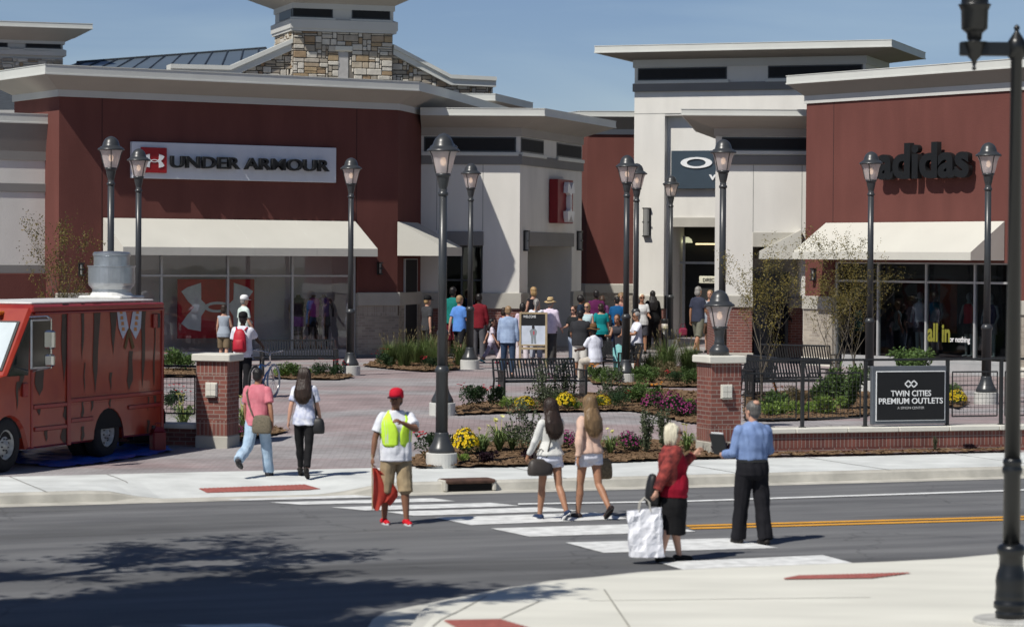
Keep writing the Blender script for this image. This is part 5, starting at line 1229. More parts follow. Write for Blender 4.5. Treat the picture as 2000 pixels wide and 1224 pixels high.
# windscreen on the raked front
a = Vector((-3.28, 0, 1.52)); b = Vector((-2.52, 0, zr-.06)); dd = (b-a).normalized(); nn = Vector((-dd.z, 0, dd.x))
def fp(s, t, o=.012): return a + (b-a)*s + Vector((0, 1, 0))*t + nn*o
g = MB(); g.quad(fp(.06, WID-.12, .02), fp(.06, .08, .02), fp(.80, .10, .02), fp(.80, WID-.14, .02)); g.build('windscreen_seal', BLACK, tr)
g = MB(); g.quad(fp(.09, WID-.16, .03), fp(.09, .12, .03), fp(.77, .14, .03), fp(.77, WID-.18, .03)); g.build('windscreen', mat('pale_windscreen', (.55, .62, .64), .12, var=.15, scale=1.5, spec=.6), tr)  # windscreen in an opaque pale colour
g = MB(); g.bbox(-.1, -.04, -.03, .1, .04, .03, .015, Matrix.Translation(fp(.9, .5, .05))); g.build('marker_light', mat('amber_lens', (.7, .22, .02), .3), tr)
g = MB(); m0 = t_(62, 604, -.0); g.tube([(-2.55, -.0, 2.42), (-2.55, -.32, 2.44), (-2.5, -.36, 2.40), (-2.5, -.36, 1.62), (-2.55, -.05, 1.56)], .016, 6); mr_ = g.build('mirror_arm', CHROME, tr)
g = MB(); g.bbox(-2.6, -.46, 1.92, -2.5, -.27, 2.22, .03); g.bbox(-2.6, -.45, 1.64, -2.5, -.28, 1.84, .03); g.build('mirror', CHROME, mr_)
# stripes: tapering bands
STR = [(128,587,15,655,125,5,745,690), (162,585,8,0,160,3,700,0), (190,585,16,0,186,7,765,0), (220,585,14,0,222,4,692,0), (281,587,11,0,278,4,757,0), (137,693,2,0,135,5,767,0), (166,708,2,0,165,2,766,0), (217,727,5,0,216,2,762,0), (256,685,8,0,252,12,760,0),
       (78,722,18,0,77,11,772,0), (44,722,10,0,38,3,765,0), (131,785,9,0,129,14,820,0), (162,780,3,0,160,6,818,0), (181,780,7,0,178,1,805,0), (216,778,4,0,215,2,796,0), (128,836,14,0,126,12,866,0), (162,832,6,0,160,6,862,0), (78,790,10,0,76,2,812,0), (91,835,6,0,90,5,862,0), (303,640,2,0,301,4,755,0), (290,774,3,0,289,1,804,0), (302,772,5,0,303,2,800,0), (35,745,5,0,33,3,802,0), (290,820,5,0,289,3,848,0)]
g = MB()
for x0, y0, w0_, _a, x1, w1_, y1, _b in STR:
    L0, R_, k = [], [], 9
    for i in range(k+1):
        t = i/k; x = x0 + (x1-x0)*t + 1.3*math.sin(t*5.0+x0)*math.sin(math.pi*t); y = y0 + (y1-y0)*t; w = (w0_ + (w1_-w0_)*t)*(1+.15*math.sin(t*5+x0*2)); w = w*(1 if t < .75 else max(.08, (1-t)/.25))*.5
        p_a, p_b = t_(x-w, max(y, 593), -.006), t_(x+w, max(y, 593), -.006); L0.append((p_a[0], max(.34, p_a[1]))); R_.append((p_b[0], max(.34, p_b[1])))
    for i in range(k): g.quad((L0[i+1][0], -.006, L0[i+1][1]), (R_[i+1][0], -.006, R_[i+1][1]), (R_[i][0], -.006, R_[i][1]), (L0[i][0], -.006, L0[i][1]))
g.build('tiger_stripe_decal', STRIPE, body)
def decal(pts, y, name, m, par):
    g = MB(); g.poly([(lambda q: (q[0], y, q[1]))(t_(px, py, y)) for px, py in pts]); return g.build(name, m, par)
DW = mat('decal_white', (.45, .48, .55), .5, var=.1); DO = mat('decal_orange', (.5, .22, .07), .6); DBR = mat('decal_brown', (.12, .07, .02), .6)
for nm, pts in (('cleaver_decal', ((228,602),(243,593),(251,640),(240,662),(232,640))), ('cleaver_decal', ((262,593),(277,602),(275,640),(265,662),(254,640)))):
    cl = decal(list(reversed(pts)), -.010, nm, DW, body)
decal(((251,640),(255,646),(246,683),(242,678)), -.010, 'cleaver_handle_decal', DBR, body); decal(((254,640),(250,646),(258,683),(263,678)), -.012, 'cleaver_handle_decal', DBR, body)
for cxp, sl_ in ((238.5, .13), (267, -.13)):
    for i in range(4):
        y0 = 606+i*11; xx = cxp+sl_*(y0-620); decal(((xx-3,y0+7),(xx+3,y0+7),(xx+2.5,y0),(xx-2.5,y0)), -.014, 'orange_letter_patch', DO, body)
g = MB(); qa = t_(297, 640); qb = t_(312, 612); g.bbox(qa[0], -.04, qa[1], qb[0]-.03, .0, qb[1], .01); g.build('vent_box', TREDD, tr)
g = MB(); qa = t_(304, 640); qb = t_(309, 612); g.box(qa[0], -.043, qa[1], qb[0], -.041, qb[1]); g.build('vent_opening', BLACK, tr)
g = MB(); qa = t_(42, 775); qb = t_(52, 747); g.bbox(qa[0], -.04, qa[1], qb[0], .0, qb[1], .01); g.build('door_handle', TREDD, tr)
# wheels
def wheel(u, y, name='wheel', dual=False):
    w = empty(name, (0, 0, 0)); w.parent = tr; w.location = (u, y, rad-.005)
    M = Matrix.Rotation(math.pi/2, 4, 'X')
    g = MB(); g.lathe([(.24, -.13), (rad-.05, -.13), (rad-.01, -.10), (rad, -.05), (rad, .05), (rad-.01, .10), (rad-.05, .13), (.24, .13)], 32, M, cap=False); g.build('tyre', TYRE, w, smooth=True)
    g = MB(); g.lathe([(.245, -.12), (.245, .10), (.225, .125), (.21, .06), (.17, .04), (.13, .09), (.06, .10), (.05, .13), (.0, .135)], 24, M); g.build('rim', RIM, w, smooth=True)
    g = MB()
    for i in range(8): a = i*math.pi/4; g.lathe([(.028, 0), (.028, .004)], 8, Matrix.Translation((.175*math.cos(a), -.052, .175*math.sin(a))) @ M)
    for i in range(8): a = i*math.pi/4+.3; g.lathe([(.014, 0), (.01, .03)], 6, Matrix.Translation((.095*math.cos(a), -.09, .095*math.sin(a))) @ M)
    g.build('hub_bolts', BLACK, w)
wheel(rw, .16); wheel(fw, .14); wheel(rw, .5); wheel(fw, WID-.14); wheel(rw, WID-.16)
g = MB(); g.box(-3.7, .35, .45, u1-.2, WID-.3, .62); g.tube([(rw, .2, rad), (rw, WID-.2, rad)], .08, 8); g.box(rw-.5, .02, .5, rw+.5, .55, 1.05); g.box(fw-.5, .05, .5, fw+.5, .5, 1.05); g.build('chassis', mat('chassis_black', (.01, .01, .01), .9), tr)
g = MB(); g.bbox(-4.32, .02, .42, -4.2, WID-.02, .62, .03); g.build('bumper', CHROME, tr)
g = MB(); g.lathe([(.11, 0), (.09, .03)], 16, Matrix.Translation((-4.2, .3, 1.0)) @ Matrix.Rotation(-math.pi/2, 4, 'Y')); g.build('headlight', mat('lamp_lens', (.6, .6, .6), .1), tr)
# roof fan
fu, fy = TR.l((at(218, 560, 45.9).x, 45.9)); fy = 1.0
fu = t_(218, 575, 1.0)[0]; k = 5200/ (TR.w(fu, 1.0).y); zb_ = zr+.03
Rr = 44/k
g = MB(); g.bbox(fu-.43, fy-.43, zb_, fu+.43, fy+.43, zb_+.06, .02); g.lathe([(.38, .06), (.34, .12)], 24, Matrix.Translation((fu, fy, zb_))); g.build('fan_curb', mat('white_roof_paint', (.6, .6, .58)), tr)
g = MB(); g.lathe([(.34, .10), (.34, .17), (.36, .20), (.40, .24), (.41, .28), (.41, .56), (.425, .57), (.425, .585), (.35, .585)], 36, Matrix.Translation((fu, fy, zb_))); g.build('fan_bowl', GALV, tr, smooth=False)
g = MB(); g.lathe([(.315, .56), (.315, .75), (.33, .76), (.33, .80), (.30, .825), (.1, .84), (.0, .84)], 36, Matrix.Translation((fu, fy, zb_))); g.build('fan_hood', GALV, tr)

# tarpaulin, fuel can, generator
TARP = mat('blue_tarpaulin', (.01, .10, .45), .35, var=.35, scale=5, bump=.6, bscale=14, spec=.5)
def sheet(pts, name, m, step=.1, amp=.05, lift=.04):
    P = [ground(*p).to_2d() for p in pts]; x0, x1, y0, y1 = min(p.x for p in P), max(p.x for p in P), min(p.y for p in P), max(p.y for p in P)
    g = MB(); idx = {}; vs_ = []; fs = []; ox, oy = P[0]
    def vid(i, j):
        if (i, j) not in idx:
            x, y = x0+i*step, y0+j*step; idx[(i, j)] = len(vs_)
            nz = noise.noise(Vector((x*2.2, y*2.2, 3)))+.5*noise.noise(Vector((x*6, y*6, 7)))
            vs_.append((x+nz*.05, y+nz*.05, height(x, y)+lift+amp*max(-.6, nz)))
        return idx[(i, j)]
    for i in range(int((x1-x0)/step)+1):
        for j in range(int((y1-y0)/step)+1):
            if inside(x0+(i+.5)*step, y0+(j+.5)*step, P): fs.append((vid(i, j), vid(i+1, j), vid(i+1, j+1), vid(i, j+1)))
    g.add(vs_, fs); return g.build(name, m, uv=False, smooth=True)
tag(sheet([(-60,900),(40,908),(120,914),(200,906),(338,883),(320,872),(200,862),(45,868),(20,868),(-60,880)], 'tarpaulin', TARP, .06, .035, .03), 'crumpled blue tarpaulin spread on the paving under the food truck', 'tarpaulin')
p = ground(308, 882); r = empty('fuel_can', p, .6, 'upright red plastic fuel can on the edge of the blue tarpaulin', 'fuel can')
CANR = mat('red_plastic', (.16, .008, .012), .4, var=.1)
g = MB(); g.bbox(-.13, -.09, 0, .13, .09, .36, .03); g.rings([[(-.12,-.085,.355),(.12,-.085,.355),(.12,.085,.355),(-.12,.085,.355)], [(-.06,-.05,.44),(.08,-.05,.42),(.08,.05,.42),(-.06,.05,.44)]]); g.build('tank', CANR, r)
g = MB(); g.tube([(-.04, 0, .43), (-.05, 0, .49), (.05, 0, .49), (.07, 0, .42)], .014, 6); g.build('handle', CANR, r)
g = MB(); g.lathe([(.035, .4), (.035, .46)], 12, Matrix.Translation((-.08, 0, 0))); g.build('filler_cap', BLACK, r)
p = ground(334, 862); r = empty('generator', p, -.2, 'black portable generator in a tube frame between the food truck and the mesh railing', 'generator')
p2 = TR.w(2.12, .55); r.location = (p2.x, p2.y, height(p2.x, p2.y)+.02); r.location.z = .25
g = MB()
for x in (-.32, .32):
    g.tube([(x, -.28, .02), (x, -.28, .56), (x, -.22, .62), (x, .22, .62), (x, .28, .56), (x, .28, .02), (x, -.28, .02)], .018, 6)
for y in (-.28, .28):
    for z in (.06, .60): g.tube([(-.32, y*(.8 if z > .5 else 1), z), (.32, y*(.8 if z > .5 else 1), z)], .018, 6)
g.build('tube_frame', BLACK, r)
g = MB(); g.bbox(-.28, -.24, .42, .28, .24, .6, .05); g.build('fuel_tank', mat('generator_tank', (.05, .045, .09), .35), r)
g = MB(); g.bbox(-.1, -.2, .08, .26, .2, .40, .02); g.lathe([(.15, 0), (.15, .16)], 16, Matrix.Translation((-.1, 0, .24)) @ Matrix.Rotation(-math.pi/2, 4, 'Y')); g.build('engine', mat('engine_black', (.02, .02, .022), .5), r)
g = MB(); g.bbox(-.27, -.27, .22, -.05, -.24, .42, .01); g.build('socket_panel', mat('panel_grey', (.25, .26, .28), .5), r)
r.location.z = .62
o = r; s_stand = empty('brick_step', (p2.x, p2.y, 0))
bpy.data.objects.remove(s_stand); r.location.z = height(p2.x, p2.y)+.02

# bicycle
def bicycle(P, rz, label):
    r = empty('bicycle', P, rz, label, 'bicycle'); R_ = .34
    BLUE = mat('blue_bicycle_paint', (.03, .16, .42), .35, coat=.5)
    for x in (-.52, .52):
        w = empty('wheel', (0, 0, 0)); w.parent = r; w.location = (x, 0, R_)
        g = MB(); n = 32; g.tube([(R_*math.cos(2*math.pi*i/n), 0, R_*math.sin(2*math.pi*i/n)) for i in range(n+1)], .022, 6, False); g.build('tyre', mat('pale_tyre' if x > 0 else 'tyre_rubber', (.35, .42, .5) if x > 0 else (.02, .02, .02), .7), w, smooth=True)
        g = MB(); g.tube([((R_-.03)*math.cos(2*math.pi*i/n), 0, (R_-.03)*math.sin(2*math.pi*i/n)) for i in range(n+1)], .01, 5, False)
        for i in range(18): a = i*2*math.pi/18; g.tube([(0, .02*(-1)**i, 0), ((R_-.03)*math.cos(a), 0, (R_-.03)*math.sin(a))], .0022, 3, False)
        g.build('rim', CHROME, w)
    g = MB(); bb = (-.08, 0, .28); seat = (-.22, 0, .72); head = (.34, 0, .74)
    g.tube([bb, seat], .018); g.tube([bb, (.1, 0, .5), (.37, 0, .62)], .02); g.tube([seat, (.05, 0, .66), head], .018); g.tube([seat, (-.52, 0, .34)], .011); g.tube([bb, (-.52, 0, .34)], .012)
    g.build('frame', BLUE, r, smooth=True)
    g = MB(); g.tube([(.31, 0, .86), (.37, 0, .62), (.46, 0, .5), (.52, 0, .34)], .016); g.build('fork', CHROME, r)
    g = MB(); g.tube([(.10, .33, .98), (.22, .34, 1.0), (.34, .22, .98), (.33, 0, .93), (.34, -.22, .98), (.22, -.34, 1.0), (.10, -.33, .98)], .012, 6); g.tube([(.33, 0, .93), (.31, 0, .84)], .014); g.build('handlebar', CHROME, r, smooth=True)
    g = MB(); g.rings([[(-.36, -.08, .83), (-.36, .08, .83), (-.1, .02, .84), (-.1, -.02, .84)], [(-.38, -.1, .88), (-.38, .1, .88), (-.08, .03, .87), (-.08, -.03, .87)]]); g.tube([seat, (-.24, 0, .84)], .014); g.build('saddle', BLACK, r)
    g = MB(); g.lathe([(.09, -.01), (.09, .01)], 20, Matrix.Translation(bb) @ Matrix.Rotation(math.pi/2, 4, 'X')); g.tube([(bb[0], -.06, bb[2]), (bb[0]+.12, -.06, bb[2]-.12)], .01); g.tube([(bb[0], .06, bb[2]), (bb[0]-.12, .06, bb[2]+.12)], .01); g.build('crankset', BLACK, r)
    return r
p = ground(516, 776); bicycle(p, math.radians(73), 'blue cruiser bicycle pushed by the man with the red backpack')
# ---------------------------------------------------------------- people
PENDING = []
def cmat(name, c, rough=.85, bump=.25, bscale=14, var=.10, scale=9, col2=None, stretch=None):
    return mat('cloth_' + name, c, rough, bump=bump, bscale=bscale, var=var, scale=scale, spec=.15, col2=col2, stretch=stretch)
SKIN = {'olive': (.20, .095, .055), 'light': (.48, .27, .19), 'tan': (.34, .17, .10), 'brown': (.13, .06, .035), 'dark': (.05, .025, .017)}
def skinmat(k): return mat('skin_'+k, SKIN[k], .55, var=.08, scale=12, spec=.35)
HAIRC = {'black': (.012, .010, .010), 'brown': (.055, .028, .016), 'darkbrown': (.028, .016, .011), 'blond': (.34, .22, .10), 'dirty': (.19, .12, .06), 'white': (.62, .58, .45), 'grey': (.22, .21, .20), 'salt': (.10, .095, .09), 'sandy': (.26, .17, .09)}
def hairmat(k): return mat('hair_'+k, HAIRC[k], .45, var=.35, scale=30, bump=.5, bscale=60, stretch=(1, 1, .12), spec=.4)
def rings_e(g, rows, n=16, yoff=0):
    """rows of (z, half width, half depth, y, x)"""
    g.rings([[((r[4] if len(r) > 4 else 0) + r[1]*math.copysign(abs(math.cos(t))**.85, math.cos(t)), r[3] + r[2]*math.sin(t), r[0]) for t in [2*math.pi*i/n for i in range(n)]] for r in rows])
def remesh(g, name, m, parent, vox, smooth=2):
    o = g.build(name, m, parent, smooth=True, uv=False)
    r = o.modifiers.new('r', 'REMESH'); r.mode = 'VOXEL'; r.voxel_size = vox; r.use_smooth_shade = True
    if smooth: s = o.modifiers.new('s', 'SMOOTH'); s.iterations = smooth; s.factor = .5
    PENDING.append((o, .0 if name in ('body', 'hair', 'shoe') or vox > .012 else 1.0)); return o
def dirv(flex, abd, s):
    f, a = math.radians(flex), math.radians(abd)
    return Vector((s*math.sin(a), math.sin(f)*math.cos(a), -math.cos(f)*math.cos(a)))
def person(px, py, face, H, label, group=None, skin='light', girth=1.0, belly=0.0, female=False, shx=1.0,
           legs=((0, 0), (0, 0)), arms=((5, 12, 12), (5, 12, 12)), armin=(0, 0), lean=0, yaw=0, nod=0,
           top=('tee', (.5, .5, .5)), bottom=('trousers', (.05, .05, .05)), shoes=(.03, .03, .03), hair=('short', 'brown'), hat=None, vox=.013,
           specs=False, sit=None, foot=(0, 0), loc=None, hipw=1.0, child=False, curl=35, shoecol2=None, topname=None, scale_head=1.0, sleeve=.72, hemz=None):
    hem = hemz or (.86 if female else .87); P = loc if loc is not None else ground(px, py)
    root = empty('person', P, -math.radians(face), label, 'person', group)
    k = H/1.75; S = lambda *a: Vector(a)*k
    gw = girth; shw = (.175 if female else .20)*shx*(.5+.5*gw); hw = (.095 if not female else .09)*hipw
    ln = math.radians(lean)
    def T(p):   # lean everything above the hips
        p = Vector(p)
        if p.z > .95*k: h = p.z-.95*k; p.y += h*math.sin(ln); p.z = .95*k + h*math.cos(ln)
        return p
    # joints
    J = {}
    for i, s in enumerate((-1, 1)):
        f, kn = legs[i]; hip = S(s*hw, 0, .90); d1 = dirv(f, 1.0 if female else 2.5, s); kne = hip + d1*.425*k; d2 = dirv(f-kn, 1, s); ank = kne + d2*.405*k
        J['leg%d' % i] = (hip, kne, ank, f-kn)
        f, ab_, el = arms[i]; sh = T(S(s*(shw-.035), -.01, 1.40)); e = sh + dirv(f+lean*.3, ab_, s)*.28*k; d = dirv(f+el+lean*.3, ab_*.5 - armin[i], s); w = e + d*.25*k
        J['arm%d' % i] = (sh, e, w, d)
    low = min(J['leg%d' % i][2].z - (.075+.05*max(0, math.sin(math.radians(foot[i]))))*k for i in (0, 1)) if sit is None else (.90-sit)*k
    dz = -low
    D = Vector((0, 0, dz))
    for q in J: J[q] = tuple(x + D if isinstance(x, Vector) and not (q.startswith('arm') and n_ == 3) else x for n_, x in enumerate(J[q]))
    Tz = lambda p: T(p) + D
    SK = skinmat(skin)
    def torso(g, grow=0.0, z0=.82, z1=1.49, shoulders=True, hemw=0.0):
        w = lambda x: x*gw + grow
        body_ = grow < 0
        if female:
            rows = [(.80, .10, .09, 0), (.86, .165, .115, -.01), (.94, .172, .118, -.012), (1.06, .132, .092, .0), (1.14, .128, .09, .005), (1.24, .148, .112, .02), (1.32, .158, .108, .012), (1.39, .160, .08, 0), (1.435, .125, .066, -.005), (1.475, .066, .055, -.005)]
        else:
            rows = [(.80, .10, .09, 0), (.87, .158, .112, -.005), (.95, .162, .115, 0), (1.06, .155, .105, .0), (1.18, .165, .108, .0), (1.28, .182, .118, .005), (1.36, .190, .105, 0), (1.41, .175, .086, -.005), (1.45, .128, .074, -.008), (1.49, .072, .062, -.005)]
        out = []
        rr = [r for r in rows if z0-.001 <= r[0] <= z1+.001]
        if z0 > .9 and z0 < 1.05 and rr[0][0] - z0 > .03: q_ = [r for r in rows if r[0] < z0][-1]; rr.insert(0, (z0, q_[1], q_[2], q_[3]))
        for z, a, b, y in rr:
            bl = belly*max(0, 1-abs(z-1.08)/.25) if belly else 0
            if body_ and z < 1.2: a -= .022; b -= .022
            if grow > .01 and hemw and z < 1.1: a += .016; b += .016
            out.append([Tz(S(w(a)*math.copysign(abs(math.cos(t))**.8, math.cos(t)), y + bl*.5 + (w(b)+bl*.5)*math.sin(t), z)) for t in [2*math.pi*i/18 for i in range(18)]])
        if z0 > .81 and hemw is not None:   # loose hem
            r0 = rr[0]; a, b, y = r0[1]+.016*(1 if hemw else 0), r0[2]+.016*(1 if hemw else 0), r0[3]; bl = belly*.3
            out.insert(0, [Tz(S((w(a)+hemw)*math.copysign(abs(math.cos(t))**.8, math.cos(t)), y + bl + (w(b)+hemw)*math.sin(t), z0-.0-.03)) for t in [2*math.pi*i/18 for i in range(18)]])
        g.rings(out)
    # ---- body (one mesh)
    g = MB(); torso(g, -.012, z0=.86, hemw=None)
    lg = .5+.5*gw
    for i in (0, 1):
        hip, kne, ank, fl = J['leg%d' % i]
        g.seg(hip, kne, .080*k*lg*(1.03 if female else 1), .052*k*lg); mid = kne.lerp(ank, .32) + Vector((0, -.012*k, 0)); g.seg(kne, mid, .052*k*lg, .055*k*lg); g.seg(mid, ank, .055*k*lg, .034*k)
        fp_ = math.radians(foot[i]); fd = Vector((0, math.cos(fp_), -math.sin(fp_))); heel = ank + Vector((0, -.035*k, -.035*k)); g.seg(ank, ank + Vector((0, 0, -.03*k)), .034*k, .036*k); g.seg(heel, ank + fd*.13*k + Vector((0, 0, -.045*k)), .032*k, .026*k, sx=1.2)
        sh, e, w, d = J['arm%d' % i]
        g.seg(sh, e, .047*k*lg, .038*k*lg); g.seg(e, e.lerp(w, .3), .038*k*lg, .039*k*lg); g.seg(e.lerp(w, .3), w, .039*k*lg, .025*k)
        # hand: palm, four bent fingers, thumb from the side of the palm
        s = -1 if i == 0 else 1; inn = Vector((-s, 0, 0)); inn = (inn - d*inn.dot(d)).normalized(); fwd = d.cross(inn)*(-s); fwd = fwd.normalized()
        if fwd.y < 0 and abs(fwd.y) > .5: fwd = -fwd
        pal = w + d*.05*k; g.seg(w, w + d*.075*k, .024*k, .030*k, sx=.62, side=inn)
        fr_ = max(.0085*k, vox*.62)
        for q in range(4):
            o_ = fwd*((1.5-q)*.0165*k); b0 = w + d*.082*k + o_; ll = (.068, .078, .072, .055)[q]*k; c1 = math.radians(curl*.5); c2 = math.radians(curl*1.6)
            b1 = b0 + (d*math.cos(c1) + inn*math.sin(c1))*ll*.5; b2 = b1 + (d*math.cos(c2) + inn*math.sin(c2))*ll*.5
            g.seg(b0, b1, fr_, fr_*.95, 7); g.seg(b1, b2, fr_*.95, fr_*.85, 7)
        tb = w + d*.03*k + fwd*.024*k; t1 = tb + (d*.75 + fwd*.55 + inn*.25).normalized()*.035*k; g.seg(tb, t1, fr_*1.25, fr_*1.1, 7); g.seg(t1, t1 + (d*.9 + inn*.35).normalized()*.028*k, fr_*1.1, fr_*.9, 7)
    neck0 = Tz(S(0, -.01, 1.45)); hc = Tz(S(0, .012, 1.635)); hs = k*1.06*scale_head*(1.25 if child else 1)
    g.seg(neck0, hc + Vector((0, -.015, -.06))*k, .056*k, .052*k)
    RH = Matrix.Rotation(-math.radians(yaw), 3, 'Z') @ Matrix.Rotation(-math.radians(nod), 3, 'X')
    hp = lambda x, y, z: hc + RH @ (Vector((x, y, z))*hs)
    g.ell(hc + RH @ Vector((0, -.005, .025))*hs, .074*hs, .093*hs, .090*hs, 14, RH); g.ell(hp(0, .022, -.045), .056*hs, .062*hs, .070*hs, 12, RH)
    g.seg(hp(0, .078, .012), hp(0, .100, -.022), .010*hs, .014*hs, 7)
    g.ell(hp(0, .080, -.062), .022*hs, .012*hs, .012*hs, 8, RH); g.seg(hp(-.03, .076, .028), hp(.03, .076, .028), .011*hs, .011*hs, 7); g.ell(hp(0, .062, -.092), .022*hs, .018*hs, .016*hs, 8, RH)
    for s in (-1, 1): g.ell(hp(s*.074, -.005, -.01), .010*hs, .018*hs, .030*hs, 8, RH)
    body = remesh(g, 'body', SK, root, vox*.85 if vox > .01 else vox, 1)
    if abs(((face + yaw + 180) % 360) - 180) > 55:
        for s in (-1, 1):
            g = MB(); g.ell(hp(s*.031, .083, .006), .013*hs, .008*hs, .008*hs, 8, RH); g.build('eye', mat('eye_dark', (.02, .015, .012), .2), root, smooth=True, uv=False)
        g = MB(); g.ell(hp(0, .092, -.064), .024*hs, .006*hs, .007*hs, 8, RH); g.build('lips', mat('lips', (.30, .10, .09), .5), root, smooth=True, uv=False)
    # ---- trousers and the like
    kind, col = bottom[0], bottom[1]; bm = cmat('%s_%d_%d_%d' % ((kind,) + tuple(int(c*999) for c in col)), col, col2=bottom[2] if len(bottom) > 2 else None, var=.12, bump=.35, bscale=9)
    g = MB()
    lo = {'shorts': .95, 'briefshorts': .28, 'longshorts': 1.12}
    if kind in ('skirt', 'longskirt', 'capriskirt'):
        z1_ = {'skirt': .52, 'longskirt': .12, 'capriskirt': .36}[kind]
        c0 = (J['leg0'][2]+J['leg1'][2])*.5; rows = []
        for z, a, b in ((1.0, .15, .105), (.9, .185, .14), (.72, .19, .15), (z1_+.1, .165, .145), (z1_, .17, .15)):
            f = (1.0-z)/.9; cen = Tz(S(0, 0, z)); cen.x += (c0.x)*f*.6; cen.y += (c0.y)*f*.6
            rows.append([cen + Vector((a*gw*math.cos(t), b*gw*math.sin(t), 0))*k for t in [2*math.pi*i/18 for i in range(18)]])
        g.rings(rows)
    else:
        slim = kind in ('leggings', 'slim'); ex = .008 if slim else .02
        rows = []
        ub = 1.03
        for z, a, b, y in ((.80, .10, .09, 0), (.86, .172 if female else .165, .122, -.01), (.95, .172 if female else .165, .12, -.006), (ub, .15 if female else .162, .108, 0)):
            bl = belly*max(0, 1-abs(z-1.08)/.25)*.6
            rows.append([Tz(S((a*gw+ex*.6)*math.cos(t), y + bl*.4 + (b*gw+ex*.5)*math.sin(t), z)) for t in [2*math.pi*i/18 for i in range(18)]])
        g.rings(rows)
        for i in (0, 1):
            hip, kne, ank, fl = J['leg%d' % i]
            if kind == 'briefshorts' : g.seg(hip, hip.lerp(kne, .34), .100*k*lg, .098*k*lg, 12, flat1=True)
            elif kind in ('shorts',): g.seg(hip, hip.lerp(kne, .9), .10*k*lg, .098*k*lg, 12, flat1=True)
            elif kind == 'longshorts': g.seg(hip, kne, .10*k*lg, .090*k*lg, 12); g.seg(kne, kne.lerp(ank, .12), .090*k*lg, .092*k*lg, 12, flat1=True)
            else:
                r1, r2, r3 = ((.096, .066, .050) if slim else (.105, .082, .078)); cut = .72 if kind == 'capri' else (.93 if slim else 1.02)
                g.seg(hip, kne, r1*k*lg, r2*k*lg, 12); g.seg(kne, kne.lerp(ank, cut), r2*k*lg, r3*k*lg, 12, flat1=True)
                if slim: mid = kne.lerp(ank, .32); g.seg(kne, mid, .066*k*lg, .067*k*lg, 12); g.seg(mid, kne.lerp(ank, .7), .067*k*lg, .054*k*lg, 12)
    nm = {'skirt': 'skirt', 'longskirt': 'skirt', 'capriskirt': 'skirt', 'shorts': 'shorts', 'briefshorts': 'shorts', 'longshorts': 'shorts', 'leggings': 'leggings'}.get(kind, 'trousers')
    remesh(g, nm, bm, root, vox*1.05)
    # ---- top
    kind, col = top[0], top[1]; tm = top[3] if len(top) > 3 else cmat('%s_%d_%d_%d' % ((kind,) + tuple(int(c*999) for c in col)), col, col2=top[2] if len(top) > 2 else None)
    g = MB(); tucked = 'tucked' in kind; torso(g, .012 if 'fit' not in kind else .004, 1.06 if tucked else hem, 1.455 if female or 'tank' in kind else 1.49, hemw=(.0 if tucked else .006))
    for i in (0, 1):
        sh, e, w, d = J['arm%d' % i]
        if 'long' in kind:
            g.seg(sh, e, .066*k*lg, .052*k*lg, 12); g.seg(e, w - d*.012*k, .054*k*lg, .038*k*lg, 12, flat1=True)
        elif 'tee' in kind or 'polo' in kind:
            g.seg(sh, sh.lerp(e, sleeve), .068*k*lg, .070*k*lg, 12, flat1=True)
        else: g.seg(sh, sh.lerp(e, .08), .050*k*lg, .048*k*lg, 12)
    if 'collar' in kind or 'polo' in kind: g.seg(Tz(S(0, -.008, 1.45)), Tz(S(0, -.003, 1.505)), .066*k, .062*k, 14, flat0=True, flat1=True)
    remesh(g, topname or ('shirt' if 'tank' not in kind else 'sleeveless_top'), tm, root, vox*1.05)
    # ---- shoes
    for i in (0, 1):
        hip, kne, ank, fl = J['leg%d' % i]; fp_ = math.radians(foot[i]); fd = Vector((0, math.cos(fp_), -math.sin(fp_))); up = Vector((0, math.sin(fp_), math.cos(fp_)))
        if shoes is None: continue
        g = MB(); heel = ank - fd*.045*k - up*.038*k
        g.seg(heel, ank + fd*.15*k - up*.050*k, .042*k, .032*k, 10, sx=1.15, side=(1, 0, 0)); 
        if shoecol2 != 'sandal': g.seg(ank - up*.05*k, ank + up*.0*k, .046*k, .044*k, 10, flat1=True)
        sh_ = remesh(g, 'shoe', cmat('shoe_%d_%d_%d' % tuple(int(c*99) for c in shoes), shoes, .5, .1), root, vox*.9)
        g = MB(); c = ank + fd*.055*k - up*.078*k; X_ = Vector((.046*k, 0, 0)); 
        pts = [c + Vector((math.cos(t)*.044*k*(1.0 if math.sin(t) > 0 else .9), 0, 0)) + fd*math.sin(t)*.135*k for t in [2*math.pi*q/16 for q in range(16)]]
        g.rings([[q - up*.0*k for q in pts], [q + up*.026*k for q in pts]])
        g.build('sole', mat('sole_dark' if shoecol2 is None or shoecol2 == 'sandal' else 'sole_pale', (.02, .018, .017) if shoecol2 is None or shoecol2 == 'sandal' else (.6, .6, .6), .8), sh_, uv=False)
    # ---- hair and hats
    hk, hcol = hair
    if hk != 'none':
        g = MB(); M_ = RH
        if hk != 'bald': g.ell(hp(0, -.016, .036), .083*hs, .094*hs, .088*hs, 14, RH)
        else:
            g.seg(hp(-.062, -.02, -.01), hp(-.045, -.075, -.01), .028*hs, .030*hs); g.seg(hp(.062, -.02, -.01), hp(.045, -.075, -.01), .028*hs, .030*hs); g.seg(hp(-.05, -.07, -.01), hp(.05, -.07, -.01), .034*hs, .034*hs); g.seg(hp(-.06, .02, .03), hp(-.05, -.05, .05), .024*hs, .03*hs); g.seg(hp(.06, .02, .03), hp(.05, -.05, .05), .024*hs, .03*hs)
        g.ell(hp(0, -.045, -.015), .072*hs, .062*hs, .075*hs, 12, RH)
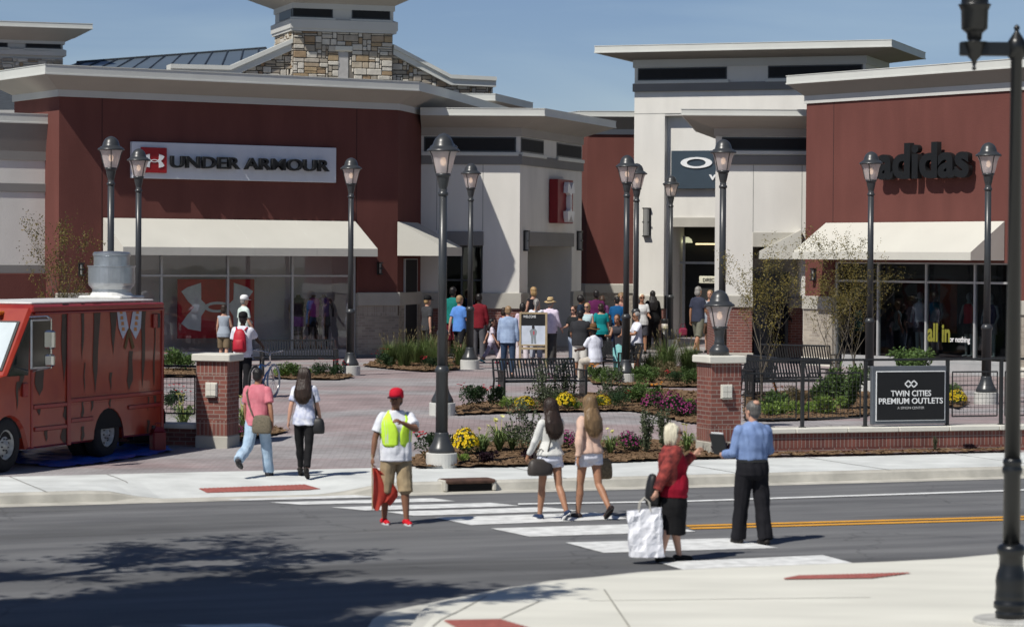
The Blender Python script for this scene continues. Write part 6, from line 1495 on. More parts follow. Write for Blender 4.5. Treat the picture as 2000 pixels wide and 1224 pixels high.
        if hk in ('long', 'verylong'):
            zl = 1.30 if hk == 'long' else 1.17; wd = .088
            rows = []
            top_ = hp(0, -.05, .03); 
            for j, t in enumerate((0, .2, .45, .7, .9, 1)):
                z = 1.60 + (zl-1.60)*t; c = Tz(S(0, -.055 - .075*min(1, t*2.0), z)); w_ = (.092, .112, .125, .122, .10, .055)[j]; dd_ = (.08, .07, .055, .048, .036, .015)[j]
                if t < .3: c = c.lerp(hp(0, -.045, -.06), .6-t)
                rows.append([c + Vector((w_*hs*math.cos(a), dd_*hs*math.sin(a), .012*k*math.sin(a*5+j))) for a in [2*math.pi*i/16 for i in range(16)]])
            g.rings(rows)
        if hk == 'bob':
            g.ell(hp(0, -.03, -.01), .092*hs, .092*hs, .105*hs, 14, RH); g.ell(hp(0, -.055, -.07), .075*hs, .055*hs, .05*hs, 12, RH)
        if hk == 'ponytail': g.seg(hp(0, -.10, .02), hp(0, -.12, -.03), .03*hs, .028*hs); g.seg(hp(0, -.12, -.03), Tz(S(0, -.14, 1.36)), .032*hs, .014*hs)
        if hk == 'curly': g.ell(hp(0, -.02, .02), .11*hs, .11*hs, .11*hs, 12, RH)
        if hk == 'medium': g.ell(hp(0, -.04, -.04), .085*hs, .075*hs, .095*hs, 12, RH)
        remesh(g, 'hair', hairmat(hcol), root, vox*.9, 2 if hk != 'curly' else 1)
        if vox < .01 and hk in ('verylong', 'bob', 'long'):
            r_ = random.Random(int(px)); g = MB()
            for q in range(170):
                a = math.radians(r_.uniform(-120, 120)); sa, ca = math.sin(a), math.cos(a); o1 = r_.uniform(-.006, .006)
                P_ = [hp(sa*.03, -.02-ca*.03, .125), hp(sa*.085, -.02-ca*.085, .085), hp(sa*.100, -.025-ca*.090, .0+o1)]
                if hk == 'bob': P_ += [hp(sa*.102, -.03-ca*.085, -.06), hp(sa*(.085+r_.uniform(-.02, .02)), -.03-ca*.075, -.12+r_.uniform(-.02, .02))]
                else:
                    zt_ = 1.17 + r_.uniform(-.05, .06) + .10*abs(sa); w1 = r_.uniform(.85, 1.1); jx = r_.uniform(-.02, .02)
                    P_ += [Tz(S(sa*.118*w1, -.075-ca*.06, 1.48)), Tz(S(sa*.132*w1+jx*.5, -.11-ca*.055, 1.36)), Tz(S(sa*.122*w1+jx, -.135-ca*.042, 1.26)), Tz(S(sa*.09*w1+jx*1.6, -.14-ca*.03, zt_))]
                n_ = len(P_); g.tube(P_, [.0075*(1-.75*i/(n_-1)) for i in range(n_)], 4, False)
            g.build('hair_strands', hairmat(hcol), root, smooth=True, uv=False)
    if hat:
        hk, col = hat[0], hat[1]; hm = cmat('hat_%d_%d_%d' % tuple(int(c*99) for c in col), col, .8, .1)
        h_ = empty('hat', (0, 0, 0)); h_.parent = root
        g = MB()
        M_ = Matrix.Translation(hp(0, -.006, .045)) @ RH.to_4x4()
        if hk in ('cap', 'flatcap'):
            g.rings([[(rx*hs*math.cos(t), ry*hs*math.sin(t), z*hs) for t in [2*math.pi*i/20 for i in range(20)]] for z, rx, ry in ((-.022, .088, .104), (.02, .090, .106), (.062, .084, .098), (.088, .062, .074), (.10, .03, .036), (.103, .006, .007))], M_); g.build('crown', hm, h_, smooth=True, uv=False)
            g = MB(); bd = 1 if len(hat) < 4 else hat[3]
            up_ = [(.082*hs*math.cos(t), bd*(.07+ (.115 if abs(math.cos(t)) < .98 else .0)*abs(math.sin(t)))*hs, (-.016-.012*math.sin(t))*hs) for t in [math.pi*i/12 for i in range(13)]]
            g.rings([up_ + [(-.082*hs, bd*.05*hs, -.012*hs), (.082*hs, bd*.05*hs, -.012*hs)], [(a, b, c+.007*hs) for a, b, c in up_] + [(-.082*hs, bd*.05*hs, -.005*hs), (.082*hs, bd*.05*hs, -.005*hs)]], M_)
            bcol = hat[2] if len(hat) > 2 and hat[2] else col; g.build('brim', cmat('hat_%d_%d_%d' % tuple(int(c*99) for c in bcol), bcol, .8, .1), h_, uv=False)
        else:
            g.rings([[(rx*hs*math.cos(t), ry*hs*math.sin(t), z*hs) for t in [2*math.pi*i/20 for i in range(20)]] for z, rx, ry in ((-.01, .086, .10), (.05, .08, .094), (.095, .07, .082), (.11, .045, .06), (.10, .02, .05))], M_); g.build('crown', hm, h_, smooth=True, uv=False)
            g = MB(); g.rings([[(rx*hs*math.cos(t), ry*hs*math.sin(t), (z + .015*math.cos(2*t))*hs) for t in [2*math.pi*i/24 for i in range(24)]] for z, rx, ry in ((-.012, .085, .10), (-.025, .15, .165), (-.018, .152, .167), (-.002, .086, .101))], M_, cap=False); g.build('brim', hm, h_, smooth=True, uv=False)
            g = MB(); g.rings([[(rx*hs*math.cos(t), ry*hs*math.sin(t), z*hs) for t in [2*math.pi*i/20 for i in range(20)]] for z, rx, ry in ((-.005, .088, .102), (.02, .086, .100))], M_, cap=False); g.build('hat_band', mat('hat_band', (.03, .02, .015), .8), h_, uv=False)
    if specs:
        g = MB()
        for s in (-1, 1): g.ell(hp(s*.033, .092, .008), .028*hs, .010*hs, .020*hs, 10, RH); g.seg(hp(s*.060, .088, .012), hp(s*.080, .0, .012), .004*hs, .004*hs, 6)
        g.seg(hp(-.02, .094, .014), hp(.02, .094, .014), .004*hs, .004*hs, 6); g.build('sunglasses', mat('sunglasses_black', (.006, .006, .007), .15), root, uv=False)
    J.update(root=root, k=k, Tz=Tz, S=S, hp=hp, hs=hs, P=P)
    return J
def w_of(J, p):      # local point of a person -> world
    return Vector(J['P']) + Matrix.Rotation(J['root'].rotation_euler.z, 3, 'Z') @ Vector(p)
def bag(J, c, size, col, label, cat='handbag', strap=None, handles=0, rz=0, m=None, soft=.03, name='handbag'):
    """bag hanging at local point c (top centre); size (w, d, h)"""
    o = w_of(J, c); r = empty(name, o, J['root'].rotation_euler.z + rz, label, cat)
    w, d, h = size; m = m or mat('leather_%d_%d_%d' % tuple(int(x*99) for x in col), col, .5, var=.15, scale=12)
    g = MB(); g.rings([[(sx*w/2*kx, sy*d/2*ky, z) for sx, sy in ((-1,-1),(0,-1.15),(1,-1),(1.08,0),(1,1),(0,1.15),(-1,1),(-1.08,0))] for z, kx, ky in ((-h, .92, .6), (-h*.95, 1.02, 1.0), (-h*.6, 1.04, 1.05), (-h*.25, .95, .8), (0, .82, .35))])
    b = g.build('bag_body', m, r, smooth=True); sm = b.modifiers.new('s', 'SUBSURF'); sm.levels = sm.render_levels = 1
    for q in range(handles):
        g = MB(); y = (q-.5)*.05 if handles > 1 else 0
        g.tube([(-w*.25, y, -.01), (-w*.2, y, .08), (0, y, .13), (w*.2, y, .08), (w*.25, y, -.01)], .007, 6); g.build('handle', m, r)
    if strap:
        g = MB(); inv = Matrix.Rotation(-(J['root'].rotation_euler.z + rz), 3, 'Z'); pts = [inv @ (w_of(J, q) - o) for q in strap]
        pp = []
        for a, b2 in zip(pts, pts[1:]): pp += [a, a.lerp(b2, .5)]
        g.tube(pp + [pts[-1]], .012, 6); g.build('strap', m, r)
    return r
SC = 'shoppers gathered before the shop entrances'
V1 = .0085; V2 = .014
# --- people near the crossing
J = person(503, 930, 16, 1.70, 'man seen from behind in pink T-shirt and pale jeans with crossbody bag', skin='tan', legs=((-20, 42), (14, 4)), foot=(30, 0), arms=((10, 12, 12), (-10, 15, 10)), top=('tee', (.56, .16, .20), (.62, .21, .25)), bottom=('trousers', (.30, .42, .56), (.42, .54, .66)), shoes=(.05, .05, .055), hair=('short', 'black'), vox=V1, girth=1.02)
bag(J, J['Tz'](J['S'](.13, -.15, 1.02)), (.30, .09, .30), (.13, .11, .075), 'olive grey crossbody bag resting on the hip of the man in pink', 'bag', strap=[J['Tz'](J['S'](-.02, -.18, 1.0)), J['Tz'](J['S'](-.10, -.155, 1.18)), J['Tz'](J['S'](-.15, -.12, 1.36)), J['Tz'](J['S'](-.135, -.02, 1.465)), J['Tz'](J['S'](-.09, .09, 1.38))], m=mat('olive_canvas', (.13, .11, .075), .8, var=.35, scale=60), name='shoulder_bag')
J = person(594, 932, 10, 1.66, 'long-haired woman seen from behind in patterned top and black leggings', skin='light', female=True, legs=((12, 0), (-12, 10)), foot=(30, 38), arms=((-14, 14, 8), (12, 13, 14)), top=('tee', (.30, .35, .55), (.78, .79, .82)), bottom=('leggings', (.012, .012, .013)), shoes=(.02, .018, .016), hair=('verylong', 'darkbrown'), vox=V1)
J['root'].location.z += .03
bag(J, J['Tz'](J['S'](.20, -.02, .98)), (.26, .13, .26), (.012, .012, .013), 'slouchy black handbag at the elbow of the long-haired woman in leggings', strap=[J['Tz'](J['S'](.2, -.02, .96)), J['Tz'](J['S'](.19, -.06, 1.2)), J['Tz'](J['S'](.15, -.05, 1.455)), J['Tz'](J['S'](.17, .06, 1.3)), J['Tz'](J['S'](.2, .05, 1.0))], name='handbag')
# man in the vest, facing the camera and looking to his side
J = person(772, 1024, 160, 1.80, 'man in red cap, yellow safety vest and khaki shorts standing on the road', skin='olive', girth=1.12, legs=((8, 2), (-6, 2)), arms=((58, 6, 80), (-3, 20, 12)), armin=(62, 0), yaw=38, top=('tee', (.66, .68, .74), (.74, .76, .80)), bottom=('longshorts', (.33, .25, .15), (.40, .31, .19)), shoes=(.50, .012, .02), shoecol2='pale', hair=('short', 'black'), hat=('cap', (.50, .012, .03), (.03, .012, .02)), vox=V1, curl=45)
VEST = mat('hi_vis_yellow', (.56, .86, .06), .8, var=.06, bump=.2, bscale=20); SILV = mat('silver_tape', (.55, .58, .58), .4)
g = MB(); k = J['k']; Tz, S = J['Tz'], J['S']
def vpan(sx, a0, a1, zz, off=.035):
    R_ = []
    for z, wd, dp, cut0, cut1 in zz:
        R_.append([Tz(S(sx*wd*math.sin(math.radians(a0+cut0 + (a1+cut1-a0-cut0)*i/8)), dp*math.cos(math.radians(a0+cut0 + (a1+cut1-a0-cut0)*i/8)), z)) for i in range(9)])
    return R_
zz = [(1.02, .205, .155, 18, -22), (1.06, .21, .158, 4, -8), (1.2, .215, .158, 3, 0), (1.30, .225, .165, 12, -4), (1.38, .222, .145, 26, -16), (1.44, .16, .10, 38, -10), (1.49, .105, .05, 60, 0)]
for sx in (-1, 1):
    R_ = vpan(sx, 0, 78, zz); Rb = [[Vector((p.x, -p.y*.9 + .0, p.z)) for p in row] for row in R_]
    for rows in (R_, Rb):
        n = len(rows[0])
        g.add([p for r in rows for p in r], [(j*n+i, j*n+i+1, (j+1)*n+i+1, (j+1)*n+i) for j in range(len(rows)-1) for i in range(n-1)])
vst = g.build('safety_vest', VEST, J['root'], smooth=True, uv=False); sm = vst.modifiers.new('s', 'SOLIDIFY'); sm.thickness = .006
g = MB()
for sx in (-1, 1):
    rows = []
    for z, wd, dp, c0, c1 in zz[1:6]:
        rows.append([Tz(S(sx*(wd+.006)*math.sin(math.radians(a)), (dp+.006)*math.cos(math.radians(a)), z)) for a in (40+c0*.2, 52+c0*.2)])
    g.add([p for r in rows for p in r], [(j*2, j*2+1, j*2+3, j*2+2) for j in range(len(rows)-1)])
g.build('reflective_tape', SILV, vst, uv=False)
wr = J['arm1'][2] + J['arm1'][3]*.09; o = w_of(J, wr)
r = empty('signal_flag', o, J['root'].rotation_euler.z, 'translucent red signal flag hanging from the hand of the man in the vest', 'flag')
g = MB(); g.tube([(0, -.0, .12), (-.01, .0, -.62)], .009, 6); g.build('stick', mat('pale_wood', (.4, .3, .18), .7), r)
g = MB(); rows = []
for j in range(9):
    t = j/8; w_ = .05 + .34*math.sin(t*1.9)*(1 if t < .7 else 1-(t-.7)*1.3)
    rows.append([(-.01 - w_*i/8 + .0, .035*math.sin(i*1.9+t*3)*(1-t*.3), -.06 - .52*t - .06*math.sin(i*.8)*t) for i in range(9)])
g.add([p for r_ in rows for p in r_], [(j*9+i, j*9+i+1, (j+1)*9+i+1, (j+1)*9+i) for j in range(8) for i in range(8)])
fm = leafmat('red_flag_cloth', (.72, .10, .07), (.72, .10, .07), .8); fm.node_tree.nodes['Mix Shader'].inputs[0].default_value = .6
g.build('cloth', fm, r, smooth=True)
# two girls in white shorts
J = person(1074, 1014, -28, 1.66, 'girl in white sweater and white shorts with long dark brown hair, crossing the road', skin='tan', female=True, legs=((10, 4), (-12, 20)), foot=(0, 34), arms=((14, 16, 20), (16, 10, 50)), yaw=10, top=('longtee', (.62, .62, .58), (.70, .70, .67)), hemz=.97, bottom=('briefshorts', (.66, .68, .76)), shoes=(.02, .035, .08), shoecol2='pale', hair=('verylong', 'darkbrown'), vox=V1)
bag(J, J['Tz'](J['S'](-.20, -.06, .90)), (.34, .16, .24), (.045, .038, .033), 'dark brown handbag at the hip of the girl in the white sweater', strap=[J['Tz'](J['S'](-.12, -.10, .90)), J['Tz'](J['S'](-.08, -.15, 1.15)), J['Tz'](J['S'](-.10, -.11, 1.38)), J['Tz'](J['S'](-.11, -.02, 1.47))], handles=2)
J = person(1150, 1012, -30, 1.70, 'girl in peach top and white shorts with long fair hair, crossing the road', skin='tan', female=True, legs=((10, 4), (-12, 30)), foot=(0, 40), arms=((-14, 14, 12), (20, 10, 50)), top=('longtee', (.60, .40, .31), (.66, .47, .38)), hemz=.97, bottom=('briefshorts', (.66, .67, .74)), shoes=(.03, .02, .02), shoecol2='sandal', hair=('verylong', 'dirty'), vox=V1, hipw=1.08)
bag(J, J['Tz'](J['S'](.23, -.0, .86)), (.26, .14, .30), (.13, .10, .06), 'woven straw tote on the far arm of the girl in the peach top', handles=2, m=mat('woven_straw', (.16, .12, .07), .8, var=.5, scale=50))
# blonde lady with shopping bag
J = person(1312, 1096, 76, 1.63, 'older woman with white-blonde bob, dark red top and black skirt', skin='light', female=True, girth=1.22, belly=.06, legs=((10, 2), (-10, 4)), arms=((38, 8, 92), (-30, 4, 4)), yaw=4, top=('longtee', (.22, .005, .018), (.27, .010, .028)), bottom=('capriskirt', (.010, .010, .011)), shoes=(.015, .013, .013), shoecol2='sandal', hair=('bob', 'white'), specs=True, vox=V1)
g = MB()
Tz, S = J['Tz'], J['S']
shawl = mat('patterned_red_shawl', (.07, .008, .010), .85, var=.3, scale=16, col2=(.34, .055, .045), bump=.4, bscale=12)
sh, e, w, d = J['arm1']; sh2, e2, w2, d2_ = J['arm0']
g.seg(sh, e, .085, .072, 12); g.seg(e, w, .072, .055, 12, flat1=True); g.seg(sh2, e2, .08, .068, 12); g.seg(e2, w2, .066, .05, 12, flat1=True)
g.rings([[Tz(S(.205*math.cos(t), -.055 + .115*math.sin(t), z)) for t in [2*math.pi*i/14 for i in range(14)]] for z in (.93, 1.1, 1.3, 1.38)]); g.seg(Tz(S(-.15, -.04, 1.40)), Tz(S(.15, -.04, 1.40)), .07, .07)
remesh(g, 'open_shawl', shawl, J['root'], .011)
g = MB(); g.tube([Tz(S(-.06, .09, 1.43)), Tz(S(-.03, .13, 1.38)), Tz(S(.03, .13, 1.38)), Tz(S(.06, .09, 1.43))], .008, 6); g.build('necklace', mat('green_beads', (.10, .16, .10), .3), J['root'])
bag(J, Tz(S(.02, -.27, 1.14)), (.17, .15, .40), (.012, .013, .018), 'black shoulder bag behind the arm of the woman with shopping', name='shoulder_bag', cat='bag')
hb = J['arm1'][2] + J['arm1'][3]*.10; o = w_of(J, hb)
r = empty('shopping_bag', o + Vector((-.11, -.03, -.13)), .12, 'large crumpled white paper shopping bag held low by the woman in dark red', 'shopping bag')
BAGW = mat('white_paper_bag', (.72, .73, .77), .55, var=.05, bump=1.0, bscale=11)
g = MB(); W_, H_ = .42, .56; rows = []
for j in range(9):
    t = j/8; row = []
    for i in range(24):
        a = 2*math.pi*i/24; x = (W_/2)*max(-1, min(1, 1.15*math.cos(a)))*(.98-.05*math.sin(t*3)) + .03*(1-t); y = .10*max(-1, min(1, 1.3*math.sin(a)))*(1.1-.75*t); nz = noise.noise(Vector((x*9, y*9+i*.3, t*5)))*.035
        row.append((x+nz, y+nz*1.3, -H_*(1-t) + (.02*math.cos(a)*t)))
    rows.append(row)
vs_ = [p for q in rows for p in q]; g.add(vs_, [(j*24+i, j*24+(i+1) % 24, (j+1)*24+(i+1) % 24, (j+1)*24+i) for j in range(8) for i in range(24)] + [tuple(reversed(range(24)))])
g.build('paper_body', BAGW, r, smooth=False)
for y in (-.04, .04): g = MB(); g.tube([(-.07, y, -.03), (-.055, y, .08), (.0, y*.4, .135), (.055, y, .08), (.07, y, -.03)], .006, 6); g.build('handle', mat('bag_cord', (.5, .48, .42), .8), r)
# man in blue shirt
J = person(1468, 1062, -24, 1.80, 'man from behind in blue dress shirt and black trousers holding a dark folder', skin='light', girth=1.2, legs=((9, 2), (-7, 3)), arms=((10, 12, 72), (16, 17, 74)), armin=(6, 50), yaw=-20, top=('longtuckedcollar', (.17, .25, .46), (.21, .30, .52)), bottom=('trousers', (.012, .012, .015)), shoes=(.02, .012, .012), hair=('short', 'salt'), vox=V1, belly=.03)
g = MB(); g.ell(J['hp'](0, -.055, .095), .042*J['hs'], .050*J['hs'], .032*J['hs'], 10); g.build('bald_patch', skinmat('light'), J['root'], smooth=True, uv=False)
g = MB(); Tz, S = J['Tz'], J['S']; g.rings([[Tz(S(.205*math.cos(t), .145*math.sin(t), z)) for t in [2*math.pi*i/18 for i in range(18)]] for z in (1.015, 1.05)]); b_ = g.build('belt', BLACK, J['root'])
hb = J['arm0'][2] + J['arm0'][3]*.08; r = empty('folder', w_of(J, hb) + Vector((.0, .0, .06)), J['root'].rotation_euler.z + .35, 'dark folder with white papers held in the crook of the blue-shirted man\'s arm', 'folder')
g = MB(); g.bbox(-.02, -.12, -.06, .0, .12, .22, .005, Matrix.Rotation(-.35, 4, 'Y')); g.build('cover', BLACK, r)
g = MB(); g.bbox(-.0, -.10, -.03, .012, .10, .235, .003, Matrix.Rotation(-.35, 4, 'Y')); g.build('paper', WPAINT, r)
# --- people round the bicycle and the store window
J = person(474, 777, 14, 1.80, 'man in white T-shirt, black cap and red backpack pushing a blue bicycle', skin='dark', legs=((8, 4), (-6, 6)), arms=((8, 14, 20), (42, 16, 18)), top=('tee', (.66, .68, .75)), bottom=('trousers', (.012, .012, .014)), shoes=(.03, .03, .03), hair=('short', 'black'), hat=('cap', (.012, .012, .013)), vox=V2, girth=1.08)
o = w_of(J, J['Tz'](J['S'](-.0, -.125, 1.40))); r = empty('backpack', o, J['root'].rotation_euler.z, 'red backpack on the back of the man with the bicycle', 'backpack')
BPR = mat('red_nylon', (.42, .012, .03), .6, var=.12, scale=8, bump=.3, bscale=12)
g = MB(); g.rings([[(wx*.15*math.cos(t), -.08 + wy*.09*math.sin(t), z) for t in [2*math.pi*i/14 for i in range(14)]] for z, wx, wy in ((-.46, .85, .7), (-.42, 1.05, 1.05), (-.25, 1.0, 1.15), (-.08, .88, .9), (.0, .62, .55), (.03, .3, .2))]); g.build('pack_body', BPR, r, smooth=True)
g = MB(); g.rings([[(wx*.12*math.cos(t), -.15 + wy*.05*math.sin(t), z) for t in [2*math.pi*i/12 for i in range(12)]] for z, wx, wy in ((-.43, .9, .7), (-.38, 1, 1), (-.22, .9, .9), (-.18, .7, .3))]); g.build('front_pocket', BPR, r, smooth=True)
g = MB()
for s in (-1, 1): g.tube([(s*.09, -.02, -.0), (s*.12, .05, .06), (s*.13, .16, .02), (s*.15, .2, -.15), (s*.17, .12, -.35)], .018, 6)
g.build('shoulder_strap', BPR, r)
person(437, 715, 8, 1.63, 'woman with short dark hair in grey sleeveless top and khaki shorts by the store window', skin='light', female=True, legs=((8, 2), (-8, 8)), arms=((4, 10, 18), (10, 14, 40)), top=('tank', (.30, .34, .39)), bottom=('shorts', (.16, .12, .075)), shoes=(.1, .08, .06), hair=('medium', 'darkbrown'), vox=V2, group=None)
person(476, 715, 55, 1.86, 'man in white cap and pale mint polo standing by the store window', skin='light', legs=((6, 0), (-6, 4)), arms=((0, 8, 15), (6, 10, 25)), top=('polo', (.56, .66, .62)), bottom=('shorts', (.3, .28, .22)), shoes=(.5, .5, .5), hair=('short', 'grey'), hat=('cap', (.72, .72, .72)), vox=V2)
# --- the crowd
def crowd(px, ph, py, face, lab, **kw):
    P = ground(px, py); s = F/P.y
    kw.setdefault('vox', V2)
    return person(px, py, face, max(.9, (py-ph)/s*1.0), lab, **kw)
SH = ((14, 6), (-14, 12)); ST_ = ((2, 0), (-2, 2))
crowd(834, 578, 706, 52, 'man in backwards-looking black cap, dark grey T-shirt and black shorts walking', legs=SH, arms=((18, 10, 18), (-14, 12, 14)), top=('tee', (.045, .046, .05)), bottom=('shorts', (.014, .014, .015)), hair=('short', 'blond'), hat=('cap', (.018, .018, .02)), group=SC)
crowd(884, 561, 697, 30, 'tall man with black hair in teal T-shirt half hidden behind the big lamp post', skin='dark', legs=ST_, top=('tee', (.01, .16, .14)), bottom=('longshorts', (.10, .01, .02)), hair=('short', 'black'), group=SC)
crowd(897, 576, 711, 42, 'man in bright blue T-shirt and black shorts walking past the grass bed', legs=SH, arms=((-18, 10, 12), (12, 12, 18)), top=('tee', (.10, .24, .60)), bottom=('shorts', (.013, .013, .015)), hair=('short', 'sandy'), group=SC, skin='light')
crowd(935, 574, 703, 20, 'dark-haired person in red shirt and grey trousers in the shaded doorway', skin='dark', legs=ST_, top=('longtee', (.16, .012, .02)), bottom=('trousers', (.09, .09, .10)), hair=('short', 'black'), group=SC)
crowd(960, 621, 708, 85, 'little girl in white T-shirt and striped leggings striding along', skin='light', female=True, child=True, legs=((26, 8), (-22, 14)), foot=(0, 20), arms=((-30, 16, 8), (10, 10, 20)), top=('tee', (.66, .60, .68)), bottom=('capri', (.30, .27, .36)), shoes=(.15, .45, .45), hair=('long', 'black'), group=SC)
crowd(984, 600, 712, 60, 'dark-haired woman in plum top behind the man in the denim shirt', female=True, legs=SH, top=('tee', (.14, .02, .08)), bottom=('trousers', (.5, .42, .42)), hair=('medium', 'darkbrown'), shoes=(.3, .02, .06), group=SC)
crowd(992, 598, 736, 6, 'fair-haired man seen from behind in pale denim shirt and dark jeans', legs=((5, 0), (-5, 8)), arms=((3, 10, 10), (-3, 10, 12)), top=('longteecollar', (.26, .34, .50), (.32, .41, .56)), bottom=('slim', (.03, .05, .09)), shoes=(.05, .03, .02), hair=('short', 'sandy'), group=SC, girth=1.1)
crowd(1020, 592, 714, -10, 'dark-haired woman in pale pink top partly behind the poster stand', female=True, legs=ST_, top=('longtee', (.58, .48, .56)), bottom=('capri', (.6, .55, .58)), hair=('bob', 'black'), group=SC)
crowd(1047, 584, 712, 10, 'woman with grey ponytail and white shirt behind the poster stand', female=True, legs=ST_, top=('tee', (.64, .65, .72)), bottom=('capri', (.34, .36, .42)), hair=('ponytail', 'grey'), shoes=(.2, .12, .08), group=SC)
crowd(1041, 561, 690, -30, 'blonde woman in black strap top in the shaded doorway', female=True, legs=ST_, arms=((10, 12, 80), (5, 8, 10)), top=('tank', (.015, .015, .02)), bottom=('trousers', (.02, .02, .02)), hair=('medium', 'blond'), group=SC)
crowd(1074, 582, 712, 25, 'man in straw hat, pale pink shirt and dark grey trousers', legs=((16, 10), (-12, 12)), arms=((25, 8, 40), (10, 10, 30)), top=('longtee', (.62, .54, .66), (.70, .62, .72)), bottom=('trousers', (.06, .058, .055)), hair=('short', 'grey'), hat=('straw', (.46, .34, .18)), group=SC, girth=1.08)
crowd(1120, 598, 712, 215, 'brunette woman in sunglasses and black top facing the street', female=True, legs=ST_, arms=((0, 6, 6), (20, 8, 60)), top=('tee', (.016, .018, .02)), bottom=('trousers', (.40, .48, .60)), hair=('medium', 'brown'), specs=True, group=SC)
crowd(1133, 606, 738, 10, 'man from behind in black T-shirt with colourful print and off-white shorts', skin='tan', legs=ST_, arms=((15, 10, 50), (12, 10, 55)), top=('tee', (.03, .031, .035)), bottom=('longshorts', (.56, .54, .50)), hair=('short', 'black'), group=SC, girth=1.25)
JJ = crowd(1146, 592, 712, 200, 'blonde woman in sunglasses and pale blue sleeveless top', female=True, legs=ST_, arms=((6, 9, 12), (10, 9, 20)), top=('tank', (.40, .52, .54)), bottom=('trousers', (.03, .03, .04)), hair=('bob', 'blond'), specs=True, group=SC)
crowd(1173, 593, 708, -12, 'dark-haired woman seen from behind in bright teal T-shirt', female=True, girth=1.2, legs=ST_, arms=((2, 12, 12), (2, 12, 12)), top=('tee', (.008, .22, .23)), bottom=('slim', (.014, .014, .016)), hair=('medium', 'darkbrown'), group=SC)
crowd(1134, 577, 694, 100, 'dark-haired person in shade beside the blonde woman in sunglasses', skin='brown', legs=ST_, top=('tee', (.02, .03, .05)), bottom=('trousers', (.02, .02, .03)), hair=('curly', 'black'), group=SC)
crowd(1164, 567, 692, 0, 'dark-skinned person in purple top against the tan brick base', skin='dark', legs=ST_, top=('tee', (.10, .015, .07)), bottom=('trousers', (.02, .02, .03)), hair=('short', 'black'), group=SC)
crowd(1176, 578, 690, 15, 'person with bobbed dark brown hair in mauve print top', skin='brown', female=True, legs=ST_, top=('tee', (.14, .05, .13)), bottom=('trousers', (.02, .02, .03)), hair=('bob', 'brown'), group=SC)
crowd(1205, 580, 693, 5, 'man seen from behind in royal blue T-shirt and navy jeans', legs=ST_, arms=((18, 10, 50), (5, 8, 12)), top=('tee', (.01, .085, .22)), bottom=('slim', (.012, .02, .05)), hair=('short', 'black'), group=SC)
crowd(1213, 572, 690, 190, 'woman with curly sandy hair behind the man in royal blue', female=True, legs=ST_, top=('tank', (.28, .14, .12)), bottom=('trousers', (.2, .17, .12)), hair=('curly', 'dirty'), group=SC)
crowd(1253, 574, 690, 175, 'woman in white headband, sunglasses and white top facing the street', female=True, skin='tan', legs=ST_, arms=((8, 10, 70), (4, 9, 12)), top=('tee', (.56, .57, .56)), bottom=('shorts', (.05, .05, .06)), hair=('short', 'white'), specs=True, group=SC)
crowd(1243, 609, 739, 250, 'man in sunglasses, white T-shirt and tan shorts standing behind the seated man', skin='tan', legs=((8, 0), (-8, 8)), arms=((35, 6, 55), (20, 6, 80)), armin=(20, 30), top=('tee', (.68, .69, .76)), bottom=('shorts', (.36, .27, .17)), hair=('short', 'grey'), specs=True, group=SC)
crowd(1274, 568, 683, -8, 'woman dressed all in black with very long black hair', skin='brown', female=True, legs=((6, 0), (-6, 8)), arms=((3, 14, 12), (2, 14, 14)), top=('longtee', (.008, .008, .009)), bottom=('trousers', (.008, .008, .009)), hair=('verylong', 'black'), girth=1.12, group=SC)
crowd(1363, 559, 690, 45, 'grey-haired man in navy T-shirt and khaki cargo shorts walking', legs=SH, arms=((-8, 10, 12), (14, 10, 20)), top=('tee', (.035, .04, .065)), bottom=('longshorts', (.14, .14, .11)), hair=('medium', 'grey'), shoes=(.06, .06, .07), group=SC, skin='tan')
crowd(1386, 567, 688, 200, 'woman in checked top beside the pillar lantern', female=True, legs=ST_, arms=((10, 8, 60), (2, 8, 12)), top=('tee', (.10, .14, .22), (.4, .42, .45)), bottom=('shorts', (.10, .06, .04)), hair=('medium', 'dirty'), group=SC)
crowd(1518, 572, 700, 170, 'dark-clothed person standing in the shade of the small side awning', skin='dark', legs=ST_, arms=((8, 16, 60), (4, 10, 12)), top=('longtee', (.01, .012, .018)), bottom=('trousers', (.008, .008, .012)), hair=('short', 'black'), girth=1.1, group=SC)
# bags carried in the crowd
def crowdbag(px, py, Y, c, lab, sz=(.26, .12, .24)):
    q = at(px, py, Y); r = empty('handbag', q, .3, lab, 'handbag'); g = MB(); w, d, h = sz
    g.bbox(-w/2, -d/2, -h, w/2, d/2, 0, .04); g.build('bag_body', mat('leather_c%d' % int(c[0]*999), c, .6), r); g = MB(); g.tube([(-w*.3, 0, -.01), (-w*.22, 0, .12), (w*.22, 0, .12), (w*.3, 0, -.01)], .008, 6); g.build('handle', mat('leather_c%d' % int(c[0]*999), c, .6), r)
crowdbag(1334, 640, ground(1363, 690).y-.1, (.20, .02, .05), 'dark pink bag at the side of the man in navy T-shirt')
crowdbag(1187, 622, ground(1205, 693).y-.2, (.02, .02, .025), 'black bag on the arm of the man in royal blue')
crowdbag(1294, 632, ground(1274, 683).y-.2, (.05, .03, .02), 'brown bag carried by the woman all in black')
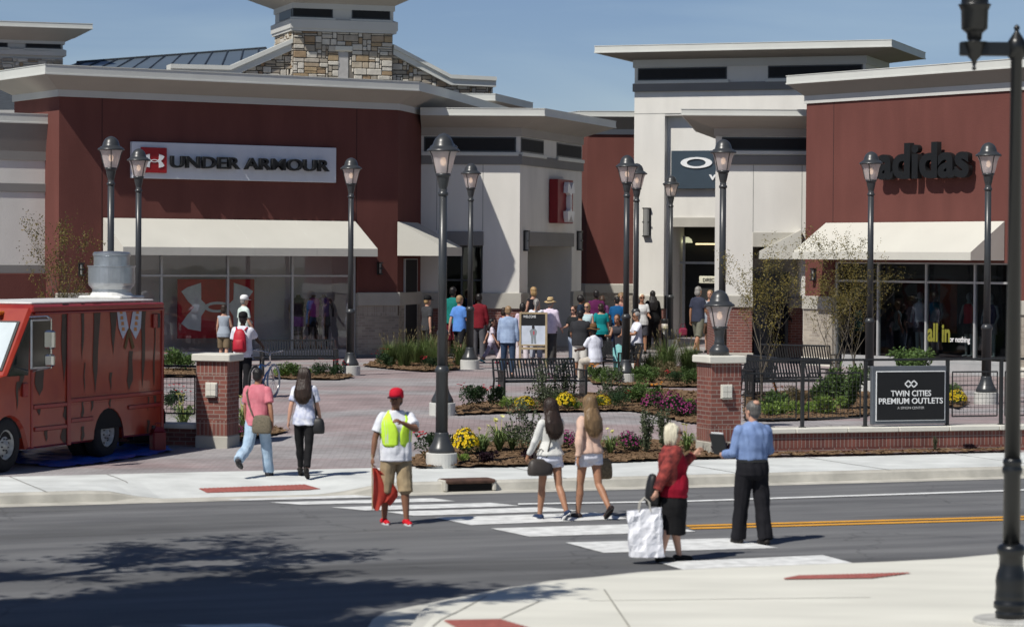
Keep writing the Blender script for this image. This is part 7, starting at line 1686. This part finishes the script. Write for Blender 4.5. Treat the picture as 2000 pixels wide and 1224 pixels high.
# seated
p = ground(1155, 738)
J = person(1163, 742, -35, 1.74, 'man in white polo shirt and brown hat sitting on the end-on bench', skin='dark', legs=((82, 78), (74, 70)), arms=((30, 10, 50), (20, 22, 55)), lean=8, top=('polo', (.66, .68, .76)), bottom=('trousers', (.46, .42, .36)), shoes=(.5, .48, .44), hair=('short', 'black'), hat=('straw', (.13, .07, .03)), vox=V2, sit=.50)
J = person(1210, 740, 200, 1.64, 'woman in pale turquoise striped skirt almost hidden behind the lamp post by the bench', skin='tan', female=True, legs=((10, 10), (-5, 6)), arms=((45, 10, 30), (20, 10, 70)), lean=20, top=('tank', (.05, .05, .06)), bottom=('longskirt', (.20, .55, .55), (.32, .64, .62)), shoes=(.2, .5, .5), hair=('long', 'brown'), vox=V2)
dg = bpy.context.evaluated_depsgraph_get()
for o, fold in PENDING:
    me = bpy.data.meshes.new_from_object(o.evaluated_get(dg)); old = o.data; o.modifiers.clear(); o.data = me; bpy.data.meshes.remove(old)
    if fold:      # soft folds in the cloth of the people near the street
        sd = Vector((o.parent.location.x*3, o.parent.location.y, 0)); cs = []
        for v in me.vertices:
            p = v.co + sd; a = noise.noise(Vector((p.x*7, p.y*7, p.z*3.2 + p.x*4))); b = noise.noise(Vector((p.x*5, p.y*5, p.z*11))); d = -.012*(1-abs(a)*2.6) * .8 + .006*b + .009
            cs += list(v.co + v.normal*d)
        me.vertices.foreach_set('co', cs); me.update()
# ---------------------------------------------------------------- plants and trees
BARK = mat('sapling_bark', (.10, .085, .065), .9, var=.3, scale=10, bump=.4)
LF = dict(
 green=leafmat('leaf_green', (.035, .07, .018), (.14, .22, .065)), dark=leafmat('leaf_dark', (.012, .032, .012), (.045, .085, .03)),
 lime=leafmat('leaf_lime', (.10, .18, .03), (.30, .40, .10)), grass=leafmat('leaf_grass', (.06, .10, .025), (.22, .29, .11)),
 grey=leafmat('leaf_greygreen', (.05, .065, .035), (.14, .17, .10)), plum=leafmat('leaf_plum', (.016, .008, .012), (.06, .025, .04)),
 autumn=leafmat('leaf_autumn', (.05, .055, .018), (.26, .20, .05)), tan=leafmat('leaf_tan', (.10, .085, .04), (.24, .20, .10)))
FL_ = dict(yellow=leafmat('petal_yellow', (.62, .42, .01), (.85, .68, .02)), red=leafmat('petal_red', (.28, .005, .015), (.50, .03, .05)), magenta=leafmat('petal_magenta', (.18, .012, .09), (.36, .05, .20)),
 orange=leafmat('petal_orange', (.60, .18, .01), (.75, .34, .03)), lemon=leafmat('petal_lemon', (.60, .58, .18), (.70, .68, .30)))
def leaf(mb, c, d, up, ln, w, fold=.25):
    """a pointed leaf folded along its midrib"""
    sdv = d.cross(up).normalized(); n = sdv.cross(d).normalized()
    a = c; b = c + d*ln*.5 + sdv*w + n*w*fold; t = c + d*ln; e = c + d*ln*.5 - sdv*w + n*w*fold; m = c + d*ln*.55
    mb.add([a, b, t, m, e], [(0, 1, 2, 3), (0, 3, 2, 4)])
def rv(r): return Vector((r.gauss(0, 1), r.gauss(0, 1), r.gauss(0, 1))).normalized()
def bushy(mb, r, w, h, n, ls, z0=.0, shape=1.0, lumps=5, droop=0.0):
    L_ = [(Vector((r.uniform(-.45, .45)*w, r.uniform(-.45, .45)*w, z0 + h*r.uniform(.25, .75))), r.uniform(.35, .6)) for _ in range(lumps)] + [(Vector((0, 0, z0+h*.5)), .75)]
    for _ in range(n):
        c, s = r.choice(L_); d = rv(r); q = r.random()**.45; p = c + Vector((d.x*w*.5*s, d.y*w*.5*s, d.z*h*.5*s))*q
        if p.z < .01: p.z = .01+r.random()*.04
        mb.tint = max(0, min(1, r.gauss(.45, .28))); dd = (d*.8 + rv(r)*.6 + Vector((0, 0, .35-droop))).normalized(); leaf(mb, p, dd, rv(r), ls*r.uniform(.7, 1.3), ls*r.uniform(.22, .34))
    return L_
def blooms(mb, r, pts, s, n=6):
    for p, d in pts:
        mb.tint = r.random(); u = d.cross(rv(r)).normalized(); v = d.cross(u)
        for k in range(n):
            a = 2*math.pi*k/n; e = (u*math.cos(a) + v*math.sin(a)); leaf(mb, p, (e + d*.45).normalized(), d, s, s*.34, .1)
PROTO = {}
def plant_parts(kind, seed, root):
    r = random.Random(seed); g = MB(); f = MB(); fol, fm = LF['green'], None; nm = 'blossoms'
    if kind == 'grass':
        fol = LF['grass']
        for _ in range(420):
            a = r.uniform(0, 6.28); rad = r.random()**.6*.14; h = r.uniform(.35, .75); ln = r.uniform(.10, .45); d = Vector((math.cos(a), math.sin(a), 0)); p0 = d*rad; g.tint = r.random()
            p1 = p0 + d*ln*.35 + Vector((0, 0, h*.7)); p2 = p0 + d*ln + Vector((0, 0, h*(1 if ln < .25 else .78))); s = Vector((-d.y, d.x, 0))*.0055
            g.add([p0-s, p0+s, p1+s, p1-s, p2], [(0, 1, 2, 3), (3, 2, 4)])
        fm = LF['tan']; nm = 'seed_heads'
        for _ in range(26):
            a = r.uniform(0, 6.28); d = Vector((math.cos(a)*.35, math.sin(a)*.35, 1)).normalized(); p = d*r.uniform(.6, .85); f.tint = r.random(); f.tube([p*.5, p], .0025, 3); leaf(f, p, d, rv(r), .09, .012)
    elif kind == 'daylily':
        fol = LF['grass']
        for _ in range(70):
            a = r.uniform(0, 6.28); d = Vector((math.cos(a), math.sin(a), 0)); s = Vector((-d.y, d.x, 0))*.011; ln = r.uniform(.12, .34); h = r.uniform(.16, .36); g.tint = r.uniform(0, .8)
            P = [d*.02, d*(.02+ln*.3) + Vector((0, 0, h*.8)), d*(ln*.75) + Vector((0, 0, h)), d*(ln*1.15) + Vector((0, 0, h*.72))]
            g.add([P[0]-s, P[0]+s, P[1]+s, P[1]-s, P[2]+s*.8, P[2]-s*.8, P[3]], [(0, 1, 2, 3), (3, 2, 4, 5), (5, 4, 6)])
        fm = FL_['lemon']
        for _ in range(3): a = r.uniform(0, 6.28); p = Vector((math.cos(a)*.08, math.sin(a)*.08, r.uniform(.34, .5))); f.tube([p*.1, p], .004, 4); blooms(f, r, [(p, Vector((0, -.4, .9)).normalized())], .05)
    elif kind in ('mum_yellow', 'mum_magenta'):
        bushy(g, r, .46, .34, 900, .045, .02); fm = FL_['yellow' if 'yellow' in kind else 'magenta']
        if 'magenta' in kind: fol = LF['dark']
        pts = []
        for _ in range(230 if 'yellow' in kind else 130):
            d = rv(r); d.z = abs(d.z)*.9+.08; d.normalize(); pts.append((Vector((d.x*.24, d.y*.24, .10+d.z*.26)) + rv(r)*.015, d))
        blooms(f, r, pts, .028 if 'yellow' in kind else .024)
    elif kind == 'rose':
        fol = LF['dark']; L_ = bushy(g, r, .55, .48, 1100, .05, .02, lumps=8); fm = FL_['red']
        blooms(f, r, [(Vector((r.uniform(-.2, .2), r.uniform(-.25, .1), r.uniform(.36, .54))), Vector((0, -.3, 1)).normalized()) for _ in range(9)], .04, 8)
    elif kind == 'tallrose':
        fol = LF['grey']; fm = FL_['magenta']; bushy(g, r, .5, .4, 700, .045, .05, lumps=7)
        for _ in range(13):
            a = r.uniform(0, 6.28); p = Vector((math.cos(a)*r.uniform(.05, .28), math.sin(a)*r.uniform(.05, .28), r.uniform(.5, .78))); g.tint = .1; g.tube([Vector((p.x*.3, p.y*.3, 0)), Vector((p.x*.7, p.y*.7, p.z*.6)), p], .004, 4)
            for k in range(22): g.tint = r.random(); leaf(g, p*(r.uniform(.6, 1)) + rv(r)*.03, (rv(r)+Vector((0, 0, .4))).normalized(), rv(r), .05, .014)
        blooms(f, r, [(Vector((r.uniform(-.2, .2), r.uniform(-.2, .2), r.uniform(.4, .6))), Vector((0, 0, 1))) for _ in range(4)], .035)
    elif kind == 'upright':
        fol = LF['grey']
        for _ in range(9):
            a = r.uniform(0, 6.28); t = Vector((math.cos(a)*r.uniform(.03, .14), math.sin(a)*r.uniform(.03, .14), r.uniform(.4, .66))); g.tint = .1; g.tube([Vector((0, 0, 0)), t], .006, 4)
            for k in range(70): g.tint = r.random(); leaf(g, t*r.uniform(.12, 1) + rv(r)*.035, (rv(r)+Vector((0, 0, .8))).normalized(), rv(r), .055, .012)
    elif kind == 'lime':
        fol = LF['lime']; bushy(g, r, .48, .3, 800, .055, .0, lumps=7)
    elif kind == 'shrub':
        fol = LF['green']; bushy(g, r, .7, .62, 1700, .075, .0, lumps=11)
    elif kind == 'bigshrub':
        fol = LF['green']
        for _ in range(26):
            a = r.uniform(0, 6.28); t = Vector((math.cos(a)*r.uniform(.1, .62), math.sin(a)*r.uniform(.1, .62), r.uniform(.55, .98))); g.tint = .15; g.tube([Vector((t.x*.1, t.y*.1, 0)), t*.55 + Vector((0, 0, .1)), t], .007, 4)
            for k in range(95): q = r.uniform(.2, 1.02); g.tint = max(0, min(1, r.gauss(.5, .25))); leaf(g, t*q + rv(r)*.07, (rv(r)+Vector((0, 0, .2))).normalized(), rv(r), r.uniform(.07, .12), .022)
    elif kind == 'cone':
        bushy(g, r, .42, .42, 620, .075, .0, lumps=6); fm = FL_['orange']
        blooms(f, r, [(Vector((r.uniform(-.16, .16), r.uniform(-.2, .1), r.uniform(.38, .5))), Vector((0, -.3, 1)).normalized()) for _ in range(7)], .045, 9)
    elif kind == 'plum':
        fol = LF['plum']; bushy(g, r, .42, .22, 420, .075, .0, lumps=6)
    elif kind == 'brown':
        fol = LF['tan']; bushy(g, r, .6, .5, 1300, .05, .0, lumps=9)
    g.build('foliage', fol, root, uv=False)
    if fm: f.build(nm, fm, root, uv=False)
NAMES = {'grass': ('ornamental_grass', 'grass clump'), 'daylily': ('daylily_plant', 'plant'), 'mum_yellow': ('flowering_plant', 'flower'), 'mum_magenta': ('flowering_plant', 'flower'), 'rose': ('rose_bush', 'shrub'), 'tallrose': ('rose_bush', 'shrub'),
 'upright': ('upright_shrub', 'shrub'), 'lime': ('leafy_plant', 'plant'), 'shrub': ('garden_shrub', 'shrub'), 'bigshrub': ('garden_shrub', 'shrub'), 'cone': ('flowering_plant', 'flower'), 'plum': ('leafy_plant', 'plant'), 'brown': ('garden_shrub', 'shrub')}
rp = random.Random(11)
def plant(kind, px, py, s, lab, group=None, sz=1.0):
    p = ground(px, py); key = kind; var = rp.randrange(2)
    if (key, var) in PROTO: o = copy_tree(PROTO[(key, var)])
    else:
        o = empty(NAMES[kind][0], (0, 0, 0)); plant_parts(kind, 31*var + len(kind)*7, o); PROTO[(key, var)] = o
    o.location = (p.x, p.y, p.z + .035); o.rotation_euler = (0, 0, rp.uniform(0, 6.28)); o.scale = (s, s, s*sz); tag(o, lab, NAMES[kind][1], group, 'thing')
B1, B2, B3, B4, B7 = 'plants in the long kerbside bed', 'plants in the bed beyond the middle bench', 'plants in the bed behind the seated man', 'plants in the bed before the store', 'plants in the bed behind the railing'
for a in (
 ('rose', 836, 908, 1.05, 'bush with red and yellow blooms beside the vest man and the big lamp foot', B1),
 ('mum_yellow', 907, 893, 1.0, 'bright yellow flower mound against the foot of the big lamp', B1, 1.25),
 ('daylily', 944, 890, 1.0, 'daylily with pale yellow bloom next to the yellow mound by the big lamp', B1),
 ('plum', 948, 907, .8, 'dark plum leaved plant at the bed edge below the daylilies', B1),
 ('daylily', 975, 886, 1.15, 'wide arching daylily clump between the pale bloom and the grey-green rose', B1, 1.1),
 ('lime', 905, 906, .45, 'small straw-green tuft on the mulch beside the big lamp foot', B1),
 ('daylily', 1000, 884, .8, 'short daylily tuft touching the tall grey-green rose bush', B1),
 ('tallrose', 1022, 884, 1.2, 'tall grey-green rose bush with magenta blooms beside the girl in the white sweater', B1),
 ('plum', 1030, 900, .7, 'dark plum plant just behind the brown handbag', B1),
 ('mum_magenta', 1108, 880, .9, 'magenta flower mound glimpsed between the two girls in white shorts', B1),
 ('daylily', 1192, 890, .9, 'daylily tuft beside the girl in the peach top', B1),
 ('mum_magenta', 1228, 886, 1.0, 'low green mound with purple blooms just before the blonde woman', B1),
 ('upright', 1262, 888, 1.15, 'upright grey-green shrub directly behind the blonde woman', B1),
 ('upright', 1296, 882, 1.1, 'upright grey-green shrub hidden behind the head of the blonde woman', B1),
 ('daylily', 1342, 886, .95, 'daylily clump at the foot of the sunlit brick pillar', B1),
 ('plum', 1412, 893, 1.1, 'dark plum leaved plant at the base of the sunlit brick pillar', B1),
 ('upright', 1826, 884, .4, 'tiny grey plant at the base of the low wall under the sign', B1), ('plum', 1893, 882, .5, 'small dark plant at the base of the low wall beside the corner lamp', B1),
 ('rose', 916, 803, 1.0, 'dark green rose bush with deep red blooms at the tip of the middle bed', B2), ('rose', 958, 803, .95, 'dark leafy rose bush second from the tip of the middle bed', B2),
 ('lime', 988, 798, .8, 'light green leafy tuft by the side panel of the middle bench', B2), ('mum_yellow', 1024, 803, .85, 'bright yellow flower mound alone below the middle bench', B2, .85),
 ('tallrose', 1062, 800, 1.15, 'grey-green rose bush rising over the seat back of the middle bench', B2), ('tallrose', 1092, 795, 1.25, 'brown-tipped rose bush at the end of the middle bench', B2),
 ('mum_yellow', 1104, 803, .85, 'yellow flower mound between the heads of the two girls', B2, 1.1), ('lime', 1132, 803, .5, 'small leafy tuft between two yellow mounds', B2), ('mum_yellow', 1176, 801, .75, 'yellow flower mound beside the head of the fair-haired girl', B2),
 ('tallrose', 1196, 797, 1.1, 'thin rose bush with red blooms next to the third yellow mound', B2), ('rose', 1216, 803, .75, 'low rose bush with one red bloom cluster before the path edge', B2), ('shrub', 1238, 790, .7, 'round leafy green bush in the middle of the flower bed', B2),
 ('lime', 1266, 790, .85, 'lime green plant behind the purple mounds', B2), ('cone', 1282, 786, .8, 'green plant with a single orange bloom among lime leaves', B2), ('mum_magenta', 1276, 806, 1.05, 'purple flower mound, first in the row of purple mounds', B2),
 ('mum_magenta', 1312, 814, 1.1, 'largest purple and green flower mound in the row', B2, 1.15), ('lime', 1310, 793, .7, 'lime plant between purple mounds and the path', B2), ('mum_magenta', 1340, 818, .8, 'low purple flower mound next to the brick pillar row end', B2), ('mum_magenta', 1358, 812, .8, 'purple flower mound touching the sunlit brick pillar', B2), ('lime', 1345, 798, .55, 'lime tuft beside the sunlit brick pillar', B2),
 ('cone', 1160, 748, .85, 'green plant with orange blooms under the bench of the seated man', B3), ('lime', 1178, 750, .6, 'light green tuft under the seated man bench', B3), ('shrub', 1195, 750, .6, 'dark leafy plant before the end-on bench', B3), ('shrub', 1258, 750, .7, 'green leafy bush at the end panel of the end-on bench', B3),
 ('grass', 1272, 738, 1.0, 'green ornamental grass clump beside the end-on bench', B3), ('grass', 1302, 735, 1.35, 'largest feathery grass clump before the white tower entrance', B3), ('grass', 1345, 733, 1.2, 'feathery grass clump tight against the pillar cap', B3),
 ('brown', 1300, 748, 1.0, 'brownish seeded bush below the feathery grasses', B3), ('rose', 1312, 756, .7, 'low bush with dull red blooms at the path edge', B3), ('shrub', 1352, 754, .65, 'round leafy bush beside the sunlit pillar light box', B3),
 ('grass', 762, 716, 1.0, 'first grass clump in the bed before the store brick base', B4), ('grass', 790, 718, 1.15, 'second grass clump before the store brick base, beside the first', B4), ('grass', 812, 712, .9, 'third smaller grass clump before the store brick base', B4), ('grass', 836, 712, 1.2, 'tall grass clump before the man in the dark cap', B4), ('grass', 856, 718, 1.0, 'grass clump just beside the big lamp shaft', B4), ('grass', 900, 716, 1.0, 'grass clump at the feet of the man in bright blue', B4),
 ('rose', 746, 719, .9, 'red-flowered bush at the sharp tip of the grass bed', B4), ('rose', 834, 727, .75, 'low red-flowered bush before the tall grass clump', B4), ('rose', 862, 727, .7, 'low red-flowered bush half behind the big lamp shaft', B4),
 ('lime', 548, 738, .8, 'green leafy plant beside the bicycle wheel', 'plants in the bed under the empty bench'), ('shrub', 566, 738, .6, 'spreading green plant under the empty bench', 'plants in the bed under the empty bench'), ('lime', 588, 738, .7, 'second light green plant under the empty bench', 'plants in the bed under the empty bench'), ('rose', 622, 737, .8, 'red-flowered bush under the seat of the empty bench', 'plants in the bed under the empty bench'), ('rose', 662, 737, .75, 'red-flowered bush between the empty bench and its lamp post', 'plants in the bed under the empty bench'),
 ('daylily', 478, 846, 1.3, 'long-leaved plant beside the shaded brick pillar'), ('mum_magenta', 474, 858, .6, 'magenta blooms at the foot of the shaded brick pillar'),
 ('shrub', 352, 726, .9, 'yellow-green bush beyond the mesh railing beside the truck'), ('rose', 328, 724, .8, 'red-flowered bush beyond the truck rear corner'), ('rose', 346, 800, .9, 'rose with one large red bloom seen through the mesh railing'), ('daylily', 358, 842, 1.3, 'long green leaves rising behind the short brick wall'),
 ('cone', 1512, 805, 1.05, 'orange-flowered plant beside the thin tree trunk', B7), ('lime', 1492, 815, .9, 'lime plant right behind the head of the blue-shirted man', B7), ('lime', 1533, 814, 1.1, 'lime plant between two railing posts', B7), ('brown', 1558, 795, .8, 'dry brownish bush behind the first railing post', B7), ('lime', 1592, 810, .9, 'pale lime plant just past the first railing post', B7), ('lime', 1622, 813, 1.25, 'broad light green plant under the large leafy bush', B7),
 ('bigshrub', 1652, 803, .92, 'large leafy green bush behind the mesh railing', B7), ('shrub', 1615, 790, 1.0, 'leafy bush with red specks beside the largest railing bush', B7), ('mum_magenta', 1630, 752, .7, 'magenta flower head above the railing bush', B7), ('mum_magenta', 1462, 752, .7, 'magenta flowers beside the pillar behind the railing', B7),
 ('bigshrub', 1785, 745, 1.15, 'big pale green bush in front of the dark store window', B7, .72), ('mum_yellow', 1868, 795, .9, 'yellow flower mound behind the mesh beside the framed sign', B7), ('shrub', 1850, 785, .6, 'small green bush tight behind the framed sign', B7)):
    plant(*a)

def tree(X, Y, z, H, seed, lab, spread=.9, leafn=16, leafs=.045, lm=None, trunk=.035, fork=.35, depth=4, cat='tree', dens=1.0, name='young_tree', nb=6, wide=.8):
    r = random.Random(seed); root = empty(name, (X, Y, z), r.uniform(0, 6), lab, cat); t = MB(); lv = MB(); tips = []
    def grow(p, d, ln, rad, lev):
        P = [p]; q = p.copy(); dd = d.copy(); n = 5
        for i in range(n): dd = (dd + rv(r)*.16 + Vector((0, 0, .05))).normalized(); q = q + dd*ln/n; P.append(q.copy())
        t.tube(P, [rad*(1-.55*i/n) for i in range(n+1)], 6 if lev < 2 else 4, False)
        if lev >= 1:
            for c in P[2 if lev == 1 else 1:]: tips.append(c)
        if lev < depth:
            for k in range(r.choice((2, 3, 3)) if lev else nb):
                i = r.randint(2, n) if lev else r.randint(1, n); b = P[i]; u = rv(r); u.z = abs(u.z)*.4
                grow(b, (dd*.7 + u*spread + Vector((0, 0, .25))).normalized(), ln*r.uniform(.5, .75), rad*.5*(1-.1*i), lev+1)
    trunk_top = Vector((r.uniform(-.05, .05), r.uniform(-.05, .05), H*fork))
    t.tube([(0, 0, -.1), trunk_top*.5, trunk_top], [trunk*1.2, trunk, trunk*.85], 8, False)
    for k in range(3 + (depth > 3)): u = rv(r); u.z = abs(u.z); grow(trunk_top - Vector((0, 0, H*.05*k)), (u*spread*.55 + Vector((0, 0, 1))).normalized(), H*(1-fork)*.62, trunk*.6, 0)
    zmax = max(c.z for c in tips); kz = H/zmax
    for c in tips:
        for _ in range(int(leafn*r.uniform(.2, 1.4)*dens)):
            lv.tint = r.random(); leaf(lv, c + rv(r)*r.uniform(.01, leafs*2.2), rv(r), rv(r), leafs*r.uniform(.7, 1.3), leafs*.3)
    for mb in (t, lv): mb.v = [(x*wide, y*wide, zz*kz) for x, y, zz in mb.v]
    t.build('trunk', BARK, root, smooth=True, uv=False); lv.build('crown', lm or LF['autumn'], root, uv=False); return root
p = ground(1487, 800); tree(p.x, p.y, p.z, at(1487, 450, p.y).z-p.z, 4, 'thin sparse young tree beside the pillar lantern', .8, 1.9, .045, trunk=.028, fork=.3)
p = ground(1642, 790); tree(p.x, p.y+1, p.z, at(1645, 440, p.y+1).z-p.z, 9, 'bushier young tree in front of the red store corner', .9, 2.6, .045, trunk=.028, fork=.3)
p = ground(1702, 775); tree(p.x, p.y+3, p.z, at(1700, 465, p.y+3).z-p.z, 14, 'slender young tree overlapping the dark store window', .9, 1.5, .045, trunk=.024, fork=.3)
Pq = at(140, 560, 58); tree(Pq.x, 58, height(Pq.x, 58), at(140, 412, 58).z-height(Pq.x, 58), 21, 'young tree with sparse olive leaves rising behind the food truck', .9, 1.8, .055, trunk=.035, fork=.3)
Pq = at(60, 560, 62)
# street trees on this side of the road, outside the picture, whose shade falls across the asphalt
tree(-7.6, 21.7, 0, 10.4, 33, 'broad street tree shading the near road', 1.1, 18, .17, LF['green'], .16, .56, 3, name='street_tree', nb=8, dens=1.8, wide=1.15)
tree(-7.7, 27.0, 0, 9.2, 41, 'slim bare-branched street tree shading the middle of the road', 1.1, 5, .15, LF['green'], .12, .62, 3, name='street_tree', nb=5, wide=1.1)
tree(-11.5, 24.5, 0, 10.0, 52, 'second broad street tree further along the road', 1.0, 12, .15, LF['green'], .16, .5, 3, name='street_tree', nb=6, dens=1.4)
